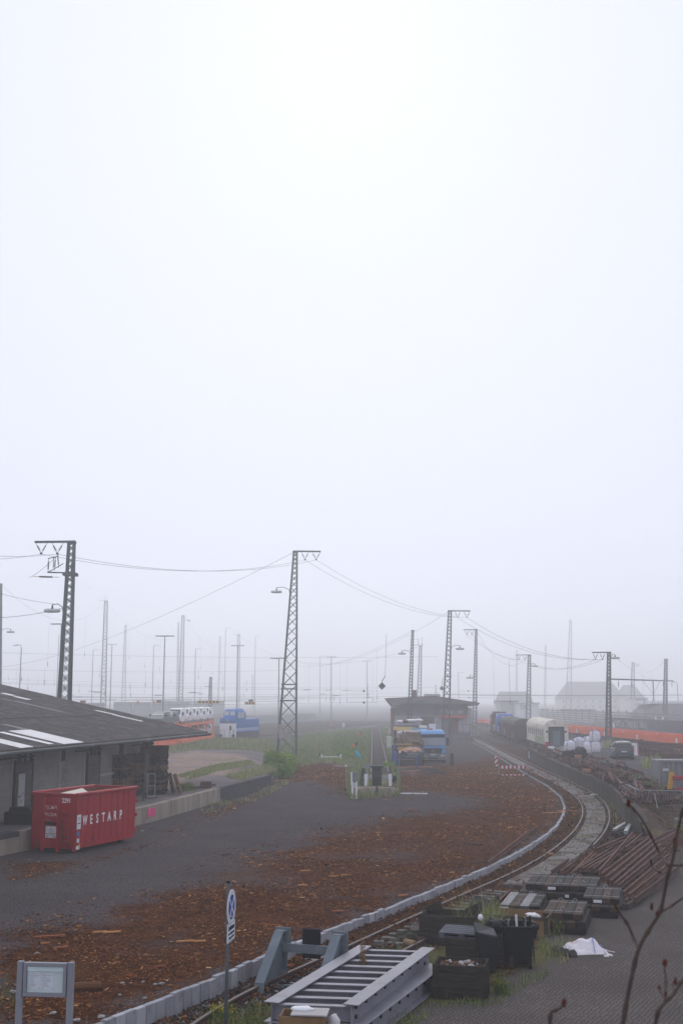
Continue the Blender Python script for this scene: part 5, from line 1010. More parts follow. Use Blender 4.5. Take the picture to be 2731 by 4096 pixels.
# white woven sack
sk_ = mat('woven_sack', (.74,.70,.72), (.64,.60,.63), 3, .8, c=(.5,.43,.45), csc=2.0, clo=.58, chi=.8, bump=.3)
p = GR(2330,3806); X, Y = np.meshgrid(np.linspace(-1,1,44), np.linspace(-1,1,30)); rS = np.clip(1-(np.abs(X)**2.6*.9+np.abs(Y)**2.4), 0, 1)
Zs = (.10*np.sqrt(rS)+.24*np.exp(-((X+.02)/.42)**2-((Y-.15)/.6)**2)*rS**.4+.18*np.exp(-((X-.52)/.25)**2-((Y-.1)/.5)**2)*rS**.4+.12*np.exp(-((X+.6)/.22)**2-((Y)/.5)**2)*rS**.4); Zs += (.06*(fbm(X*2.5+9, Y*2.5+3, 30)-.5)*2+.035*np.abs(np.sin(5*X+3*Y+4*fbm(X*2,Y*2,8))))*rS**.5
o = gridmesh('woven_sack', X*.68*(1-.18*(Y+1)*.3), Y*.42+.06*np.sin(4*X), Zs, sk_, {}); o.location = (p.x, p.y, p.z-.02); o.rotation_euler = (0,0,-.08); tag(o, 'white woven sack lying crumpled on the setts', 'sack')
redp = mat('sack_print_red', (.62,.22,.24), (.7,.5,.52), 7, .8); blup = mat('sack_seam_blue', (.22,.27,.6), None, 3, .8)
def drape(name, pts, w_, m):
    b = MB()
    for (x0,y0),(x1,y1) in zip(pts, pts[1:]):
        for k in range(6):
            def zz(x, y): i = int(np.clip((y+1)/2*29,0,29)); j = int(np.clip((x+1)/2*43,0,43)); return float(Zs[i,j])
            a = (x0+(x1-x0)*k/6, y0+(y1-y0)*k/6); c = (x0+(x1-x0)*(k+1)/6, y0+(y1-y0)*(k+1)/6)
            b.bar((a[0]*.68, a[1]*.42, zz(*a)+.012), (c[0]*.68, c[1]*.42, zz(*c)+.012), w_, .012)
    b.obj(name, m, o)
drape('red_print', [(-.5,-.1),(-.2,.0)], .1, redp); drape('blue_seam', [(.42,-.85),(.4,.2),(.35,.8)], .02, blup); drape('blue_seam', [(.75,-.2),(.72,.3),(.7,.6)], .02, blup); drape('red_print', [(-.32,-.35),(-.15,-.3)], .05, redp)
b = MB(); b.tube([(.5,-.1,.12),(.62,-.35,.03),(.72,-.52,.02)], .035, 6); b.tube([(.55,.1,.08),(.75,.05,.02),(.85,-.05,.03)], .015, 5); b.obj('strap', sk_, o)
p = GR(2424,3829); tag(MB().box(p.x-.07,p.x+.07,p.y-.03,p.y+.03,p.z,p.z+.06).obj('white_block', white, bevel=.015), 'tiny white block on the setts at the end of the sack strap', 'block')
for i, (u,v) in enumerate(((2225,3810),(2245,3818),(2262,3822),(2290,3828))): p = GR(u,v); tag(MB().blob((p.x,p.y,p.z+.06), (.12,.1,.13), 9, 6, .2, seed=i).obj('paving_stone', mat('loose_stone', (.09,.085,.08), (.06,.056,.054), 4, .9)), 'loose dark paving stone piled in front of the white sack', 'stone', 'loose stones under the white sack')
# ------------------------------------------------------------------ strapped bundles of railway sleepers
slm = [mat('creosote_sleeper', (.024,.02,.019), (.013,.011,.012), 2.0, .7, c=(.06,.042,.032), csc=1.2, stretch=(1,1,1), clo=.55, chi=.8), mat('brown_sleeper', (.07,.043,.03), (.038,.026,.02), 2.0, .75, c=(.03,.025,.024), csc=1.4), mat('wet_sleeper', (.10,.10,.12), (.06,.06,.075), 2.0, .35, c=(.05,.04,.04), csc=1.4)]
strapm = mat('steel_strap', (.36,.38,.41), None, 3, .5)
def bundle(label, u, v, z, rz, n=4, w_=.30, h=.17, L=2.4, mats_=(0,0,1,0), tagp=None, loops=2, straps=True):
    p = G(u, v, z); r = thing('sleeper_bundle', label, 'sleeper bundle', (p.x,p.y,z), rz, None); rr = random.Random(u); W_ = n*w_
    for i in range(n): x = -W_/2+i*w_; dy = rr.uniform(-.05,.05); MB().box(x+.006,x+w_-.006,dy,L+dy,0,h).obj('sleeper', slm[mats_[i % len(mats_)]], r, bevel=.012)
    if straps:
        for y in (.18*L,.82*L):
            b = MB(); b.box(-W_/2-.004,W_/2+.004,y-.012,y+.012,h,h+.006); b.box(W_/2,W_/2+.005,y-.012,y+.012,-.3 if z > 0 else -.1,h+.006); b.obj('strap', strapm, r)
            for k in range(loops): x = rr.uniform(-W_/2+.1,W_/2-.1); MB().tube([(x,y,h),(x+.02,y+.02,h+.1),(x+.1,y+.03,h+.13),(x+.15,y,h+.06)], .009, 5).obj('strap_end', strapm, r)
    if tagp is not None: MB().box(-W_/2+tagp,-W_/2+tagp+.26,-.09,-.075,.035,.13).obj('paper_tag', pnl, r)
    return r
TZ = -.37; za = -.28
bundle('strapped sleepers at the bottom of the stack behind the low wet bundle', 2170,3600,TZ,za,5,.30,.17,2.4,(0,),None,0,False)
bundle('strapped sleepers in the middle of the stack behind the low wet bundle', 2165,3592,TZ+.18,za,5,.31,.17,2.5,(0,0),.3,0,False)
bundle('strapped sleepers on top of the stack behind the low wet bundle', 2170,3560,TZ+.36,za,4,.30,.17,2.4,(0,0,1,0),.78,1)
bundle('dark sleepers at the bottom of the stack between the wet bundle and the rails', 2325,3606,TZ,za,5,.30,.17,2.4,(0,),None,0,False)
bundle('dark sleepers in the middle of the stack between the wet bundle and the rails', 2322,3596,TZ+.18,za,5,.30,.17,2.6,(0,),.1,0,False)
bundle('strapped sleepers crowning the stack nearest to the rusty rails', 2312,3566,TZ+.36,za,4,.30,.17,2.4,(0,1,0,0),None,2)
bundle('sleepers at the bottom of the three layer stack nearest the setts road', 2415,3672,TZ,za,3,.29,.17,2.4,(0,),None,0,False); bundle('sleepers in the middle of the three layer stack nearest the setts road', 2400,3648,TZ+.175,za,4,.29,.17,2.4,(0,1),None,0,False); bundle('tagged sleepers on top of the three layer stack nearest the setts road', 2402,3615,TZ+.35,za,4,.29,.17,2.4,(0,0,1),.35,1)
bundle('low dark sleepers beneath the wet bundle next to the plywood crate', 2085,3668,TZ,za,4,.31,.17,2.4,(0,),None,0,False); bundle('low bundle of wet shining sleepers next to the plywood crate', 2075,3645,TZ+.18,za,4,.31,.17,2.5,(2,1,2,0),.03,2)
bundle('brown sleepers at the bottom of the stack behind the white sack', 2262,3738,TZ,za,4,.29,.17,2.4,(0,),None,0,False); bundle('brown sleepers in the middle of the stack behind the white sack', 2260,3712,TZ+.175,za,4,.29,.17,2.4,(1,0),None,0,False); bundle('strapped brown sleepers on top of the stack behind the white sack', 2248,3678,TZ+.35,za,4,.29,.17,2.4,(1,1,0,1),None,2)
for u,v,z,lab in ((2426,3560,.0,'pale wedge block on the sleepers nearest the rails'),(2385,3570,.0,'pale wedge block behind the tagged sleepers')): p = G(u,v,z); tag(MB().box(p.x-.08,p.x+.08,p.y-.06,p.y+.06,z-.12,z+.08).obj('wood_wedge', mat('wedge_wood', (.32,.22,.11), None, 3, .8)), lab, 'wedge')
# ------------------------------------------------------------------ stack of rusty rails
RP2 = [(-.07,0),(.07,0),(.07,.02),(.012,.045),(.012,.125),(.037,.135),(.037,.172),(-.037,.172),(-.037,.135),(-.012,.125),(-.012,.045),(-.07,.02)]
rr = random.Random(23); RL = 'rusty rail lying in the long heap of rails behind the sleeper bundles'
def rail(name, label, p, q, m, group, cat='rail', prof=RP2, roll=0): b = MB(); sweep(b, [p, q], prof); o = b.obj(name, m); return tag(o, label, cat, group)
for i, (u0,v0,u1,v1,z) in enumerate([(2457,3540,2640,3382,.0),(2440,3530,2632,3365,0),(2425,3512,2615,3358,0),(2405,3500,2600,3350,.0),(2470,3548,2660,3395,-.05),(2490,3575,2675,3420,-.15),(2512,3585,2690,3445,-.2),(2535,3600,2712,3470,-.25),(2500,3610,2600,3500,-.3),(2395,3488,2532,3330,-.12),(2372,3480,2540,3345,-.18),(2350,3478,2480,3405,-.22),(2330,3478,2462,3400,-.25),(2310,3480,2450,3392,-.25),(2300,3488,2380,3420,-.28),(2290,3492,2368,3415,-.28),(2280,3500,2365,3440,-.3),(2500,3395,2570,3335,-.2),(2480,3400,2690,3310,-.25),(2420,3398,2572,3330,-.27),(2400,3390,2568,3322,-.3),(2380,3400,2460,3368,-.3),(2545,3370,2680,3312,-.2),(2560,3385,2700,3318,-.15),(2580,3400,2705,3330,-.12),(2205,3488,2272,3440,-.3),(2240,3490,2300,3448,-.3),(1997,3608,2040,3565,-.3)]):
    z = max(z, -.33); p, q = G(u0,v0,z+.12), G(u1,v1,z+.12); p.z = q.z = z+.02; rail('rail', RL if i < 25 else 'short rusty rail piece lying between the siding and the sleeper bundles', p, q, [rust,rust2,rust][i % 3], 'heap of rusty rails' if i < 25 else 'short rail pieces by the siding')
for (u0,v0,u1,v1) in ((2545,3500,2625,3505),(2385,3422,2510,3428),(2460,3545,2540,3560),(2500,3618,2580,3560)): p, q = G(u0,v0,-.2), G(u1,v1,-.2); b = MB(); b.bar((p.x,p.y,-.27),(q.x,q.y,-.27),.2,.16); tag(b.obj('timber', wood), 'grey squared timber laid across beneath the rusty rails', 'timber', 'timbers under the rails')
for i, (u0,v0,u1,v1,z) in enumerate(((2450,3330,2560,3290,.0),(2455,3322,2525,3280,.05),(2500,3330,2528,3285,.1),(2460,3340,2570,3300,-.1),(2447,3335,2510,3312,-.15))): p, q = G(u0,v0,z), G(u1,v1,z); b = MB(); b.bar(p, q, .18, .16); tag(b.obj('timber', [wood,galv,galv,slm[0],slm[0]][i]), 'old timber thrown on the small pile before the mesh fence', 'timber', 'small timber pile before the mesh fence')
p = G(2600,3598,-.34); 
# single rail and stick on the bark
p, q = G(1950,3465,.06), G(2104,3345,.06); rail('rail', 'single rusty rail lying in the bark along the kerb wall', p, q, rust, None); p, q = G(2120,3340,.06), G(2146,3320,.06); rail('rail', 'short dark rail offcut lying in the bark near the bend of the kerb wall', p, q, rust2, None)
p, q = G(1856,3374,.05), G(1930,3378,.05); tag(MB().bar(p, q, .07, .06).obj('dark_stick', dark), 'thin dark bar lying alone on the bark', 'bar')
# ------------------------------------------------------------------ vehicles
tyre = mat('tyre', (.022,.022,.024), (.015,.015,.017), 4, .85); rimm = mat('wheel_rim', (.25,.26,.28), None, 3, .4)
redl = mat('red_lens', (.35,.02,.02), None, 3, .3); orl = mat('orange_lens', (.6,.2,.04), None, 3, .3); clear = mat('clear_lens', (.5,.52,.53), None, 3, .2)
plate = mat('number_plate', (.6,.62,.64), None, 3, .5)
def wheel(par, x, y, r, w_, name='wheel'):
    o = MB().lathe([(r*.6,-w_/2),(r*.95,-w_/2),(r,-w_*.35),(r,w_*.35),(r*.95,w_/2),(r*.6,w_/2)], 18, (0,0,0), axis='x').obj(name, tyre, par, loc=(x,y,r)); MB().lathe([(r*.58,-w_*.52),(r*.58,w_*.52)], 14, (0,0,0), axis='x').obj('rim', rimm, o); return o
def loft(secs, mi=0, b=None):
    b = b or MB(); k = len(secs[0]); base = len(b.v)
    for s_ in secs: b.v += [tuple(p) for p in s_]
    for i in range(len(secs)-1):
        for j in range(k): b.f.append((base+i*k+j, base+i*k+(j+1)%k, base+(i+1)*k+(j+1)%k, base+(i+1)*k+j)); b.m.append(mi)
    b.f.append(tuple(base+j for j in range(k))[::-1]); b.m.append(mi); b.f.append(tuple(base+(len(secs)-1)*k+j for j in range(k))); b.m.append(mi); return b
# dark SUV seen from behind (local -y = tail)
p = G(2506,3041,1.1); suv = thing('parked_car', 'dark blue estate SUV parked on the platform road beside the white panel', 'car', (p.x,p.y+.9,1.08), -.14)
paint = mat('car_paint_dark', (.035,.055,.08), (.03,.048,.07), 2, .3, spec=.5)
def car(r, pm, w_=.9, L=4.5, h=1.62, wz=.36, van=False):
    hw = w_; b = MB(); secs = []
    for y, z0, zt, wd, wt_ in ((0,.42,.78,.80,.74),(.06,.30,.98,.93,.9),(.5,.22,1.02,1.0,.95),(L*.5,.2,.98,1.0,.96),(L*.78,.2,.96,1.0,.94),(L-.25,.25,.82,.95,.82),(L,.4,.66,.8,.7)): secs.append([(-hw*wd,y,z0),(hw*wd,y,z0),(hw*wd*1.01,y,(z0+zt)/2),(hw*wt_,y,zt),(-hw*wt_,y,zt),(-hw*wd*1.01,y,(z0+zt)/2)])
    loft(secs, 0, b); body = b.obj('body', pm, r, bevel=.03, smooth=False)
    b = MB(); secs = []
    for y, zt, wd, wt_ in ((.12,1.0,.9,.86),(.42,h-.16,.9,.72),(.85,h-.02,.9,.70),(1.6,h,.9,.70),(2.2,h-.06,.9,.68),(3.15,1.0,.9,.8)): secs.append([(-hw*wd,y if zt > 1.05 else y,.95),(hw*wd,y,.95),(hw*wt_,y,zt),(-hw*wt_,y,zt)])
    loft(secs, 0, b); b.obj('cabin', pm, r, bevel=.04)
    b = MB(); b.add([(-hw*.78,.14,1.05),(hw*.78,.14,1.05),(hw*.66,.40,h-.2),(-hw*.66,.40,h-.2)], [(0,1,2,3)]); o = b.obj('rear_window', glass, r, loc=(0,-.045,.02))
    for s_ in (-1,1):
        MB().add([(s_*hw*.905,.6,1.04),(s_*hw*.905,2.75,1.04),(s_*hw*.74,2.1,h-.14),(s_*hw*.75,.8,h-.12)], [(0,1,2,3) if s_ > 0 else (3,2,1,0)]).obj('side_window', glass, r, loc=(s_*.03,0,0))
        MB().box(min(s_*hw*.62,s_*hw*.92), max(s_*hw*.62,s_*hw*.92), -.01,.06,.84,.98).obj('tail_light', redl, r, bevel=.01)
        b = MB(); b.box(min(s_*hw,s_*(hw+.2)), max(s_*hw,s_*(hw+.2)), 2.55,2.68,1.0,1.14); b.obj('mirror', pm, r, bevel=.02)
        for y in (.85, L-.85): wheel(r, s_*(hw-.1), y, .35, .24)
    MB().box(-.26,.26,-.012,.0,.68,.79).obj('number_plate', plate, r); b = MB(); b.box(-hw*.86,hw*.86,-.05,.1,.34,.56); b.obj('bumper', mat('bumper_black', (.03,.033,.038), None, 3, .6), r, bevel=.03)
    MB().box(-hw*.5,hw*.5,-.056,-.05,.38,.42).obj('bumper_strip', galv, r)
    for s_ in (-1,1): MB().bar((s_*hw*.62,.8,h+.03),(s_*hw*.6,2.1,h),.035,.03).obj('roof_rail', dark, r)
    MB().box(-hw*.62,hw*.62,.36,.52,h-.11,h-.07).obj('spoiler', pm, r)
car(suv, paint)
p = G(2556,3030,1.1); r = thing('info_panel', 'white panel with red edges standing beside the dark SUV', 'panel', (p.x+.1,p.y+2.6,1.08), -.5); MB().box(-.5,.5,-.03,.03,.1,1.25).obj('panel_board', white, r); b = MB()
for x in (-.5,.42): b.box(x,x+.08,-.04,-.031,.1,1.25)
b.box(-.3,.1,-.04,-.031,.4,1.0); b.obj('red_edge', mat('red_edge', (.42,.08,.09), None, 3, .7), r); MB().box(-.4,.4,-.15,.15,0,.1).obj('foot', concr, r)
# blue truck cab-on, flatbed behind (local -y = front)
p0, p1 = G(1680,3052), G(1784,3052); tw = (p1-p0).length; p = (p0+p1)/2; tk = thing('truck', 'blue flatbed truck with dark sun visor standing head on in the bark covered yard', 'truck', (p.x,p.y,0), .015)
tb = mat('truck_blue', (.10,.30,.60), (.085,.265,.54), 1.5, .4, c=(.07,.17,.32), csc=2, spec=.4); tg = mat('truck_grey', (.15,.165,.185), (.12,.13,.15), 2, .6); k_ = tw/2
ht = D(1730,2920,p.y).z
b = MB(); secs = []
for z, yf, wd in ((.95,0,.97),(1.55,-.03,.98),(1.75,-.02,.97),(2.62,.14,.93),(2.85,.18,.92),(ht-.18,.5,.90),(ht,.85,.84)): secs.append([(-k_*wd,yf,z),(k_*wd,yf,z),(k_*wd,2.2,z),(-k_*wd,2.2,z)])
loft(secs, 0, b); b.obj('cab', tb, tk, bevel=.05)
b = MB(); b.add([(-k_*.86,-.035,1.78),(k_*.86,-.035,1.78),(k_*.84,.1,2.54),(-k_*.84,.1,2.54)], [(0,1,2,3)]); b.obj('windscreen', mat('windscreen', (.22,.26,.30), (.19,.22,.26), 1, .1, spec=.5), tk)
b = MB(); b.add([(-k_*.92,.08,2.56),(k_*.92,.08,2.56),(k_*.9,.0,2.9),(-k_*.9,.0,2.9),(-k_*.92,.16,2.56),(k_*.92,.16,2.56),(k_*.9,.3,2.9),(-k_*.9,.3,2.9)], [(0,1,2,3),(4,7,6,5),(0,4,5,1),(1,5,6,2),(2,6,7,3),(3,7,4,0)]); b.obj('sun_visor', mat('visor_dark', (.035,.05,.075), None, 2, .4), tk)
b = MB(); b.prism([(-k_*.72,1.48),(k_*.72,1.48),(k_*.62,.98),(-k_*.62,.98)], -.09, -.02, 'xz'); gr = b.obj('grille', mat('grille_dark', (.03,.035,.045), None, 2, .5), tk)
b = MB()
for j in range(4): b.box(-k_*.66,k_*.66,-.105,-.09,1.04+j*.11,1.075+j*.11)
b.obj('grille_bars', mat('grille_bar', (.055,.065,.08), None, 2, .5), gr)
chrome = mat('chrome', (.6,.62,.64), None, 2, .25, metal=.6); b = MB()
for j in range(24): a = 2*PI*j/24; a2 = 2*PI*(j+1)/24; b.bar((.16*math.cos(a),-.13,1.25+.16*math.sin(a)), (.16*math.cos(a2),-.13,1.25+.16*math.sin(a2)), .022, .02, up=(0,1,0))
for j in range(3): a = PI/2+j*2*PI/3; b.bar((0,-.13,1.25), (.155*math.cos(a),-.13,1.25+.155*math.sin(a)), .03, .02, up=(0,1,0))
b.obj('star_emblem', chrome, gr)
text('lettering', '1843', .12, chrome, gr, (k_*.5,-.108,1.36), (PI/2,0,0), 1, 'CENTER')
MB().box(-k_*.99,k_*.99,-.12,.35,.28,.95).obj('bumper', tg, tk, bevel=.06); b = MB(); b.box(-.5,.5,-.14,-.12,.42,.56); b.obj('bumper_slot', dark, tk); MB().box(-.26,.26,-.15,-.12,.78,.90).obj('number_plate', plate, tk)
for s_ in (-1,1):
    hl = MB().box(min(s_*k_*.58,s_*k_*.86), max(s_*k_*.58,s_*k_*.86), -.14,-.11,.66,.82).obj('headlight', clear, tk, bevel=.01); MB().box(min(s_*k_*.87,s_*k_*.95), max(s_*k_*.87,s_*k_*.95), -.14,-.11,.68,.80).obj('indicator', orl, hl)
    b = MB(); b.box(min(s_*(k_+.05),s_*(k_+.28)), max(s_*(k_+.05),s_*(k_+.28)), -.1,.06,1.75,2.55); b.bar((s_*k_*.9,.05,2.45),(s_*(k_+.15),0,2.5),.05,.05); b.obj('mirror', dark, tk, bevel=.04)
    for y in (.9,4.6,5.9): wheel(tk, s_*(k_-.2), y, .5, .34)
    MB().bar((s_*.3-.25*s_,-.06,1.72),(s_*.75,-.055,1.80),.03,.03).obj('wiper', dark, tk)
b = MB(); b.box(-.45,.45,2.2,8.2,.7,1.0); b.obj('chassis', dark, tk); MB().box(-k_,k_,2.35,8.3,1.05,1.3).obj('flatbed', tg, tk); MB().box(-k_,k_,2.3,2.4,1.3,2.5).obj('headboard', tg, tk)
MB().box(-.5,.1,1.2,1.6,ht,ht+.12).obj('roof_hatch', redl, tk)
# crane boom and trailer beside the truck
p = D(1573,2914,121); q = D(1720,2917,121); r = thing('crane_boom', 'yellow and pale blue crane boom lying above a loaded trailer behind the truck', 'crane', (p.x,121,0)); m_ = p.lerp(q,.5)
MB().bar(p, m_, .4, .34).obj('boom_section', mat('boom_yellow', (.74,.56,.27), (.66,.5,.24), 2, .6), r, world=True); MB().bar(m_, q, .36, .28).obj('boom_section', mat('boom_blue', (.28,.46,.60), (.24,.4,.54), 2, .6), r, world=True); b = MB(); b.box(q.x-.1,q.x+.55,120.7,121.3,q.z-.3,q.z+.55); b.obj('boom_head', white, r, world=True)
b = MB(); b.bar((p.x+.2,121,p.z),(p.x+.2,121,0),.2,.2); b.bar((p.x+1.0,121,p.z-.2),(p.x+1.0,121,0),.12,.12); b.box(p.x,p.x+3,120.4,121.6,.4,1.5); b.obj('crane_base', dark, r, world=True)
br = mat('brushwood', (.20,.155,.12), (.13,.10,.08), 2.5, .95, c=(.28,.22,.17), csc=3, bump=.6); p = G(1640,3010); b = MB()
b.blob((0,0,1.7), (1.9,1.3,1.25), 24, 14, .12, seed=6); rr = random.Random(44)
for i in range(240): a = rr.uniform(0,2*PI); e = rr.uniform(.2,1.3); c_ = (1.85*math.cos(a)*math.cos(e*.8), 1.25*math.sin(a)*math.cos(e*.8), 1.7+1.2*math.sin(e)); b.tube([c_, (c_[0]+rr.uniform(-.3,.3), c_[1]+rr.uniform(-.3,.2), c_[2]+rr.uniform(.05,.4))], .018, 3)
o = b.obj('brushwood_heap', br); q = D(1642,2965,118); o.location = (q.x,118,.35); o.scale = (.72,.9,.92); tag(o, 'brown heap of brushwood loaded on a trailer beside the truck', 'brushwood')
b = MB(); b.blob((0,0,0), (1.3,.7,.55), 18, 8, .1, seed=9); q = D(1640,2930,124); o = b.obj('white_tarp', mat('pale_tarp', (.62,.58,.6), (.54,.5,.52), 2, .8), smooth=True); o.location = (q.x+.2,124,q.z-.1); o.scale = (1.25,1,.85); tag(o, 'pale tarpaulin bulging beneath the crane boom', 'tarpaulin')
p = G(1665,3020); tr_ = thing('trailer', 'dark green trailer with faded lettering carrying orange wood chips beside the truck', 'trailer', (D(1650,3000,112).x,112,0)); w_ = 1.15; MB().box(-w_,w_,0,3.6,.85,1.35).obj('side_board', mat('trailer_green', (.055,.085,.085), (.045,.07,.07), 2, .7), tr_)
MB().blob((0,1.5,1.36), (1.05,1.5,.42), 18, 8, .12, seed=3).obj('wood_chips', mat('orange_chips', (.46,.27,.19), (.36,.2,.14), 6, .9, bump=.5), tr_); text('lettering', 'RHEINISCHES', .2, lampw, tr_, (.0,-.01,1.14), (PI/2,0,0), .95, 'CENTER'); text('lettering', 'GUTERWAGEN', .17, lampw, tr_, (-.15,-.01,.92), (PI/2,0,0), .95, 'CENTER')
for s_ in (-1,1): wheel(tr_, s_*(w_-.1), 1.8, .4, .25)
b = MB(); b.bar((0,0,.8),(0,-1.2,.5),.1,.1); b.box(-w_,w_,.2,3.4,.7,.85); b.obj('chassis', dark, tr_)
p = D(1606,2983,114); r = thing('utility_trailer', 'small yellow ribbed trailer body behind blue machine parts', 'trailer', (p.x,114,0)); yel = mat('trailer_yellow', (.55,.33,.07), (.47,.28,.06), 2, .6)
b = MB(); b.box(-.95,.95,0,.06,1.15,1.75); b.box(-.95,-.9,.06,2.4,1.15,1.75); b.box(.9,.95,.06,2.4,1.15,1.75); b.obj('side_board', yel, r); b = MB()
for x in (-.95,-.5,-.05,.4,.87): b.box(x,x+.08,-.05,.0,1.15,1.75)
b.bar((-.95,0,2.05),(.95,0,2.05),.07,.07)
for x in (-.92,.92): b.bar((x,0,1.7),(x,0,2.05),.07,.07)
b.obj('side_rib', yel, r)
for s_ in (-1,1): wheel(r, s_*.8, 1.2, .38, .22)
MB().box(-.9,.9,.1,2.3,.75,1.15).obj('chassis', dark, r)
blm = mat('machine_blue', (.05,.10,.28), (.04,.08,.23), 2, .6)
for i,(u,v0,v1,Y,lab) in enumerate(((1571,2980,3012,110,'blue upright machine post beside the siding'),(1584,2982,3010,110,'second blue machine post beside the yellow trailer'))): p = D(u,v0,Y); r = thing('machine_post', lab, 'machine part', (p.x,Y,0)); MB().box(-.13,.13,-.1,.1,.0,p.z).obj('post', blm, r); MB().box(-.3,.3,-.3,.3,0,.12).obj('foot', dark, r)
p = D(1624,3030,107); r = thing('blue_implement', 'dark implement between blue side plates lying before the wood chip trailer', 'machine part', (p.x,107,0)); 
for s_ in (-1,1): MB().box(s_*.98-.08,s_*.98+.08,-.35,.35,.1,1.35).obj('side_plate', blm, r)
MB().box(-.9,.9,-.3,.4,.2,.95).obj('machine_body', dark, r); b = MB(); b.tube([(-.8,0,1.0),(-.3,-.2,1.7),(.1,0,1.35)], .1, 6); b.tube([(-1.1,.1,1.9),(-.4,0,1.4)], .09, 6); b.obj('hose', dark, r)
rr = random.Random(50); bw = mat('split_wood', (.38,.2,.12), (.28,.14,.09), 3, .85)
for i in range(16): u, v = rr.uniform(1590,1680), rr.uniform(3075,3115); p = G(u,v); a = rr.uniform(-.4,.9); l = rr.uniform(.4,1.3); b = MB(); b.bar((p.x-l*math.cos(a),p.y-l*math.sin(a),rr.uniform(.08,.5)),(p.x+l*math.cos(a),p.y+l*math.sin(a),rr.uniform(.08,.4)),.18,.1); tag(b.obj('split_log', bw if i % 3 == 0 else rust3), 'split log in the loose wood pile in front of the truck', 'log', 'loose wood pile in front of the truck')
b = MB(); p = G(1672,3095); b.blob((p.x,p.y,.0), (2.6,1.6,.55), 24, 8, .1, seed=4); tag(b.obj('bark_mound', mat('dark_mulch', (.045,.034,.032), (.03,.023,.022), 3, .95, bump=.5), smooth=True), 'low dark mound of bark in front of the truck', 'mound')
# ------------------------------------------------------------------ blue shunting engine
p0, p1 = G(879,2960,.2), G(938,2960,.2); lw = (p1-p0).length; pm = (p0+p1)/2; d1 = G(1041,2951,.2)-p1; la = math.atan2(d1.y,d1.x)-PI/2; Ll = 9.2
lo = thing('shunting_engine', 'blue and white shunting engine standing in the weeds beyond the bush', 'locomotive', (pm.x,pm.y,0), la)
lb = mat('engine_blue', (.022,.15,.45), (.018,.125,.38), 1.5, .45); lwh = mat('engine_white', (.72,.72,.73), (.66,.66,.68), 2, .6); h2 = lw/2; zt = D(930,2850,pm.y).z
b = MB(); b.box(-h2*.86,h2*.86,.5,Ll,1.2,2.95); b.box(-h2,h2,.2,Ll,1.15,1.35); b.obj('hood', lb, lo, bevel=.06)
MB().box(-h2,h2,0,.5,2.42,3.1).obj('nose_top', lb, lo, bevel=.05); MB().box(-h2,h2,-.02,.5,.5,2.4).obj('white_front', lwh, lo, bevel=.03)
b = MB(); secs = []
for y, w0, z1 in ((.5,.8,3.1),(1.0,.92,zt-.15),(1.6,.95,zt),(3.4,.95,zt),(4.2,.9,zt-.3)): secs.append([(-h2*w0,y,2.9),(h2*w0,y,2.9),(h2*w0,y,z1-.45 if z1>3.5 else z1),(h2*w0*.72,y,z1),(-h2*w0*.72,y,z1),(-h2*w0,y,z1-.45 if z1>3.5 else z1)])
loft(secs, 0, b); b.obj('cab', lb, lo, bevel=.04)
for x0,x1 in ((-.74,-.08),(.1,.74)): MB().add([(h2*x0,.72,3.2),(h2*x1,.72,3.2),(h2*x1*.9,.93,zt-.35),(h2*x0*.9,.93,zt-.35)],[(0,1,2,3)]).obj('cab_window', clear, lo, loc=(0,-.12,0))
for y0,y1 in ((1.1,2.2),(2.4,3.3)): MB().box(h2*.955,h2*.965,y0,y1,3.1,zt-.5).obj('side_window', clear, lo)
b = MB(); b.box(-.1,.1,-.05,.0,2.8,2.95); b.obj('lamp', lampw, lo); b = MB(); b.box(-.75,.75,-.03,-.021,2.52,2.68); b.obj('number_board', dark, lo); text('lettering', '1 203-58-344', .15, lampw, lo, (0,-.034,2.55), (PI/2,0,0), .9, 'CENTER')
for x in (-.75,.75):
    MB().lathe([(.24,-.12),(.24,-.02)], 16, (h2*x*1.1,0,.75), axis='y').obj('buffer', dark, lo); b = MB(); xa = h2*x*.45; b.tube([(h2*x*1.15,-.1,.5),(h2*x*1.15,-.1,1.55),(xa,-.1,1.55),(xa,-.1,.5)], .03, 5); b.obj('handrail', dark, lo)
MB().box(h2*.3,h2*.55,-.04,-.021,1.5,2.1).obj('radiator_flap', dark, lo)
b = MB(); b.box(-h2*.9,h2*.9,.3,Ll,.35,1.1); b.obj('underframe', dark, lo)
for y in (1.5,4.2,7.4):
    for x in (-.75,.75): MB().lathe([(.48,-.07),(.48,.07)], 16, (x,y,.55), axis='x').obj('wheel', dark, lo)
b = MB()
for k in range(14): b.box(h2*.862,h2*.87,.7+k*.6,1.0+k*.6,1.36,1.75)
b.obj('white_stripes', lwh, lo); b = MB()
for k in range(8): b.bar((h2,.8+k*1.15,1.3),(h2,.8+k*1.15,2.2),.04,.04)
b.bar((h2,.8,2.2),(h2,.8+7*1.15,2.2),.04,.04); b.obj('railing', lb, lo)
lo.scale = (1.13,1.13,1.13)
b = MB(); b.bar((-.1,0,.2),(-.5,0,.9),.2,.1); o = b.obj('track_stop_board', yb); q = G(868,2962); o.location = q; tag(o, 'yellow and dark track stop block beside the blue engine', 'track stop')
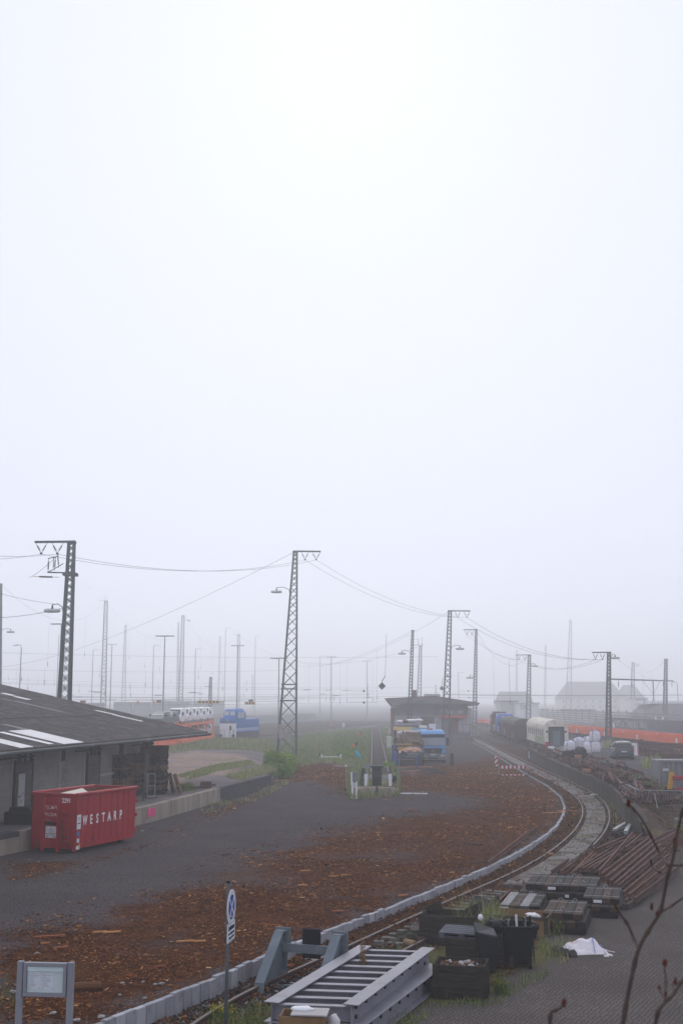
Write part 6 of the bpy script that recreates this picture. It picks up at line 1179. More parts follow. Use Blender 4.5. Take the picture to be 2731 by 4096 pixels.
# ------------------------------------------------------------------ car carrier with vans
org = mat('wagon_orange', (.85,.17,.06), (.74,.14,.055), 1.5, .6, c=(.36,.10,.06), csc=1.2, clo=.58, chi=.8)
pA, pB = Vector((-20.1,168,0)), Vector((-23.6,120,0)); ca = math.atan2((pA-pB).y,(pA-pB).x)
def carrier(label, end, n):
    r = thing('car_carrier', label, 'wagon', end, ca, 'orange car carrier wagons'); Lc_ = 22.0; hw = 1.4       # local +x forward (away), body from -Lc to 0
    MB().box(-Lc_,0,-hw,hw,.75,1.25).obj('lower_deck', org, r, bevel=.03); MB().box(-Lc_,-.2,-hw,hw,3.0,3.3).obj('upper_deck', org, r)
    for x in (-.15,-5.4,-11,-16.5,-Lc_+.15):
        for y in (-hw+.08,hw-.08): MB().box(x-.16,x+.16,y-.08,y+.08,1.25,3.0 if x < -1 else 3.75).obj('post', org, r)
    for x in (-2.5,-Lc_+2.5):
        bg_ = MB().box(x-1.3,x+1.3,-1.0,1.0,.35,.75).obj('bogie', dark, r)
        for dx in (-.9,.9):
            for y in (-.75,.75): MB().lathe([(.42,-.06),(.42,.06)], 14, (x+dx,y,.5), axis='y').obj('wheel', dark, bg_)
    b = MB(); rr = random.Random(n)
    for k in range(26): x = -.8-k*.8; b.bar((x,-hw-.02,3.3),(x+.35,-hw-.02,3.75),.06,.05)
    b.obj('ramp_brackets', galv, r); b = MB(); b.box(-.06,0,-hw,hw,1.25,1.6); b.box(-.06,0,-hw,hw,3.3,3.6); b.tube([(.1,-hw,.9),(.12,-hw,2.6),(.12,-hw+.4,2.6)], .03, 5); b.obj('end_gate', org, r); return r
carrier('orange two deck car carrier wagon whose end shows beside the shed roof tip', pA, 1); dd_ = (pA-pB).normalized()
carrier('orange car carrier wagon hidden mostly behind the shed roof', pA-dd_*24, 2)
def van(label, loc, pm, group, h=1.95):
    r = thing('van', label, 'van', loc, ca+PI/2, group); hw = .9; L = 4.6; b = MB(); secs = []      # local -y .. tail toward +x? nose at y=0
    for y, z0, zt in ((0,.4,.8),(.5,.3,1.0),(1.0,.28,1.15),(1.7,.28,h-.1),(2.2,.28,h),(4.4,.28,h),(4.6,.35,h-.15)): secs.append([(-hw,y,z0),(hw,y,z0),(hw,y,min(zt,1.05)),(hw*.84,y,zt),(-hw*.84,y,zt),(-hw,y,min(zt,1.05))])
    loft(secs, 0, b); b.obj('body', pm, r, bevel=.03); MB().box(-hw*.72,hw*.72,4.6,4.63,1.1,h-.3).obj('rear_window', glass, r)
    for s_ in (-1,1): MB().box(min(s_*.895,s_*.92),max(s_*.895,s_*.92),1.5,2.4,1.08,h-.45).obj('side_window', glass, r); MB().box(min(s_*.9,s_*1.1),max(s_*.9,s_*1.1),1.35,1.5,1.05,1.3).obj('mirror', dark, r)
    MB().add([(-.72,1.02,1.17),(.72,1.02,1.17),(.66,1.66,h-.16),(-.66,1.66,h-.16)],[(0,1,2,3)]).obj('windscreen', glass, r, loc=(0,-.03,.02)); MB().box(-hw,hw,-.03,.2,.3,.6).obj('bumper', dark, r)
    for s_ in (-1,1):
        for y in (.85,3.7): wheel(r, s_*.8, y, .33, .2)
    return r
wv = mat('van_white', (.76,.76,.77), (.7,.7,.72), 2, .35); gv = mat('van_grey', (.10,.13,.14), (.08,.11,.12), 2, .35)
names = ['white van at the far end of the car carrier','second white van from the far end of the carrier','third white van from the far end of the carrier','fourth white van on the carrier beside the lamp post','fifth white van on the carrier nearest to the dark cars','dark estate car between the white vans and another dark car','dark car farthest from the white vans, half behind the shed roof']
for i, nm in enumerate(names): q = pA-dd_*(2.2+i*4.75)+Vector((0,0,3.32)); v_ = van(nm, q, wv if i < 5 else gv, 'vehicles on the car carrier', 1.95 if i < 5 else 1.6); v_.rotation_euler = (0,0,ca+PI/2+PI)
for i in range(2): q = pA-dd_*(2.4+i*4.9)+Vector((0,0,1.27)); v_ = van(['pale van on the lower deck of the carrier behind the roof tip','pale van deeper inside the lower deck of the carrier'][i], q, mat('wrap_white', (.5,.5,.52), (.42,.42,.45), 3, .7), 'vehicles on the car carrier', 1.6); v_.rotation_euler = (0,0,ca+PI/2+PI)
# ------------------------------------------------------------------ coach, wagons and engines
def along(y): 
    ys_ = [c[1] for c in CL]; return float(np.interp(y, ys_, [c[0] for c in CL]))
def heading(y): return math.atan2(along(y+3)-along(y-3), 6)
cream = mat('coach_cream', (.78,.74,.66), (.68,.64,.56), 1.0, .7, c=(.25,.13,.08), csc=1.4, clo=.57, chi=.72); creamr = mat('coach_roof', (.74,.69,.61), (.60,.54,.46), .8, .8, c=(.24,.13,.08), csc=1.0, clo=.52, chi=.68)
def roofed(r, L, hw, z0, ze, zt, m, mr, bw=0):
    b = MB(); b.box(-hw,hw,0,L,z0,ze); 
    o = b.obj('body', m, r); b = MB(); n = 12; k = n+1; prof = [(-hw-.04,ze-.02)]+[(-hw*1.02*math.cos(PI*i/n), ze+(zt-ze)*math.sin(PI*i/n)**.8) for i in range(1,n)]+[(hw+.04,ze-.02)]
    b.prism(prof, -.03, L+.03, 'xz'); b.obj('roof', mr, r); return o
def bogies(r, L, ys_):
    for y in ys_:
        bg_ = MB().box(-1.05,1.05,y-1.2,y+1.2,.4,.85).obj('bogie', dark, r)
        for dy in (-.85,.85):
            for x in (-.75,.75): MB().lathe([(.44,-.06),(.44,.06)], 14, (x,y+dy,.48), axis='x').obj('wheel', dark, bg_)
y0 = 139.5; co_ = thing('passenger_coach', 'old cream and red coach with an open gangway end and rusty stained roof', 'coach', (G(2178,3000).x, y0, 0), -heading(150)); hw = 1.43; L = 18.5
zt = D(2178,2878,y0).z; ze = 2.95
roofed(co_, L, hw, 1.0, ze, zt, cream, creamr)
redc = mat('coach_red', (.5,.05,.06), (.42,.045,.05), 1.5, .6, c=(.2,.06,.05), csc=2); b = MB()
for x0,x1 in ((-hw-.01,-.72),(.72,hw+.01)): b.box(x0,x1,-.02,.02,.55,1.32)
b.obj('red_end_panel', redc, co_); MB().box(-hw-.01,hw+.01,.03,L,.7,1.0).obj('solebar', dark, co_)
for x0,x1 in ((-hw,-.95),(.95,hw)): MB().box(x0,x1,-.015,.01,1.32,ze).obj('end_panel', cream, co_)
b = MB(); b.box(-.95,-.78,-.16,0,.75,2.98); b.box(.78,.95,-.16,0,.75,2.98); b.box(-.95,.95,-.16,0,2.98,3.14); b.obj('gangway_bellows', black, co_, bevel=.03)
MB().box(-.78,.78,-.05,-.02,.8,2.98).obj('gangway_door', mat('gangway_door_grey', (.07,.085,.10), (.055,.065,.08), 2, .6), co_); MB().box(-.42,.42,-.07,-.05,.95,2.6).obj('door_leaf', mat('gangway_pane', (.13,.165,.19), (.11,.14,.165), 2, .4), co_)
for x in (-1.12,1.12): MB().lathe([(.13,-.08),(.13,0)], 12, (x,-.02,2.55), axis='y').obj('tail_lamp', dark, co_); 
for x in (-1.22,1.12): MB().box(x,x+.1,-.04,-.015,1.85,1.92).obj('handle', dark, co_)
for k in range(8): MB().box(-hw-.012,-hw+.0,1.4+k*2.1,2.5+k*2.1,1.9,2.7).obj('window', mat('coach_window', (.16,.15,.14), (.11,.105,.10), 2, .3), co_)
b = MB(); 
for k in range(26): b.bar((-hw-.02,.4+k*.7,ze-.05),(-hw-.02,.4+k*.7,1.0),.03,.03)
b.obj('wall_ribs', cream, co_); MB().box(-hw-.018,-hw-.008,.3,9.5,1.05,1.85).obj('graffiti', mat('graffiti_green', (.32,.45,.2), (.12,.2,.16), 1.0, .8, c=(.5,.55,.4), csc=1.6, clo=.5, chi=.6), co_)
bogies(co_, L, (3,15))
gw = mat('goods_brown', (.10,.07,.075), (.075,.055,.06), 1.2, .8, c=(.16,.09,.1), csc=1.5); gr_ = mat('goods_roof', (.105,.10,.10), (.08,.076,.078), 1.2, .85)
for i, (yy_, lab) in enumerate(((159.8,'brown covered goods wagon coupled right behind the cream coach'),(171.8,'brown covered goods wagon coupled to the blue line engine'))):
    r = thing('goods_wagon', lab, 'wagon', (along(yy_)+.1, yy_, 0), -heading(yy_), 'covered goods wagons'); roofed(r, 11, 1.4, 1.05, 2.9, 3.75, gw, gr_); b = MB()
    for k in range(12): b.bar((-1.42,.3+k*.95,1.1),(-1.42,.3+k*.95,2.85),.06,.05)
    b.obj('wall_ribs', gw, r); MB().box(-1.45,-1.41,4.2,6.6,1.15,2.8).obj('sliding_door', rust2, r); MB().box(-1.43,-1.405,.6,3.8,1.15,2.0).obj('graffiti', mat('graffiti_pink', (.22,.14,.19), (.15,.12,.16), 1, .8), r); bogies(r, 11, (2.2,8.8))
def engine(label, y, m, zt, L=10.5):
    r = thing('line_engine', label, 'locomotive', (along(y)+.1, y, 0), -heading(y)); b = MB(); b.box(-1.15,1.15,.3,L,1.2,3.1); b.obj('hood', m, r, bevel=.08); b = MB(); secs = []
    for yy_, w0, z1 in ((3.2,.97,3.2),(3.5,1,zt-.1),(4.4,1,zt),(6.2,1,zt),(7.0,1,zt-.12),(7.3,.97,3.2)): secs.append([(-1.45*w0,yy_,1.2),(1.45*w0,yy_,1.2),(1.45*w0,yy_,max(z1-.6,3.1)),(1.0*w0,yy_,z1),(-1.0*w0,yy_,z1),(-1.45*w0,yy_,max(z1-.6,3.1))])
    loft(secs, 0, b); b.obj('cab', m, r, bevel=.05)
    for x in (-.75,.2): MB().add([(x,3.22,3.12),(x+.6,3.22,3.12),(x+.55,3.42,zt-.35),(x+.05,3.42,zt-.35)],[(0,1,2,3)]).obj('cab_window', clear, r, loc=(0,-.06,0))
    MB().box(-1.47,-1.44,4.2,6.2,2.7,3.3).obj('side_window', clear, r); MB().box(-1.3,1.3,.1,L,.75,1.2).obj('underframe', dark, r); b = MB()
    for k in range(7): b.bar((-1.42,.4+k*1.6,1.2),(-1.42,.4+k*1.6,2.1),.05,.05)
    b.bar((-1.42,.4,2.1),(-1.42,10,2.1),.05,.05); b.obj('railing', white, r); bogies(r, L, (2,8.5)); return r
engine('blue line engine between the goods wagons and the maroon engine', 183.5, mat('engine_royal', (.05,.14,.42), (.04,.12,.36), 1.5, .5), 4.1, 9.5)
engine('maroon line engine at the head of the coach train', 194.0, mat('engine_maroon', (.085,.03,.045), (.07,.026,.04), 1.5, .5), 4.35, 11)
# ------------------------------------------------------------------ orange flat wagons
def flat_wagon(loc, label, first=[None]):
    if first[0] is not None: return dup(first[0], loc, None, label)
    r = thing('flat_wagon', label, 'wagon', loc, math.atan2(1,-.073)-PI/2, 'row of orange flat wagons'); L = 14.2; b = MB()
    b.box(-1.35,1.35,0,L,.95,1.05); b.obj('deck', dark, r)
    for x in (-1.4,1.34):
        sd_ = MB().box(x,x+.06,.1,L-.1,.92,1.62).obj('side_board', org, r); b = MB()
        for k in range(24): b.box(x-.04,x+.1,.25+k*.58,.33+k*.58,.9,1.6)
        b.obj('side_ribs', org, sd_)
    for y in (0,L-.06): MB().box(-1.34,1.34,y,y+.06,1.05,1.62).obj('end_board', org, r)
    MB().box(-1.46,-1.44,1.0,1.55,1.0,1.6).obj('data_plate', white, r)
    MB().box(-1.1,1.1,.2,L-.2,.6,.92).obj('underframe', dark, r); b = MB()
    for k in range(9): b.box(-1.42,-1.3,.8+k*1.5,1.0+k*1.5,.45,.9)
    b.obj('frame_brackets', dark, r); bogies(r, L, (2.2,L-2.2))
    for x in (-.8,.8): MB().lathe([(.2,-.5),(.2,-.42),(.07,-.4),(.07,0)], 12, (x,0,.8), axis='y').obj('buffer', dark, r)
    b = MB(); b.blob((0,L/2,1.1), (1.2,L/2-.3,.35), 20, 8, .12, seed=5); b.obj('ballast_load', rust3, r); first[0] = r; return r
ordn = ['nearest','second','third','fourth','fifth','sixth','seventh','eighth','ninth','tenth','eleventh']
for k in range(11): y = 112.6+k*14.95; flat_wagon((OX(y), y, 0), f'orange low sided flat wagon, {ordn[k]} from the grey container in the near row')
for k in range(8): y = 118+k*14.95; flat_wagon((OX(y)+4.6, y, 0), f'orange low sided flat wagon, {ordn[k]} from the grey container in the row behind')
# ------------------------------------------------------------------ barrier, beacon, worker
stripe = [mat('barrier_red', (.42,.03,.045), None, 3, .6), mat('barrier_white', (.68,.68,.69), None, 3, .6)]
p0, p1 = G(1996,3104), G(2104,3104); bw_ = (p1-p0).length; r = thing('road_barrier', 'red and white striped road barrier standing across the edge of the bark', 'barrier', ((p0.x+p1.x)/2,p0.y,0))
for z0,z1,nm in ((.62,.86,'top_board'),(.03,.14,'bottom_board')):
    b = MB(); n = 13
    for i in range(n): b.box(-bw_/2+i*bw_/n, -bw_/2+(i+1)*bw_/n, -.02,.02, z0, z1, i % 2)
    b.obj(nm, stripe, r)
for x in (-bw_/2-.03,bw_/2+.03): MB().box(x-.025,x+.025,-.03,.03,0,1.0).obj('post', galv, r)
MB().box(-bw_/2-.3,-bw_/2+.2,-.3,.3,0,.08).obj('foot', black, r); MB().box(bw_/2-.2,bw_/2+.3,-.3,.3,0,.08).obj('foot', black, r)
p0 = G(1984,3068); r = thing('warning_beacon', 'upright red and white striped warning beacon beside the road barrier', 'beacon', (p0.x,p0.y,0)); b = MB(); w_, h_ = .28, .98
for i in range(-1,7):
    z = .06+i*.24; poly = [(-w_/2,z),(w_/2,z+.28),(w_/2,z+.52),(-w_/2,z+.24)]; poly = [(x,min(max(zz,.06),.06+h_)) for x,zz in poly]
    if poly[2][1]-poly[1][1] > .01 or poly[3][1]-poly[0][1] > .01: b.prism(poly, -.03, .03, 'xz', (i+1) % 2)
b.obj('striped_panel', [stripe[1],stripe[0]], r); MB().box(-.3,.3,-.25,.25,0,.06).obj('foot', black, r)
def person(label, loc, rz, suit, legs, h=1.75):
    r = thing('person', label, 'person', loc, rz); me = bpy.data.meshes.new('body')
    V = [(0,0,.98),(0,0,1.18),(0,0,1.42),(0,.01,1.52),(0,.02,1.64),(0,.0,1.72),(-.19,0,1.42),(-.27,-.06,1.16),(-.2,-.24,1.02),(.19,0,1.42),(.27,.03,1.15),(.25,-.1,.92),(-.1,0,.92),(-.12,-.02,.5),(-.12,.04,.09),(-.13,-.12,.04),(.1,0,.92),(.13,.02,.5),(.14,.12,.1),(.15,-.03,.04)]
    Ed = [(0,1),(1,2),(2,3),(3,4),(4,5),(2,6),(6,7),(7,8),(2,9),(9,10),(10,11),(0,12),(12,13),(13,14),(14,15),(0,16),(16,17),(17,18),(18,19)]
    R = [.15,.15,.16,.065,.1,.07,.075,.055,.045,.075,.055,.045,.1,.075,.05,.045,.1,.075,.05,.045]
    me.from_pydata(V, Ed, []); o = bpy.data.objects.new('body', me); COL.objects.link(o); o.parent = r
    sm = o.modifiers.new('skin', 'SKIN'); o.modifiers.new('sub', 'SUBSURF').levels = 1
    if not me.skin_vertices: me.attributes
    for i, sv in enumerate(me.skin_vertices[0].data if me.skin_vertices else []): sv.radius = (R[i],R[i]*.85); sv.use_root = (i == 0)
    me.materials.append(suit)
    return r, o
hv = mat('hi_vis_orange', (.85,.16,.06), (.75,.13,.05), 3, .7); navy = mat('navy_trousers', (.03,.035,.05), None, 3, .8); skin = mat('skin', (.45,.26,.19), None, 3, .6); hair = mat('hair', (.05,.035,.03), None, 3, .8)
r, o = person('person in orange hi vis jacket walking beside the goods wagons', (G(1987,2948).x-.1,183,0), .5, hv, navy)
b = MB(); b.lathe([(.17,0),(.19,.1),(.21,.35),(.2,.6),(.12,.68)], 12, (0,0,.9)); b.obj('jacket', hv, r); b = MB()
for s_,kn in ((-1,(-.12,-.02,.5)),(1,(.13,.02,.5))): b.tube([(s_*.1,0,.95),kn,(s_*.13,.06,.1)], [.115,.09,.07], 8)
b.obj('trousers', navy, r); b = MB(); b.blob((0,.02,1.68), (.1,.11,.13), 10, 7, .02); b.obj('head_skin', skin, r); b = MB(); b.blob((0,.04,1.72), (.105,.11,.1), 10, 6, .02); b.obj('hair', hair, r)
# ------------------------------------------------------------------ yard building
Yb = 190.0; x0, x1 = D(1577,2900,Yb).x, D(1870,2900,Yb).x; zE = D(1720,2803,Yb).z
bd = thing('yard_building', 'grey two storey yard building with wide flat eaves, red awning and brown door', 'building', ((x0+x1)/2,Yb,0)); gwall = mat('render_grey', (.40,.38,.40), (.34,.325,.345), .8, .85, c=(.16,.15,.16), csc=.5)
dwall = mat('dark_cladding', (.17,.155,.185), (.14,.13,.155), 1, .85); brn = mat('brick_red', (.17,.075,.065), (.13,.06,.055), 2, .85); mar = mat('door_maroon', (.15,.055,.055), (.12,.045,.045), 1, .6)
cx = (x0+x1)/2; hw = (x1-x0)/2
MB().box(-hw,hw,0,12,0,zE-.1).obj('wall', gwall, bd); MB().box(-hw+.02,hw+.04,-.06,0,3.75,zE-.1).obj('upper_cladding', dwall, bd); 
MB().box(-hw-.5,-hw,-.3,3,.2,zE-1.2).obj('brick_pier', brn, bd)
e0 = D(1550,2793,Yb-2).x-cx; e1 = D(1918,2815,Yb-2).x-cx; zl, zm, zr_ = D(1550,2793,Yb-2).z, D(1738,2784,Yb-2).z, D(1918,2812,Yb-2).z; xm = D(1738,2784,Yb-2).x-cx
b = MB(); b.prism([(e0,zl),(e0+.3,zl-.45),(-hw,zE-1.1),(-hw+.3,zE-1.1),(-hw+.9,zE-.4),(hw-.3,zE-.5),(hw+.2,zr_-.55),(e1-.3,zr_-.4),(e1,zr_),(xm,zm)], -2, 13, 'xz'); b.obj('roof', dwall, bd)
b = MB(); b.add([(e0,-2.05,zl+.02),(xm,-2.05,zm+.02),(e1,-2.05,zr_+.02),(e1,-2.05,zr_-.12),(xm,-2.05,zm-.12),(e0,-2.05,zl-.1)], [(0,1,4,5),(1,2,3,4)]); b.obj('eaves_trim', mar, bd)
MB().box(D(1648,2780,Yb+5).x-cx,D(1666,2780,Yb+5).x-cx,5,5.8,zm-.3,D(1655,2760,Yb+5).z).obj('chimney', brn, bd); MB().box(xm-1.2,xm+1.4,4,6,zm-.2,zm+.35).obj('roof_hatch', gwall, bd)
def bx(u0,u1,v0,v1,d0,d1,nm,m): p,q = D(u0,v1,Yb), D(u1,v0,Yb); return MB().box(p.x-cx,q.x-cx,d0,d1,max(p.z,0.02),q.z).obj(nm, m, bd)
aw = mat('awning_red', (.6,.07,.07), (.52,.06,.06), 2, .7); bx(1759,1864,2862,2871,-.9,.0,'awning',aw)
w1 = bx(1684,1736,2866,2945,-.05,.02,'loading_door',mat('loading_door_dark', (.10,.075,.08), (.08,.06,.065), 2, .8)); bx(1800,1832,2872,2940,-.05,.02,'door',mar); bx(1770,1798,2872,2940,-.04,.02,'door_recess',dwall)
for u0,u1,v0,v1 in ((1784,1795,2843,2855),(1798,1807,2842,2855),(1830,1850,2842,2855)): bx(u0,u1,v0,v1,-.09,-.06,'window',mat('lit_pane', (.42,.42,.36), (.36,.36,.32), 2, .3))
for i in range(5): bx(1662+i*7,1666+i*7,2803,2808,-2.04,-2.01,'vent',yk)
b = MB(); q = D(1741,2870,Yb); 
for dx in (0,.55): b.bar((q.x-cx+dx,-.2,q.z),(q.x-cx+dx,-.2,q.z+2.2),.06,.06)
for k in range(5): b.bar((q.x-cx,-.2,q.z+.3+k*.4),(q.x-cx+.55,-.2,q.z+.3+k*.4),.05,.05)
b.obj('wall_ladder', mar, bd); bx(1763,1768,2838,2844,-.1,-.06,'alarm_box',yb)
b = MB(); q = D(1880,2940,Yb-3)
for k in range(3): b.bar((q.x-cx-2.4+k*1.2,-3,.1),(q.x-cx-2.4+k*1.2,-3,2.4),.08,.08)
b.bar((q.x-cx-2.4,-3,2.35),(q.x-cx,-3,2.35),.07,.07); b.bar((q.x-cx-2.4,-3,1.2),(q.x-cx,-3,1.2),.07,.07); b.box(q.x-cx-6,q.x-cx,-3.2,-.1,0,1.0); b.obj('stair_platform', dwall, bd)
r = thing('drain_pipe', 'white downpipe box standing beside the yard building corner', 'pipe', (D(1877,2900,Yb+2).x,Yb+2,0)); MB().box(-.35,.35,-.3,.3,0,5).obj('pipe_body', lampw, r); MB().box(-.45,.45,-.4,.4,0,.4).obj('pipe_foot', concr, r)
# sheds and tarps in front of the building
p0, p1 = D(1583,2900,150), D(1705,2900,150); r = thing('tin_shed', 'low cream shed with dark tarred roof and white bags on top before the yard building', 'shed', ((p0.x+p1.x)/2,150,0)); w_ = (p1.x-p0.x)/2; zs = D(1640,2893,150).z; MB().box(-w_,w_*.35,0,4,0,zs-.25).obj('wall', mat('shed_cream', (.45,.37,.26), (.38,.31,.22), 2, .8), r); MB().box(w_*.36,w_,.2,4,0,zs-.4).obj('side_wall', mar, r); b = MB(); b.add([(-w_-.2,-.4,zs-.2),(w_*.4,-.4,zs-.2),(w_*.3,4,zs+.35),(-w_,4,zs+.35),(w_+.4,-.2,zs-1.1),(w_+.2,4,zs-.6)], [(0,1,2,3),(1,4,5,2)]); o = b.obj('roof', dwall, r); so_ = o.modifiers.new('thick','SOLIDIFY'); so_.thickness = .12
for i,(u,v,sx) in enumerate(((1600,2886,.5),(1645,2882,.9),(1673,2881,.65),(1622,2884,.5))): q = D(u,v,151.5); o = MB().blob((0,0,0), (sx,.5,.2), 14, 6, .08, seed=i).obj('roof_bag', white if i != 3 else rust3, smooth=True); o.location = q; tag(o, ['small white bag at the end of the tarred shed roof','long white bag in the middle of the tarred shed roof','white bag at the ridge end of the tarred shed roof','reddish bag lying between white bags on the shed roof'][i], 'bag')
for i,(u,v,w_,h_,Y,m_,lab) in enumerate(((1556,2945,.6,1.6,150,lampw,'pale covered pallet at the corner of the tin shed'),(1692,2903,1.0,1.1,146,cream,'cream machine body under the loading door'),(1590,2950,.9,1.5,128,dark,'dark rack of parts beneath the crane boom end'),(1808,3012,.3,2.2,113,dark,'dark skid frame standing beside the truck'))): p = D(u,v,Y); r = thing('stored_load', lab, 'load', (p.x,Y,0)); MB().box(-w_/2,w_/2,0,.8,0,max(p.z,.5)).obj('load_body', m_, r, bevel=.08); MB().box(-w_/2-.05,w_/2+.05,-.05,.85,0,.12).obj('pallet_base', wood, r)
p = G(1808,3015); r = thing('railing_frame', 'low dark railing standing before the yard building steps', 'railing', (G(1835,2965).x,G(1835,2965).y,0)); b = MB()
for k in range(5): b.bar((-2.2+k*1.1,0,0),(-2.2+k*1.1,0,1.1),.06,.06)
b.bar((-2.2,0,1.1),(2.2,0,1.1),.06,.06); b.obj('rails', dark, r)
# ------------------------------------------------------------------ far buildings in the fog
pale = mat('house_render', (.6,.56,.53), (.54,.5,.48), .6, .9); rooft = mat('house_roof', (.26,.24,.25), (.22,.2,.21), .8, .9); pwin = mat('house_window', (.25,.25,.27), None, 1, .4)  # house walls and roofs kept pale: fog fading put into their colour
Yh = 620.0
def house(label, u0,u1,v_e,v_r,inset,Y,dep,wall,roof,wins=0,wv=(0,0),storey=1,hip=True,gable=None):
    p0,p1 = D(u0,v_e,Y), D(u1,v_e,Y); zr2 = D(u0,v_r,Y).z; c = (p0.x+p1.x)/2; h = (p1.x-p0.x)/2; r = thing('house', label, 'house', (c,Y,0)); MB().box(-h,h,0,dep,0,p0.z).obj('wall', wall, r); b = MB(); i_ = inset*h
    b.add([(-h-.5,-.6,p0.z-.1),(h+.5,-.6,p0.z-.1),(h+.5,dep+.5,p0.z-.1),(-h-.5,dep+.5,p0.z-.1),(-h+i_,dep/2-.1,zr2),(h-i_,dep/2-.1,zr2)], [(0,1,5,4),(1,2,5),(2,3,4,5),(3,0,4),(0,3,2,1)]); b.obj('roof', roof, r)
    for s_ in range(storey):
        for k in range(wins): x = -h+(k+.5)*2*h/wins; w_ = MB().box(x-.55,x+.55,-.06,.02,p0.z-2.1-s_*3.0,p0.z-.6-s_*3.0).obj('window', pwin, r); MB().box(x-.6,x+.6,-.1,-.06,p0.z-2.2-s_*3,p0.z-2.1-s_*3).obj('sill', white, w_)
    return r
h1_ = house('large pale house with a hipped roof dissolving in fog behind the orange wagons', 2238,2500,2795,2726,.32,Yh,14,pale,rooft,9,(0,0),2)
house('gabled wing at the end of the large pale house with one attic window', 2480,2572,2790,2740,.5,Yh-6,12,pale,rooft,2)
house('faint low house with a dark roof behind the white railway shed', 1995,2130,2812,2766,.15,500,14,pale,rooft,4)
def flatb(label, u0,u1,v0,v1,Y,m,dep=8,name='shed', wins=0): p,q = D(u0,v1,Y), D(u1,v0,Y); r = thing(name, label, 'shed', ((p.x+q.x)/2,Y,0)); h = (q.x-p.x)/2; MB().box(-h,h,0,dep,0,q.z).obj('wall', m, r); MB().box(-h-.3,h+.3,-.3,dep+.3,q.z,q.z+.3).obj('roof', rooft if m is not white else lampw, r); return r
f1 = flatb('white flat roofed shed with two dark letters behind the maroon engine', 2068,2152,2815,2875,300,white); text('lettering', 'DB', 1.5, pwin, f1, (-1.0,-.06,D(2100,2837,300).z), (PI/2,0,0), 1, 'CENTER')
flatb('low whitish shed wing next to the lettered white shed', 2003,2068,2807,2872,305,lampw); flatb('long white roofed lorry shed in front of the pale house', 2256,2372,2842,2872,310,lampw,4); f2 = flatb('white gable wall with a red framed logo beside the dark roof', 2545,2586,2795,2850,330,white); lg = mat('logo_red', (.5,.08,.08), None, 2, .6)
text('lettering', 'DB', 1.6, lg, f2, (0,-.06,D(2565,2822,330).z), (PI/2,0,0), 1, 'CENTER'); b = MB(); zc = D(2565,2815,330).z
for a,c_ in (((-1.5,zc-1.0),(1.5,zc-1.0)),((1.5,zc-1.0),(1.5,zc+1.3)),((1.5,zc+1.3),(-1.5,zc+1.3)),((-1.5,zc+1.3),(-1.5,zc-1.0))): b.bar((a[0],-.06,a[1]),(c_[0],-.06,c_[1]),.16,.05)
b.obj('logo_frame', lg, f2)
r = thing('depot_hall', 'broad dark hall with white roof edge behind the far crossbeam mast', 'hall', (D(2680,2850,290).x,290,0)); z1 = D(2660,2815,290).z; b = MB(); b.prism([(-7,0),(-7,z1-2.6),(-4,z1-.4),(-1,z1),(9,z1),(9,0)], 0, 14, 'xz'); b.obj('hall_body', rooft, r); MB().box(-6.6,9,-.2,13.8,z1+.1,z1+.7).obj('roof_edge', white, r)  # hall body in the paled roof grey, haze painted into its tone
b = MB(); q = D(2585,2870,255); b.blob((q.x,255,0), (7.0,5,D(2585,2864,255).z), 28, 10, .05, seed=4); tag(b.obj('coal_heap', mat('dark_heap', (.11,.11,.12), None, 1, .95), smooth=True), 'dark rounded heap behind the graffiti wall and orange wagons', 'heap')  # heap grey lifted from near black, fog veil painted in
fx0 = OX(215)+9
r = thing('board_fence', 'long horizontal board fence fading in fog behind the orange wagons', 'fence', (fx0,215,0)); b = MB(); P_ = D(2130,2900,330); Q_ = D(2740,2900,212); P_.z = Q_.z = 0
for k in range(6): b.bar(P_+Vector((0,0,.7+k*.55)), Q_+Vector((0,0,.7+k*.55)), .06, .22)
b.obj('board_panel', rooft, r, world=True)  # boards share the paled roof grey, distance haze is in the colour
for k in range(22): q = P_.lerp(Q_, k/21); MB().bar((q.x,q.y,0),(q.x,q.y,4.1),.18,.18).obj('post', galv, r, world=True)
r = thing('graffiti_wall', 'long dark wall sprayed with white graffiti behind the orange wagons', 'wall', (0,0,0)); r['kind'] = 'thing'; P_ = D(2440,2900,232); Q_ = D(2760,2900,196); P_.z = Q_.z = 0; b = MB(); b.bar(P_+Vector((0,0,1.35)), Q_+Vector((0,0,1.35)), .3, 2.7); b.obj('wall_body', mat('dark_wall', (.13,.115,.135), (.10,.09,.108), 1, .9), r, world=True); b = MB(); rr = random.Random(6); n_ = Vector(((Q_-P_).y, -(Q_-P_).x, 0)).normalized()*-.17  # wall tone paled so that fog is already in its colour
n_ = -n_ if n_.y > 0 else n_
for k in range(34): q = P_.lerp(Q_, .06+k*.0135)+n_; z0 = .7+rr.random()*.5; b.tube([(q.x,q.y,z0),(q.x+rr.uniform(-.3,.3),q.y,z0+.8),(q.x+rr.uniform(-.4,.4),q.y,z0+1.3)], .07, 4)
b.obj('graffiti', lampw, r, world=True)
for u,v0,v1,lab in ((2452,2892,2915,'white post plate before the dark wall'),(2620,2866,2890,'white post on the far wall beside the dark heap'),(2650,2866,2888,'second white post on the far wall beside the crossbeam mast')): p = D(u,v0,220); r = thing('marker_post', lab, 'post', (p.x,220,0)); MB().box(-.08,.08,-.06,.06,0,p.z-.8).obj('post', galv, r); MB().box(-.16,.16,-.08,.08,p.z-.9,p.z).obj('plate', white, r)
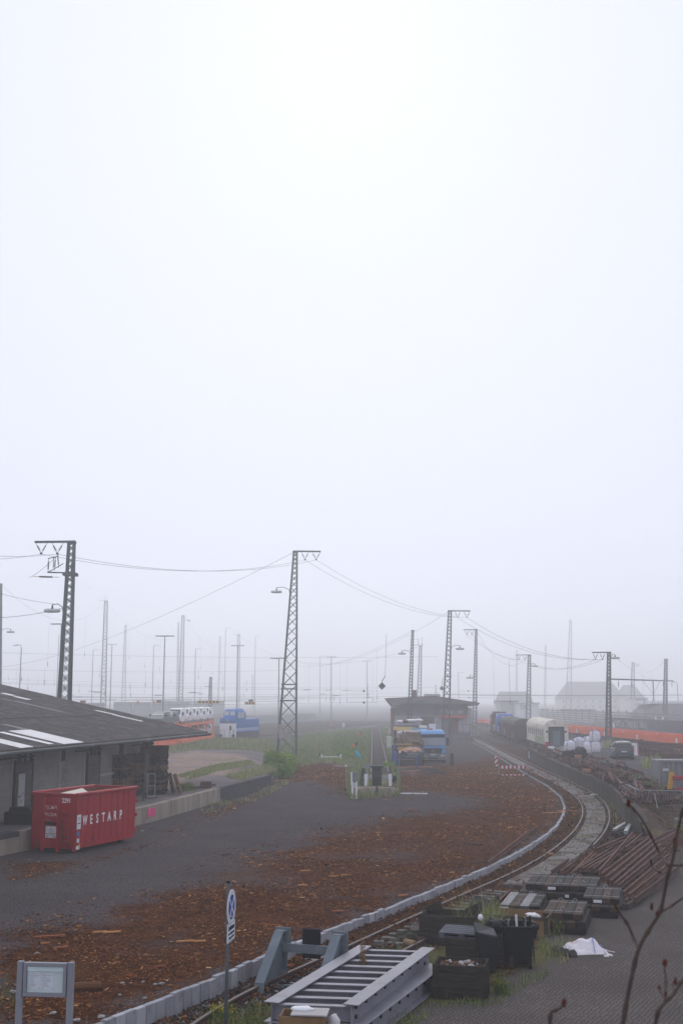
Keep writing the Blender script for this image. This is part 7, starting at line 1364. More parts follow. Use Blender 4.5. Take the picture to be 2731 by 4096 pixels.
# pale trains far on the left and palisade fence
for k,(u0,u1,v0,v1,Y,lab) in enumerate(((455,760,2808,2792,380,'pale train roofline far off in the fog behind the carrier'),(640,900,2804,2782,430,'second pale train roofline far off beyond the striped boards'),(200,420,2812,2806,380,'pinkish wagon row far off behind the shed roof'))): p,q = D(u0,v0,Y), D(u1,v0,Y); r = thing('far_train', lab, 'train', (p.x,Y,0)); b = MB(); n = 4
for k,(u0,u1,v0,v1,Y,lab) in enumerate(((455,760,2808,2792,380,''),(640,900,2804,2782,430,''),(200,420,2812,2806,380,''))):
    r = bpy.data.objects['far_train' if k == 0 else f'far_train.00{k}']; p,q = D(u0,v0,Y), D(u1,v0,Y); n = 4; Lc_ = (q.x-p.x)/n
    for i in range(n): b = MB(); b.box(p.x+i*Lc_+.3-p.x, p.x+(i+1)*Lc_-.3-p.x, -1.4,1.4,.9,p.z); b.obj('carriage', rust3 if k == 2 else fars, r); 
    for i in range(n): MB().box(i*Lc_+1, (i+1)*Lc_-1, -1.2,1.2,.2,.9).obj('bogie', dark, r)
pf = thing('palisade_fence', 'pale spiked palisade fence running behind the blue engine and lamp posts', 'fence', (0,0,0)); b = MB(); P_, Q_ = G(840,2882), G(1240,2868); P_ = D(835,2880,265); Q_ = D(1260,2868,330); P_.z = Q_.z = 0; n = 190
for i in range(n): q = P_.lerp(Q_, i/n); b.bar((q.x,q.y,0),(q.x,q.y,2.3+(.15 if i % 2 else 0)),.09,.05)
b.bar(P_+Vector((0,0,.5)),Q_+Vector((0,0,.5)),.06,.08); b.bar(P_+Vector((0,0,1.9)),Q_+Vector((0,0,1.9)),.06,.08); o = b.obj('palisade', galv, pf, world=True); o['kind'] = 'stuff'
for i in range(12): q = P_.lerp(Q_, i/11); MB().bar((q.x,q.y+.1,0),(q.x,q.y+.1,2.2),.14,.14).obj('post', galv, pf, world=True)
# ------------------------------------------------------------------ old buffer stop with cabinet, posts, signals
p = G(1512,3165); r = thing('switch_cabinet', 'dark green metal cabinet on one post in front of the old buffer stop', 'cabinet', (G(1503,3172).x,78.5,0)); grn = mat('cabinet_green', (.055,.07,.065), (.04,.052,.05), 2, .6, c=(.1,.1,.09), csc=2); hwb = .34
z0, z1 = D(1503,3142,78.5).z, D(1503,3062,78.5).z; MB().box(-hwb,hwb,-.2,.2,z0+.55,z1-.1).obj('cabinet_body', grn, r, bevel=.02); MB().box(-hwb+.03,hwb-.03,-.18,.18,z0,z0+.55).obj('lower_box', black, r); MB().box(-hwb-.1,hwb+.1,-.27,.27,z1-.1,z1).obj('roof_plate', grn, r, bevel=.02); MB().box(-.07,.07,-.07,.07,-.1,z0).obj('post', grn, r)
b = MB()
for x in (-.12,.05): b.box(x,x+.06,-.206,-.2,z1-.38,z1-.2)
b.obj('vent', black, r)
p = G(1505,3140); r = thing('old_buffer_stop', 'old buffer stop with white end plates behind the dark green cabinet', 'buffer stop', (G(1502,3140).x,82.5,0)); b = MB(); b.bar((-1.05,0,.95),(1.05,0,.95),.2,.2); b.obj('buffer_beam', galv, r)
for s_ in (-1,1): MB().box(s_*.86-.12,s_*.86+.12,-.2,-.1,.35,1.2).obj('end_plate', white, r); MB().lathe([(.24,-.0),(.24,.12)], 14, (s_*1.0+.1*s_,-.05,.85 if s_ > 0 else .3), axis='y').obj('buffer_disc', black, r); b = MB(); b.bar((s_*.86,-.1,1.1),(s_*.75,1.5,.05),.14,.14); b.bar((s_*.86,0,0),(s_*.86,0,1.2),.14,.14); b.obj('strut', rust2, r)
b = MB(); b.bar((-1.0,-.1,1.85),(-.45,-.1,1.85),.1,.12); b.bar((-1.0,-.1,1.65),(-.45,-.1,1.65),.1,.1); b.bar((-.75,0,1.2),(-.75,0,1.9),.08,.08); b.obj('spring_bracket', galv, r)
b = MB(); b.add([(-2.1,-.6,-.1),(-1.0,-.9,-.1),(1.3,-.9,-.1),(2.0,-.6,-.1),(1.8,.7,-.1),(-1.8,.7,-.1),(-1.5,-.4,.42),(-.9,-.6,.5),(1.0,-.6,.45),(1.6,-.3,.25),(1.4,.5,.4),(-1.4,.5,.45)], [(0,1,7,6),(1,2,8,7),(2,3,9,8),(3,4,10,9),(4,5,11,10),(5,0,6,11),(6,7,8,9,10,11)]); o = b.obj('concrete_plinth_block', mat('pink_concrete', (.32,.24,.22), (.25,.19,.175), 2, .9, c=(.09,.085,.07), csc=1.4), bevel=.05); o.location = (G(1495,3160).x,80.3,0); tag(o, 'weathered pinkish concrete block around the old buffer stop', 'concrete base')
b = MB(); b.prism([(-.3,0),(.35,0),(.2,1.5),(.0,1.6)], -.08,.08,'xz'); o = b.obj('leaning_plate', mat('dark_plate', (.07,.062,.062), None, 3, .8)); o.location = (G(1445,3140).x,82.8,0); o.rotation_euler = (-.1,0,.3); tag(o, 'dark leaning plate beside the old buffer stop', 'plate')
p = G(1417,3196); r = thing('meter_post', 'grey meter box on two white posts in front of the old buffer stop', 'meter box', (p.x,p.y,0), .3); hz_ = D(1417,3088,p.y).z
for x in (-.14,.14): MB().box(x-.05,x+.05,-.05,.05,0,hz_-.35).obj('post', white, r)
MB().box(-.16,.2,-.1,.1,hz_-.6,hz_).obj('box_body', mat('meter_grey', (.20,.20,.215), None, 3, .6), r, bevel=.02); MB().box(-.22,-.16,-.08,.08,hz_-.85,hz_).obj('side_board', white, r); MB().box(-.08,.05,-.13,-.1,hz_-1.0,hz_-.68).obj('warning_tag', lampw, r)
def pole(label, u, vt, vb, lean=0, ball=True, cross=False): p = G(u,vb); t = D(u+lean,vt,p.y); r = thing('marker_pole', label, 'pole', (p.x,p.y,0)); b = MB(); b.tube([(0,0,0),(t.x-p.x,0,t.z)], .028, 6); b.obj('pole_rod', galv, r); MB().lathe([(.2,0),(.16,.1),(.05,.16)], 10).obj('foot', black, r); MB().blob((t.x-p.x,0,t.z-.02), (.07,.07,.08), 8, 6, .0).obj('cap', white, r); return r
pole('thin pole with a white ball cap on a dark foot near the old buffer stop', 1384, 3062, 3162, -1); pole('taller thin pole with a white cap between siding and wood pile', 1586, 3008, 3180, 12)
p = G(1590,3183); b = MB(); b.bar((-.08,0,0),(.05,0,.5),.05,.03); b.bar((.12,0,0),(.02,0,.55),.05,.03); o = b.obj('ribbon_strip', mat('pink_ribbon', (.5,.3,.34), None, 3, .8)); o.location = (p.x,p.y,.0); tag(o, 'pinkish plastic strip tied low on the taller thin pole', 'strip')
p0,p1 = G(1286,3038), G(1362,3038); r = thing('track_barrier', 'low white bar on two stub posts at the edge of the weeds', 'barrier', ((p0.x+p1.x)/2,p0.y,0)); h = (p1.x-p0.x)/2; MB().bar((-h,0,.28),(h,0,.28),.12,.12).obj('bar', white, r)
for x in (-h,h): MB().box(x-.1,x+.1,-.15,.15,0,.55).obj('post', white, r); MB().box(x-.3,x-.1,-.1,.1,.35,.65).obj('buffer_disc', dark, r)
p = G(1384,3066); r = thing('ground_frame', 'flat grey metal plates lying beside a thin pole near the weeds', 'metal plate', (p.x,p.y,0)); MB().box(-1.2,.6,-.2,.2,0,.08).obj('plate', galv, r); MB().box(.0,.7,.6,.9,.2,.26).obj('plate', galv, r)
o = MB().add([(-.35,0,.9),(-.05,0,.95),(.45,.05,.1),(.2,.1,.05),(-.2,.15,.3),(.0,-.2,.5)], [(0,5,1),(1,5,2),(2,5,3),(3,5,4),(4,5,0),(0,1,4),(1,2,3),(1,3,4)]).obj('plastic_bag', mat('bright_blue', (.03,.42,.62), (.02,.36,.55), 3, .5)); p = G(1432,3042); o.location = (p.x,p.y,.1); tag(o, 'bright blue plastic bag caught in the weeds beside the siding', 'bag')
for u,v,m_,lab in ((1443,2938,redl,'small red lamp signal among weeds left of the siding points'),(1425,2985,dark,'round dark dwarf signal disc in the weeds'),(1413,2992,orl,'small orange round signal plate beside the dwarf signal disc'),(1432,2938,orl,'small orange lamp beside the red lamp signal')): p = G(u,v+14); r = thing('dwarf_signal', lab.replace(' left of the',' near the'), 'signal', (p.x,p.y,0)); MB().box(-.04,.04,-.04,.04,0,.5).obj('post', dark, r); MB().lathe([(.26,-.06),(.26,.06)], 14, (0,0,.7), axis='y').obj('disc', m_, r)
for u,v,lab in ((1374,2912,'white track marker plates near the lamp post with orange base'),(1560,2942,'pale relay box beside the tin shed track'),(1615,2895,'pale cabinet beside the crossing tracks near the building')): p = G(u,v); r = thing('relay_box', lab, 'relay box', (p.x,p.y,0)); MB().box(-.3,.3,-.2,.2,.3,1.2).obj('box_body', lampw, r); MB().box(-.25,.25,-.15,.15,0,.3).obj('plinth', concr, r)
o = MB().bar((-1.1,0,.06),(1.1,0,.05),.12,.08).obj('white_plank', white); p = G(1645,3177); o.location = p; o.rotation_euler = (0,0,-.06); tag(o, 'pale plank lying on the bark in front of the taller thin pole', 'plank')
# ------------------------------------------------------------------ platform goods: big bags, bales, scrap rails, container, fence
bagm = mat('big_bag', (.72,.69,.73), (.62,.6,.65), 2.5, .8, c=(.40,.42,.62), csc=2.2, clo=.62, chi=.72, bump=.3)
def bag(label, u, v, w_, h, z=1.1, dy=0, seed=0):
    p = G(u,v,1.1); r = random.Random(seed); n, m_ = 18, 9; b = MB(); base = 0
    for i in range(m_+1):
        t = i/m_; bul = 1+.10*math.sin(PI*t)-(.12 if i in (0,m_) else 0)
        for j in range(n): a = 2*PI*j/n; c_, s_ = math.cos(a), math.sin(a); k = (abs(c_)**4+abs(s_)**4)**-.25*bul*(1+r.uniform(-.05,.05)); b.v.append((c_*w_/2*k, s_*w_/2*k, h*t+r.uniform(-.03,.03)*(1 if 0 < i else 0)))
    for i in range(m_):
        for j in range(n): b.f.append((i*n+j,i*n+(j+1)%n,(i+1)*n+(j+1)%n,(i+1)*n+j)); b.m.append(0)
    b.f.append(tuple(m_*n+j for j in range(n))); b.m.append(0)
    r_ = thing('big_bag', label, 'bulk bag', (p.x,p.y+dy,z), r.uniform(-.3,.3), 'white bulk bags on the platform'); b.obj('bag_body', bagm, r_, smooth=True); bb = MB()
    for sx in (-1,1):
        for sy in (-1,1): q = (sx*w_*.42,sy*w_*.42,h-.1); bb.tube([q,(q[0]*.9,q[1]*.9,h+.16),(q[0]*.6,q[1]*.8,h+.18),(q[0]*.5,q[1]*.85,h-.02)], .03, 5)
    for sx in (-1,1): bb.bar((sx*w_*.44,-w_*.46,.1),(sx*w_*.44,-w_*.47,h),.05,.02,up=(0,1,0))
    bb.obj('lifting_loop', mat('loop_blue', (.16,.2,.5), None, 3, .8), r_)
    b2 = MB(); b2.blob((0,0,h), (w_*.42,w_*.42,.14), 12, 6, .25, seed=seed); b2.obj('crumpled_top', bagm, r_); return r_
bag('half full white bulk bag with crumpled top nearest the cream coach', 2278,3004,1.0,.95,1.1,0,1); bag('white bulk bag behind the gap in the bag row', 2325,2996,1.0,1.1,1.1,1.2,2); bag('broad white bulk bag standing before the stacked pair', 2345,3012,.95,.95,1.1,-.2,3); bag('lower white bulk bag carrying another one', 2386,3010,1.0,1.05,1.1,.6,4); bag('white bulk bag stacked on top of another bulk bag', 2386,3010,.95,.95,2.2,.6,5); bag('small white bulk bag squeezed in the middle of the bag row', 2357,2998,.8,1.25,1.1,1.0,6)
p = G(2432,2982,.9); o = MB().add([(-.2,0,1.0),(.0,0,.8),(.35,.1,.1),(.0,.15,.0),(-.15,-.1,.4),(.2,-.1,.45)],[(0,4,5),(0,5,1),(1,5,2),(2,5,3),(3,5,4),(0,1,2,3),(0,3,4)]).obj('white_sheet', white); o.location = (p.x,p.y+6,.55); tag(o, 'torn white plastic sheet hanging at the foot of the crossbeam mast', 'sheet')
for u,v,w_,h,lab,sd_ in ((2278,3030,1.45,.62,'low black wrapped bale in front of the bulk bags',2),(2325,3032,1.2,.95,'taller black wrapped bale beside the low one',3)): p = G(u,v,1.1); b = MB(); b.blob((0,0,h/2), (w_/2,.5,h/2*1.1), 16, 9, .1, seed=sd_); rr = random.Random(sd_); [b.bar((rr.uniform(-.5,.5)*w_,-.45,rr.uniform(.2,1)*h),(rr.uniform(-.5,.5)*w_,-.4,rr.uniform(.5,1.1)*h),.06,.04) for _ in range(14)]; o = b.obj('black_bale', mat('bale_black', (.028,.029,.033), (.018,.019,.021), 4, .7)); o.location = (p.x,p.y+.4,1.08); tag(o, lab, 'bale')
# rails, rods and sleepers dumped along the platform edge (world coordinates along the edge)
rr = random.Random(77); SC = 'rusty length of scrap rail dumped on the platform edge'; mats_ = [rust,rust2,rust3,dark,rust2,rust]
def dump(n, poly, z, l0, l1, ang, jit, wd, label, group, hh=.5, name='scrap_rail', cat='scrap rail'):
    k = 0; P_ = [G(u,v,z)[:2] for u,v in poly]; xs_ = [a for a,_ in P_]; ys_ = [c for _,c in P_]
    while k < n:
        x, y = rr.uniform(min(xs_),max(xs_)), rr.uniform(min(ys_),max(ys_))
        if not inpoly(np.array([x]), np.array([y]), P_)[0]: continue
        # keep the lengths parallel to the platform edge
        e = ang if ang is not None else math.atan2(3.0, float(pex(y+1.5)-pex(y-1.5))); a = e+rr.gauss(0,jit); l = rr.uniform(l0,l1)/2; d = Vector((math.cos(a)*l, math.sin(a)*l, 0)); zz = z+rr.uniform(.02,hh); p, q = Vector((x,y,zz))-d, Vector((x,y,zz+rr.uniform(-.15,.15)))+d
        
        for e_ in (p, q):
            zl_ = float(pz(e_.y, e_.x-float(pex(e_.y)))); e_.z += zl_-z+.04
        b = MB(); sweep(b, [p,q], RP2) if rr.random() < .6 else b.tube([p,q], rr.uniform(.03,.06), 5); o = b.obj(name, mats_[rr.randrange(6)]); tag(o, label, cat, group); k += 1
dump(26, [(2112,2998),(2200,2992),(2290,3030),(2330,3062),(2297,3080),(2197,3036)], 1.1, 1.5, 5, None, .12, .1, 'thin scrap rail or rod at the far end of the platform edge', 'scrap along the far platform edge', .25)
dump(95, [(2297,3062),(2400,3060),(2520,3105),(2610,3150),(2660,3180),(2640,3230),(2540,3215),(2497,3190),(2447,3148),(2372,3110)], 1.1, 1.5, 6, None, .16, .1, SC, 'scrap rails on the platform edge', .75)
dump(34, [(2580,2990),(2740,2985),(2760,3060),(2620,3045),(2560,3020)], 1.1, 2, 7, 2.2, .2, .1, 'old rusty rail in the heap between the dark SUV and the orange wagons', 'rail heap behind the grey container', .5)
b = MB(); p = G(2440,3095,1.1); b.blob((p.x,p.y,1.2), (1.5,1.6,.55), 20, 8, .25, seed=12); tag(b.obj('earth_heap', mat('dark_earth', (.07,.055,.048), (.05,.04,.036), 3, .95, bump=.5)), 'dark rounded earth heap among the scrap rails', 'heap')
for u,v,lab in ((2345,3098,'orange brown wood block lying at the platform edge'),(2203,3000,'white painted block among scrap at the platform end'),(2310,3038,'pale splintered plank before the black bales'),(2705,3012,'orange lump lying on the rail heap')): p = G(u,v,1.1); b = MB(); b.box(p.x-.3,p.x+.3,p.y-.15,p.y+.15,1.25,1.5); tag(b.obj('loose_block', bw if 'white' not in lab else white, bevel=.03), lab, 'block')
for i in range(6): q = G(2215+i*9,3008+i*3,1.1); o = MB().bar((-.6,0,.1),(.5,.2,.5+.1*i),.09,.07).obj('pale_post', lampw if i % 2 else galv); o.location = q; o.rotation_euler = (0,0,rr.uniform(-1,1)); tag(o, 'pale slanted post in the scrap beside the cream coach', 'post', 'pale posts in the scrap')
# grey container
p = G(2640,3200,.45); gc = thing('steel_container', 'grey ribbed steel container standing behind the mesh fence', 'container', (p.x,p.y,.4), -.06); gm = mat('container_grey', (.235,.235,.245), (.20,.20,.21), 1.2, .6, c=(.15,.14,.14), csc=1.5, clo=.58, chi=.8); Lg, hg = 5.2, D(2634,3040,p.y).z-.4
b = MB(); xs_ = []; x = .14; base = len(b.v); prof = []
while x < Lg-.14: prof += [(x,.0),(x+.12,.0),(x+.16,.06),(x+.28,.06)]; x += .32
for px_, py_ in prof: b.v += [(px_,py_,.12),(px_,py_,hg-.1)]
for i in range(len(prof)-1): b.f.append((2*i,2*i+2,2*i+3,2*i+1)); b.m.append(0)
b.obj('ribbed_wall', gm, gc); b = MB(); b.box(0,.16,-.03,.2,0,hg); b.box(Lg-.16,Lg,-.03,.2,0,hg); b.box(.16,Lg-.16,-.03,.12,hg-.14,hg); b.box(.16,Lg-.16,-.03,.12,0,.14); b.obj('frame', gm, gc, bevel=.01); MB().box(.05,Lg-.05,.1,2.4,.1,hg-.05).obj('body', gm, gc); MB().box(0,.03,.2,2.4,.05,hg-.05).obj('end_wall', gm, gc); MB().box(.2,.55,-.05,-.01,hg-.65,hg-.5).obj('label_plate', lampw, gc); b = MB(); b.bar((.09,-.05,.8),(.09,-.05,1.4),.03,.03); b.obj('lock_bar', dark, gc)
# yellow trestle with red tubes
p = G(2662,3224,.2); r = thing('pipe_trestle', 'leaning yellow steel trestle carrying red pipes before the grey container', 'trestle', (p.x,p.y,0)); yl = mat('trestle_yellow', (.62,.33,.03), (.52,.27,.03), 2, .5, c=(.25,.13,.05), csc=2); t = D(2687,3088,p.y+.3); b = MB(); b.bar((0,0,0),(t.x-p.x,.3,t.z),.1,.3); b.obj('leg', yl, r); b = MB(); b.bar((1.9,0,0),(t.x-p.x+1.3,.3,t.z),.1,.3); b.obj('leg', yl, r)
rp_ = mat('pipe_red', (.36,.05,.06), (.3,.045,.055), 2, .5)
for z in (D(2700,3108,p.y).z, D(2700,3116,p.y).z, D(2700,3157,p.y).z): b = MB(); b.tube([(t.x-p.x-.05,.1,z),(t.x-p.x+3.5,.1,z)], .07, 8); b.obj('pipe', rp_, r)
b = MB(); b.bar((.5,.2,0),(.6,.2,.7),.12,.12); b.box(1.0,1.3,-.1,.2,0,.5); b.obj('trestle_foot', concr, r)
# mesh fence
fm = mat('fence_zinc', (.30,.34,.36), (.25,.285,.30), 3, .45)
def mesh_panel(label, p, q, h, z0=-.3):
    p = Vector((p.x,p.y,z0)); q = Vector((q.x,q.y,z0)); r = thing('mesh_fence', label, 'fence', (p.x,p.y,z0), 0, 'temporary mesh fence panels'); u = Vector((0,0,1)); b = MB(); b.tube([p+u*.1,p+u*h],.022,6); b.tube([q+u*.1,q+u*h],.022,6); b.tube([p+u*h,q+u*h],.022,6); b.tube([p+u*.15,q+u*.15],.018,6); b.obj('frame', fm, r, world=True); L = (q-p).length; n = int(L/.12); b = MB()
    for i in range(1,n): a = p.lerp(q,i/n); b.bar(a+u*.15,a+u*h,.005,.005)
    for k in range(1,9): b.bar(p+u*(.15+k*(h-.15)/9),q+u*(.15+k*(h-.15)/9),.006,.006)
    b.obj('wire_mesh', fm, r, world=True); MB().box(p.x-.3,p.x+.3,p.y-.12,p.y+.12,z0-.05,z0+.12).obj('foot_block', concr, r, world=True)
pa, pb, pc = G(2560,3305,-.3), G(2735,3310,-.3), G(2553,3235,.1); hf = D(2556,3160,pa.y).z+.3
mesh_panel('mesh fence panel facing the rusty rail heap', pa, pb, hf); mesh_panel('mesh fence panel running back toward the scrap platform', pa, Vector((pa.x+.5,pa.y+6.5,0)), hf*1.0, -.3)
rr = random.Random(5)
for i,(u0,v0,u1,v1) in enumerate(((2597,3290,2592,3218),(2600,3290,2628,3190),(2572,3240,2583,3275),(2582,3282,2586,3270),(2574,3196,2585,3218),(2676,3290,2680,3250),(2680,3250,2720,3225),(2700,3290,2730,3225),(2665,3225,2666,3250))): p, q = G(u0,v0,-.2), G(u1,v1,-.2); q.z += .3; p.z = -.22; tag(MB().tube([p,q],.06,7).obj('old_pipe', mat('pinkish_pipe', (.30,.19,.185), (.22,.13,.13), 3, .7, c=(.38,.36,.36), csc=2)), 'pinkish old pipe lying inside the mesh fence', 'pipe', 'old pipes inside the mesh fence')
p = G(2700,3295,-.3); tag(MB().box(p.x-.6,p.x+.6,p.y-.25,p.y+.25,-.35,.0).obj('concrete_block', concr, bevel=.03), 'low concrete block at the foot of the mesh fence', 'block')
# ------------------------------------------------------------------ loose litter and vegetation
chipm = tone_mat('bark_chips', [(0,(.022,.011,.008)),(.35,(.08,.03,.013)),(.6,(.18,.072,.028)),(.82,(.36,.165,.062)),(1,(.6,.34,.16))], .9)
def zyard(x, y, m): return .05*(fbm(x*.35, y*.35, 3)-.5)*2*m+.02*m
# bark chips over the yard, density follows the litter mask
N_ = 330000; yy = 18+92*rng.random(N_)**1.7; ss_ = rng.random(N_)*np.minimum(46, 10+yy*.55); xx = kx(yy)-.12-ss_; mk = bark_mask(xx, yy); nz = fbm(xx*.45+5, yy*.45+2, 40, 5)
keep = (mk*(.2+1.1*smooth(.38,.60,nz)) > rng.random(N_)); P = np.stack([xx[keep],yy[keep],zyard(xx[keep],yy[keep],mk[keep])+.008],1); u_, v_ = proj(P); k2 = (u_ > -60) & (u_ < 2800); P = P[k2]; n = len(P)
sc_ = .6+.9*(P[:,1]/60); L_c = np.clip(rng.lognormal(-3.0,.5,n),.025,.3)*sc_; tone = np.clip(rng.beta(1.5,2.3,n)+.25*(fbm(P[:,0]*.3,P[:,1]*.3,50)-.5), 0, 1)
struct(chips('bark_litter', P, L_c, L_c*rng.uniform(.18,.5,n), L_c*.12+.006, tone, chipm, .16), 'stuff')
# litter strip beside the track
N_ = 46000; yy = 20+90*rng.random(N_)**1.6; ss_ = rng.random(N_)**1.1*9; xx = kx(yy)+.12+ss_; zz = np.array([zr(float(y)) for y in yy])+.04+.22*np.exp(-ss_/.8)*smooth(26,34,yy); sdv = sdist(xx, yy, SOIL); inr = (sdv > 0) & (rng.random(N_) < np.where(ss_ < 1.2, .95, .42))
# keep pale track panels clearer
ii = np.interp(yy, [p.y for p in mid], [p.x for p in mid]); inr &= ~((np.abs(xx-ii) < .7) & (yy > 44) & (rng.random(N_) < .86))
P = np.stack([xx[inr],yy[inr],zz[inr]+np.where(np.abs(xx[inr]-ii[inr]) < .75, .09, 0)],1); n = len(P); L_c = np.clip(rng.lognormal(-2.85,.5,n),.03,.3)*(.6+.6*P[:,1]/60); tone = np.clip(rng.beta(1.4,2.9,n), 0, 1)
struct(chips('trackside_litter', P, L_c, L_c*rng.uniform(.2,.6,n), L_c*.22+.01, tone, chipm, .3), 'stuff')
# ballast stones near the kerb wall
stm = tone_mat('ballast_stones', [(0,(.03,.027,.026)),(.5,(.085,.075,.072)),(.85,(.16,.14,.135)),(1,(.36,.33,.32))], .9)
N_ = 9000; yy = 19+14*rng.random(N_); xx = kx(yy)+.1+rng.random(N_)*1.6; P = np.stack([xx,yy,np.full(N_,-.36)],1); L_c = rng.uniform(.03,.08,N_); struct(chips('ballast', P, L_c, L_c*.8, L_c*.6, rng.random(N_)**1.5, stm, .3), 'stuff')
# dirt bits over platform edge and scrap
N_ = 16000; u0 = rng.uniform(2110,2731,N_); v0 = rng.uniform(2990,3230,N_)
P = np.array([G(a,b_,1.1) for a,b_ in zip(u0,v0)]); edge = np.array([float(pex(y)) for y in P[:,1]]); k_ok = (P[:,0] > edge+.1) & (sdist(P[:,0],P[:,1],ROADP) < -.3) & (P[:,1] > 60); P = P[k_ok]; P[:,2] = 1.12; n = len(P); L_c = rng.lognormal(-1.9,.5,n).clip(.06,.6); struct(chips('platform_debris', P, L_c, L_c*.35, L_c*.3+.02, np.clip(rng.beta(1.5,3.0,n),0,1), tone_mat('debris_tones', [(0,(.022,.018,.017)),(.5,(.075,.045,.037)),(.85,(.16,.095,.075)),(1,(.3,.24,.2))]), .3), 'stuff')
# individually visible bark strips, logs and litter
strip = mat('fresh_bark', (.55,.27,.10), (.40,.18,.07), 3, .8); strip2 = mat('red_bark', (.30,.10,.045), (.20,.07,.035), 3, .85)
for i,(u,v,l,w_,a,m_) in enumerate([(742,3764,.5,.07,.02,strip),(800,3764,.32,.08,.05,strip),(450,3728,.5,.1,.08,strip),(400,3727,.4,.06,.1,strip),(200,3745,.9,.1,.03,strip2),(240,3790,.35,.09,.15,strip2),(1220,3482,.4,.06,-.05,strip),(1335,3505,.4,.07,-.1,strip),(1210,3540,.35,.08,-.05,strip),(1610,3582,.35,.22,.1,strip2),(1350,3645,.4,.12,-.2,strip2),(640,3865,.3,.06,.3,strip2),(2215,3250,1.6,.1,.12,strip),(2260,3243,.9,.09,-.1,strip),(1640,3238,.8,.12,.05,strip2),(1100,3700,.3,.07,-.4,strip2),(1380,3500,.45,.05,.05,strip),(520,3900,.2,.05,.3,strip2)]):
    p = G(u,v,.05); MBs = MB(); MBs.prism([(-l/2,-w_/2),(l/2,-w_/3),(l/2*.9,w_/2),(-l/2*.8,w_/3)], 0, .035, 'xy'); o = MBs.obj('bark_strip', m_); o.location = (p.x,p.y,.035); o.rotation_euler = (.05,-.04,a); tag(o, 'bright strip of torn bark lying on the dark bark litter', 'bark strip', 'loose strips of bark')
p = G(330,3962,.02); b = MB(); b.tube([(-.42,0,.1),(0,.03,.1),(.4,.1,.11)], [.07,.1,.085], 10); o = b.obj('fallen_log', mat('log_bark', (.16,.075,.035), (.09,.045,.025), 3, .9, c=(.36,.2,.09), csc=3, bump=.5)); o.location = (p.x,p.y,0); tag(o, 'short brown log lying on the bark beyond the noticeboard', 'log')
litw = mat('litter_white', (.36,.35,.34), (.27,.26,.255), 4, .8)
for i,(u,v,s_) in enumerate([(490,3935,.05),(525,3935,.035),(573,3930,.055),(622,3940,.05),(645,3937,.07),(668,3925,.04),(480,3982,.04),(580,3995,.05),(408,4070,.09),(310,4085,.09),(55,3970,.08),(212,4055,.07),(150,3815,.06),(165,3730,.035),(604,3316,.07),(570,3325,.07),(583,3241,.04),(660,3341,.05),(580,3402,.05),(120,3440,.05),(2124,3137,.07),(1380,3360,.05),(2013,3130,.07)]):
    p = G(u,v,.03); b = MB(); b.blob((0,0,0), (s_,s_*.7,s_*.4), 8, 5, .35, seed=i); o = b.obj('paper_litter', litw if i != 14 else blm); o.location = (p.x,p.y,.05); tag(o, 'small pale scrap of litter lying on the yard', 'litter', 'pale scraps of litter on the yard')
for i,(u,v,s_,m_) in enumerate([(1240,3855,.14,litw),(1260,3842,.1,litw),(1785,3622,.06,litw),(1190,3850,.16,strip2),(1160,3880,.14,strip2),(1770,3606,.2,rust3),(1785,3596,.16,rust3),(1605,3583,.12,strip2),(2285,3240,.22,strip),(2296,3256,.2,strip),(1970,3490,.2,rust2),(2290,3310,.1,litw),(2380,3190,.35,lampw),(2405,3190,.2,lampw)]):
    p = GR(u,v); b = MB(); b.blob((0,0,0), (s_,s_*.6,s_*.5), 9, 6, .3, seed=i+40); o = b.obj('trackside_scrap', m_); o.location = (p.x,p.y,p.z+.08); tag(o, 'lump of broken stone or bark lying between kerb wall and track', 'lump', 'lumps beside the track')
# ---- grass and weeds
grm = tone_mat('weed_blades', [(0,(.05,.07,.018)),(.3,(.12,.18,.045)),(.55,(.22,.27,.09)),(.8,(.34,.31,.17)),(1,(.46,.39,.25))], .85)
GV, GF, GT = [], [], []; off = 0
def grass(poly, z, n, h, w_, t0, t1, space='px', clump=.5, sd=0):
    global off
    W_ = np.array([tuple(z(u,v)[:2]) if callable(z) else tuple(G(u,v,z)[:2]) for u,v in poly]); lo, hi = W_.min(0), W_.max(0); X = rng.uniform(lo[0],hi[0],n*3); Y = rng.uniform(lo[1],hi[1],n*3); k = inpoly(X, Y, [tuple(q) for q in W_]) & (np.abs(X-np.interp(Y, [q.y for q in c1], [q.x for q in c1])) > 1.0*((Y > 84) & (Y < 300))) & (fbm(X*.9, Y*.9, 60+sd) > clump+rng.uniform(-.12,.12,n*3)); X, Y = X[k][:n], Y[k][:n]; m_ = len(X)
    if m_ == 0: return
    Z = np.array([zr(float(y)) for y in Y]) if callable(z) else np.full(m_, z); P = np.stack([X,Y,Z],1); V, F, T = blades(P, h*rng.lognormal(0,.35,m_), np.full(m_, w_), np.clip(rng.normal((t0+t1)/2,(t1-t0)/2.5,m_),0,1)); GV.append(V); GF.append(F+off); GT.append(T); off += len(V)
grass([(560,3010),(900,2968),(1100,2985),(1180,2948),(1330,2925),(1480,2918),(1490,3000),(1480,3080),(1420,3170),(1390,3070),(1290,3052),(1100,3090),(1040,3000),(700,3010)], .05, 26000, .34, .045, .2, .65, clump=.36)
grass([(1330,2950),(1480,2925),(1485,3010),(1400,3030),(1330,3010)], .05, 9000, .5, .05, .15, .5, clump=.34, sd=2); grass([(1525,2915),(1560,2910),(1595,2960),(1600,3170),(1540,3180),(1538,3060)], .05, 8000, .32, .04, .2, .7, clump=.4, sd=3); grass([(1385,3085),(1600,3085),(1600,3185),(1390,3200)], .03, 3000, .35, .04, .2, .7, clump=.45, sd=4)
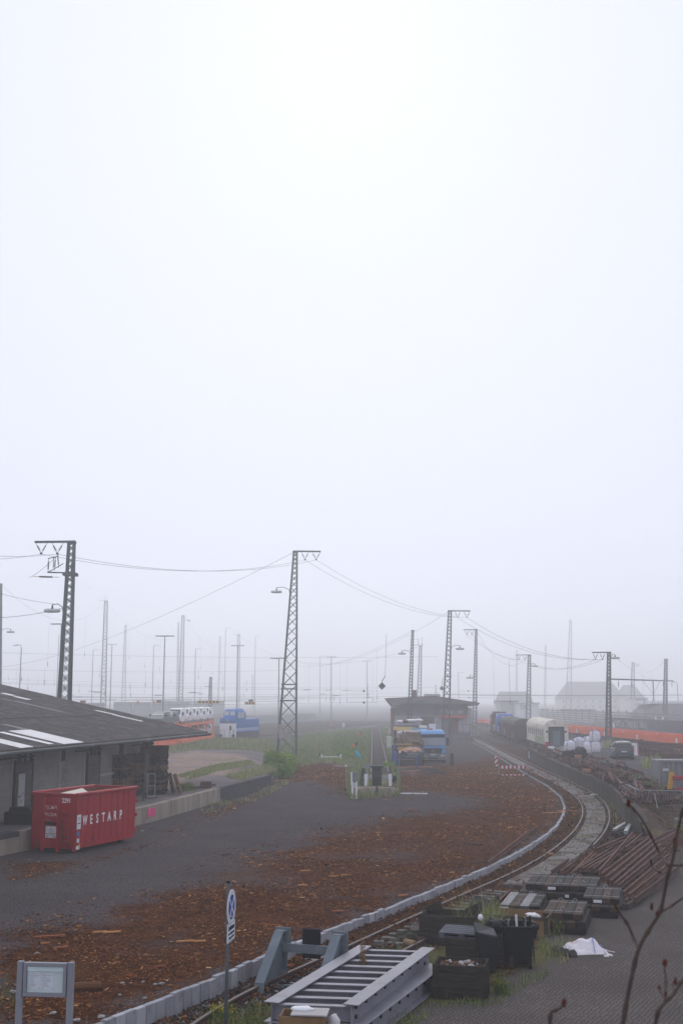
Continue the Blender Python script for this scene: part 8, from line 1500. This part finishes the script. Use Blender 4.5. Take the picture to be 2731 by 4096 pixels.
grass([(620,3025),(850,2995),(1080,3010),(1100,2960),(640,2950)], .8, 9000, .25, .05, .3, .85, clump=.42, sd=5); grass([(700,3105),(850,3062),(1000,3040),(1030,3060),(880,3085),(760,3120)], DZ, 6000, .1, .04, .35, .8, clump=.42, sd=6); grass([(700,3150),(760,3140),(790,3160),(720,3170)], DZ, 700, .2, .03, .2, .5, clump=.3, sd=7); grass([(900,3110),(1090,3060),(1110,3085),(960,3125)], DZ, 1500, .3, .04, .5, .9, clump=.4, sd=8); grass([(784,3225),(1000,3190),(1150,3090),(1180,3120),(1020,3215),(820,3262)], .03, 2500, .16, .035, .4, .9, clump=.48, sd=9)
grass([(900,4250),(1250,4110),(1000,4020),(800,4120)], GR, 2600, .17, .012, .2, .75, clump=.4, sd=10); grass([(1250,4130),(1620,4130),(1760,4040),(1960,4030),(1960,4000),(1730,4010),(1480,4080)], GR, 1500, .1, .012, .2, .7, clump=.42, sd=11); grass([(1800,3720),(1990,3700),(2020,3760),(1980,3800),(1820,3780)], GR, 4200, .5, .014, .3, .9, clump=.3, sd=12); grass([(2160,3760),(2240,3720),(2300,3790),(2260,3870),(2170,3900)], GR, 900, .17, .013, .25, .8, clump=.42, sd=13); grass([(1500,3790),(1960,3580),(2060,3640),(1760,3740),(1560,3850)], GR, 4500, .12, .014, .25, .85, clump=.47, sd=14); grass([(1960,4000),(2030,3985),(2090,3900),(2180,3885),(2200,3910),(2080,3960),(2000,4030)], GR, 500, .09, .012, .2, .7, clump=.4, sd=15); grass([(-20,4000),(60,4070),(70,4140),(-20,4140)], lambda u,v: GR(u,v), 500, .35, .02, .02, .3, clump=.2, sd=16)
grass([(2330,3190),(2400,3180),(2430,3320),(2330,3330)], GR, 2600, .12, .02, .15, .6, clump=.48, sd=17); grass([(2560,3050),(2640,3040),(2640,3075),(2570,3080)], 1.1, 1200, .4, .05, .3, .9, clump=.4, sd=18); grass([(2440,3080),(2560,3120),(2660,3160),(2640,3172),(2540,3130),(2440,3095)], 1.1, 1200, .35, .04, .2, .8, clump=.5, sd=19); grass([(2260,2990),(2440,2965),(2500,2990),(2420,3000),(2290,3005)], 1.0, 1500, .3, .05, .5, .95, clump=.45, sd=20); grass([(2480,3280),(2731,3250),(2731,3330),(2500,3340)], GR, 1800, .2, .02, .4, .9, clump=.45, sd=21); grass([(2200,3110),(2230,3110),(2480,3200),(2490,3330),(2440,3320),(2420,3230),(2330,3170)], GR, 2500, .25, .03, .5, .95, clump=.5, sd=22)
mp_ = [(float(np.interp(y_,[p.y for p in mid],[p.x for p in mid])),float(y_)) for y_ in range(46,78,2)]
for i_ in range(0,15): (xa,ya),(xb,yb) = mp_[i_],mp_[i_+1]; X = rng.uniform(0,1,60); P = np.stack([xa+(xb-xa)*X+rng.normal(0,.33,60), ya+(yb-ya)*X, np.array([zr(ya)+.10]*60)],1); P = P[fbm(P[:,0]*1.1,P[:,1]*1.1,90)>.47]; V,F,T = blades(P, .13*rng.lognormal(0,.35,len(P)), np.full(len(P),.025), rng.uniform(.45,.95,len(P))); GV.append(V); GF.append(F+off); GT.append(T); off += len(V)
o = scatter('weeds', np.concatenate(GV), np.concatenate(GF), np.concatenate(GT), grm); struct(o, 'stuff')
# leafy shrubs and single plants
lfm = tone_mat('shrub_leaves', [(0,(.06,.12,.02)),(.4,(.14,.26,.04)),(.75,(.27,.40,.07)),(1,(.42,.48,.12))], .7)
def leaves(center, rad, n, size, tone_f, droop=0):
    d = rng.normal(0,1,(n,3)); d /= np.linalg.norm(d,axis=1)[:,None]; r = rng.random(n)**.4; cl = fbm(d[:,0]*2+7, d[:,1]*2+d[:,2]*2+3, 70); P = np.array(center)+d*r[:,None]*np.array(rad)*(.55+.8*cl)[:,None]
    a = rng.normal(0,1,(n,3)); a /= np.linalg.norm(a,axis=1)[:,None]; b_ = np.cross(a, rng.normal(0,1,(n,3))); b_ /= np.linalg.norm(b_,axis=1)[:,None]; s_ = size*rng.uniform(.6,1.4,n)[:,None]
    V = np.stack([P-a*s_, P+b_*s_*.38, P+a*s_, P-b_*s_*.38],1).reshape(-1,3); i = np.arange(n)*4; return V, np.stack([i,i+1,i+2,i+3],1), np.clip(tone_f(cl)+rng.normal(0,.13,n),0,1)
def shrub(label, u, v, Y, clumps, n, size, tone0, stems=8, name='bush'):
    p = G(u,v,0) if Y is None else Vector((D(u,v,Y).x,Y,0)); r = thing(name, label, 'bush', (p.x,p.y,max(0,0)), 0); Vs,Fs,Ts = [],[],[]; o_ = 0
    for c,rad,k,tt in clumps: V,F,T = leaves(c, rad, int(n*k), size, lambda cl,tt=tt: tt+(cl-.5)*.9); Vs.append(V); Fs.append(F+o_); Ts.append(T); o_ += len(V)
    o = scatter('foliage', np.concatenate(Vs), np.concatenate(Fs), np.concatenate(Ts), lfm); o.parent = r; b = MB(); rr = random.Random(u)
    for i in range(stems): c = rr.choice(clumps)[0]; b.tube([(rr.uniform(-.15,.15),rr.uniform(-.1,.1),0),(c[0]*.5,c[1]*.5,c[2]*.5),(c[0]+rr.uniform(-.3,.3),c[1],c[2]+rr.uniform(-.1,.5))],[.03,.02,.008],5)
    b.obj('stems', mat('stem_brown', (.09,.06,.04), None, 3, .9), r); return r
shrub('bright green leafy bush growing at the end of the dark dock wall', 1118, 3112, None, [((-.55,0,1.3),(.95,.8,1.05),.38,.42),((.55,.1,1.15),(.95,.8,1.0),.38,.62),((.2,-.2,.6),(1.1,.8,.7),.24,.35),((-.9,.1,.8),(.6,.6,.6),.15,.5)], 9000, .085, .5, 16)
shrub('low green weed clump beside the straight siding', 1395, 3035, None, [((0,0,.45),(1.0,.7,.6),.6,.5),((.8,.2,.3),(.7,.6,.45),.4,.4)], 2500, .08, .45, 6, 'weed_clump')
shrub('green weed clump behind the old buffer stop', 1555, 3075, None, [((0,0,.3),(.7,.6,.5),1,.5)], 1300, .07, .5, 5, 'weed_clump')
shrub('small green nettle clump at the track side of the tapering mast', 1215, 3012, None, [((0,0,.35),(.8,.6,.5),1,.45)], 1500, .07, .45, 5, 'weed_clump')
# dry stalks in the beam ladder, yellow flowers
q = G(1452,3935,-.1); r = thing('dry_weed', 'tall dry reddish weed growing up through the beam ladder', 'weed', (q.x,q.y,-.36)); V,F,T = leaves((0,0,.75), (.10,.10,.62), 900, .018, lambda c: .72+0*c); o = scatter('dry_leaves', V, F, T, tone_mat('dry_leaf', [(0,(.08,.045,.02)),(.6,(.22,.13,.06)),(1,(.32,.22,.10))])); o.parent = r; b = MB(); rr = random.Random(1)
for i in range(6): b.tube([(rr.uniform(-.05,.05),0,0),(rr.uniform(-.07,.07),rr.uniform(-.05,.05),.7),(rr.uniform(-.1,.1),rr.uniform(-.05,.05),1.3)],[.008,.006,.003],5)
b.obj('stalks', mat('stalk_red', (.2,.1,.06), None, 4, .9), r)
flm = tone_mat('yellow_petals', [(0,(.45,.34,.02)),(1,(.75,.62,.04))]); 
for nm,u,v,rx,n in (('yellow ragwort flowers growing at the foot of the sign post',888,4085,.34,170),('few yellow flowers at the corner of the plywood crate',2230,3735,.2,40),('tiny yellow flowers on the setts beside the nearest wooden box',2000,3975,.2,24)):
    p = GR(u,v); r = thing('flower_clump', nm, 'flowers', (p.x,p.y,p.z)); V,F,T = leaves((0,0,.28), (rx,rx*.8,.12), n, .022, lambda c: .5+0*c); o = scatter('petals', V, F, T, flm); o.parent = r; P = rng.normal(0,rx*.5,(260,3)); P[:,2] = 0; V,F,T = blades(P, .3*rng.lognormal(0,.3,260), np.full(260,.009), rng.uniform(.1,.4,260), .2); o = scatter('stems', V, F, T, grm); o.parent = r
# ------------------------------------------------------------------ bare branches near the camera
twm = mat('twig_bark', (.095,.07,.06), (.06,.042,.037), 14, .85, c=(.14,.11,.095), csc=20); bud = mat('dead_leaf', (.12,.035,.022), (.07,.025,.02), 20, .8)
def branch(lines, label, Y, r0, buds=()):
    P0 = D(*lines[0][0], Y); r = thing('bare_branch', label, 'branch', P0)
    for k,l in enumerate(lines):
        pts = [D(u,v,Y+(.12*k if i else 0)) for i,(u,v) in enumerate(l)]; n = 4; fine = []
        for i in range(len(pts)-1):
            for j in range(n): t = j/n; a = pts[max(i-1,0)]; b_ = pts[i]; c = pts[i+1]; d_ = pts[min(i+2,len(pts)-1)]; fine.append(.5*((2*b_)+(c-a)*t+(2*a-5*b_+4*c-d_)*t*t+(3*b_-a-3*c+d_)*t**3))
        fine.append(pts[-1]); ra, rb = (r0, r0*.62) if k == 0 else (r0*.62, r0*.4); rad = [ra+(rb-ra)*i/(len(fine)-1)+(.0022 if i % 5 == 4 else 0) for i in range(len(fine))]; b = MB(); b.tube(fine, rad, 8); b.obj('stem' if k == 0 else 'twig', twm, r, world=True, smooth=True)
    for i,(u,v,s_) in enumerate(buds): q = D(u,v,Y); b = MB(); b.blob(q, (s_*.34,s_*.2,s_*.62), 8, 6, .4, seed=i); b.obj('dead_leaf', bud, r, world=True)
branch([[(2300,5600),(2440,4500),(2490,4096),(2520,3930),(2553,3795),(2600,3710),(2640,3640),(2665,3520),(2690,3430),(2705,3340),(2731,3230)],[(2553,3797),(2535,3760),(2510,3700),(2478,3655),(2448,3600)],[(2628,3655),(2680,3625),(2731,3590)],[(2672,3465),(2640,3420),(2610,3360),(2560,3270),(2512,3215)],[(2680,3460),(2720,3460),(2760,3450)],[(2640,3490),(2610,3470),(2600,3440)]], 'large bare forked branch rising blurred before the setts road', 3.1, .006, [(2512,3214,.016),(2605,3625,.014),(2695,3362,.012),(2450,3600,.008),(2625,3655,.012)])
branch([[(2560,5400),(2590,4500),(2620,4096),(2655,4015),(2690,3980),(2731,3920),(2790,3880)],[(2655,4010),(2662,3930),(2655,3870)],[(2695,3975),(2690,3940),(2700,3910)],[(2660,4000),(2640,3965),(2635,3950)]], 'thin bare branch with curled red leaves at the edge of the setts', 2.7, .0042, [(2657,3852,.014),(2700,3925,.012),(2660,3975,.009),(2635,3950,.008)])
branch([[(2190,5500),(2195,4400),(2198,4096),(2205,4050),(2235,4035),(2262,4010)]], 'short twig tip with a dark red leaf poking up from the lower edge', 2.8, .0042, [(2255,4012,.016),(2205,4050,.009)])
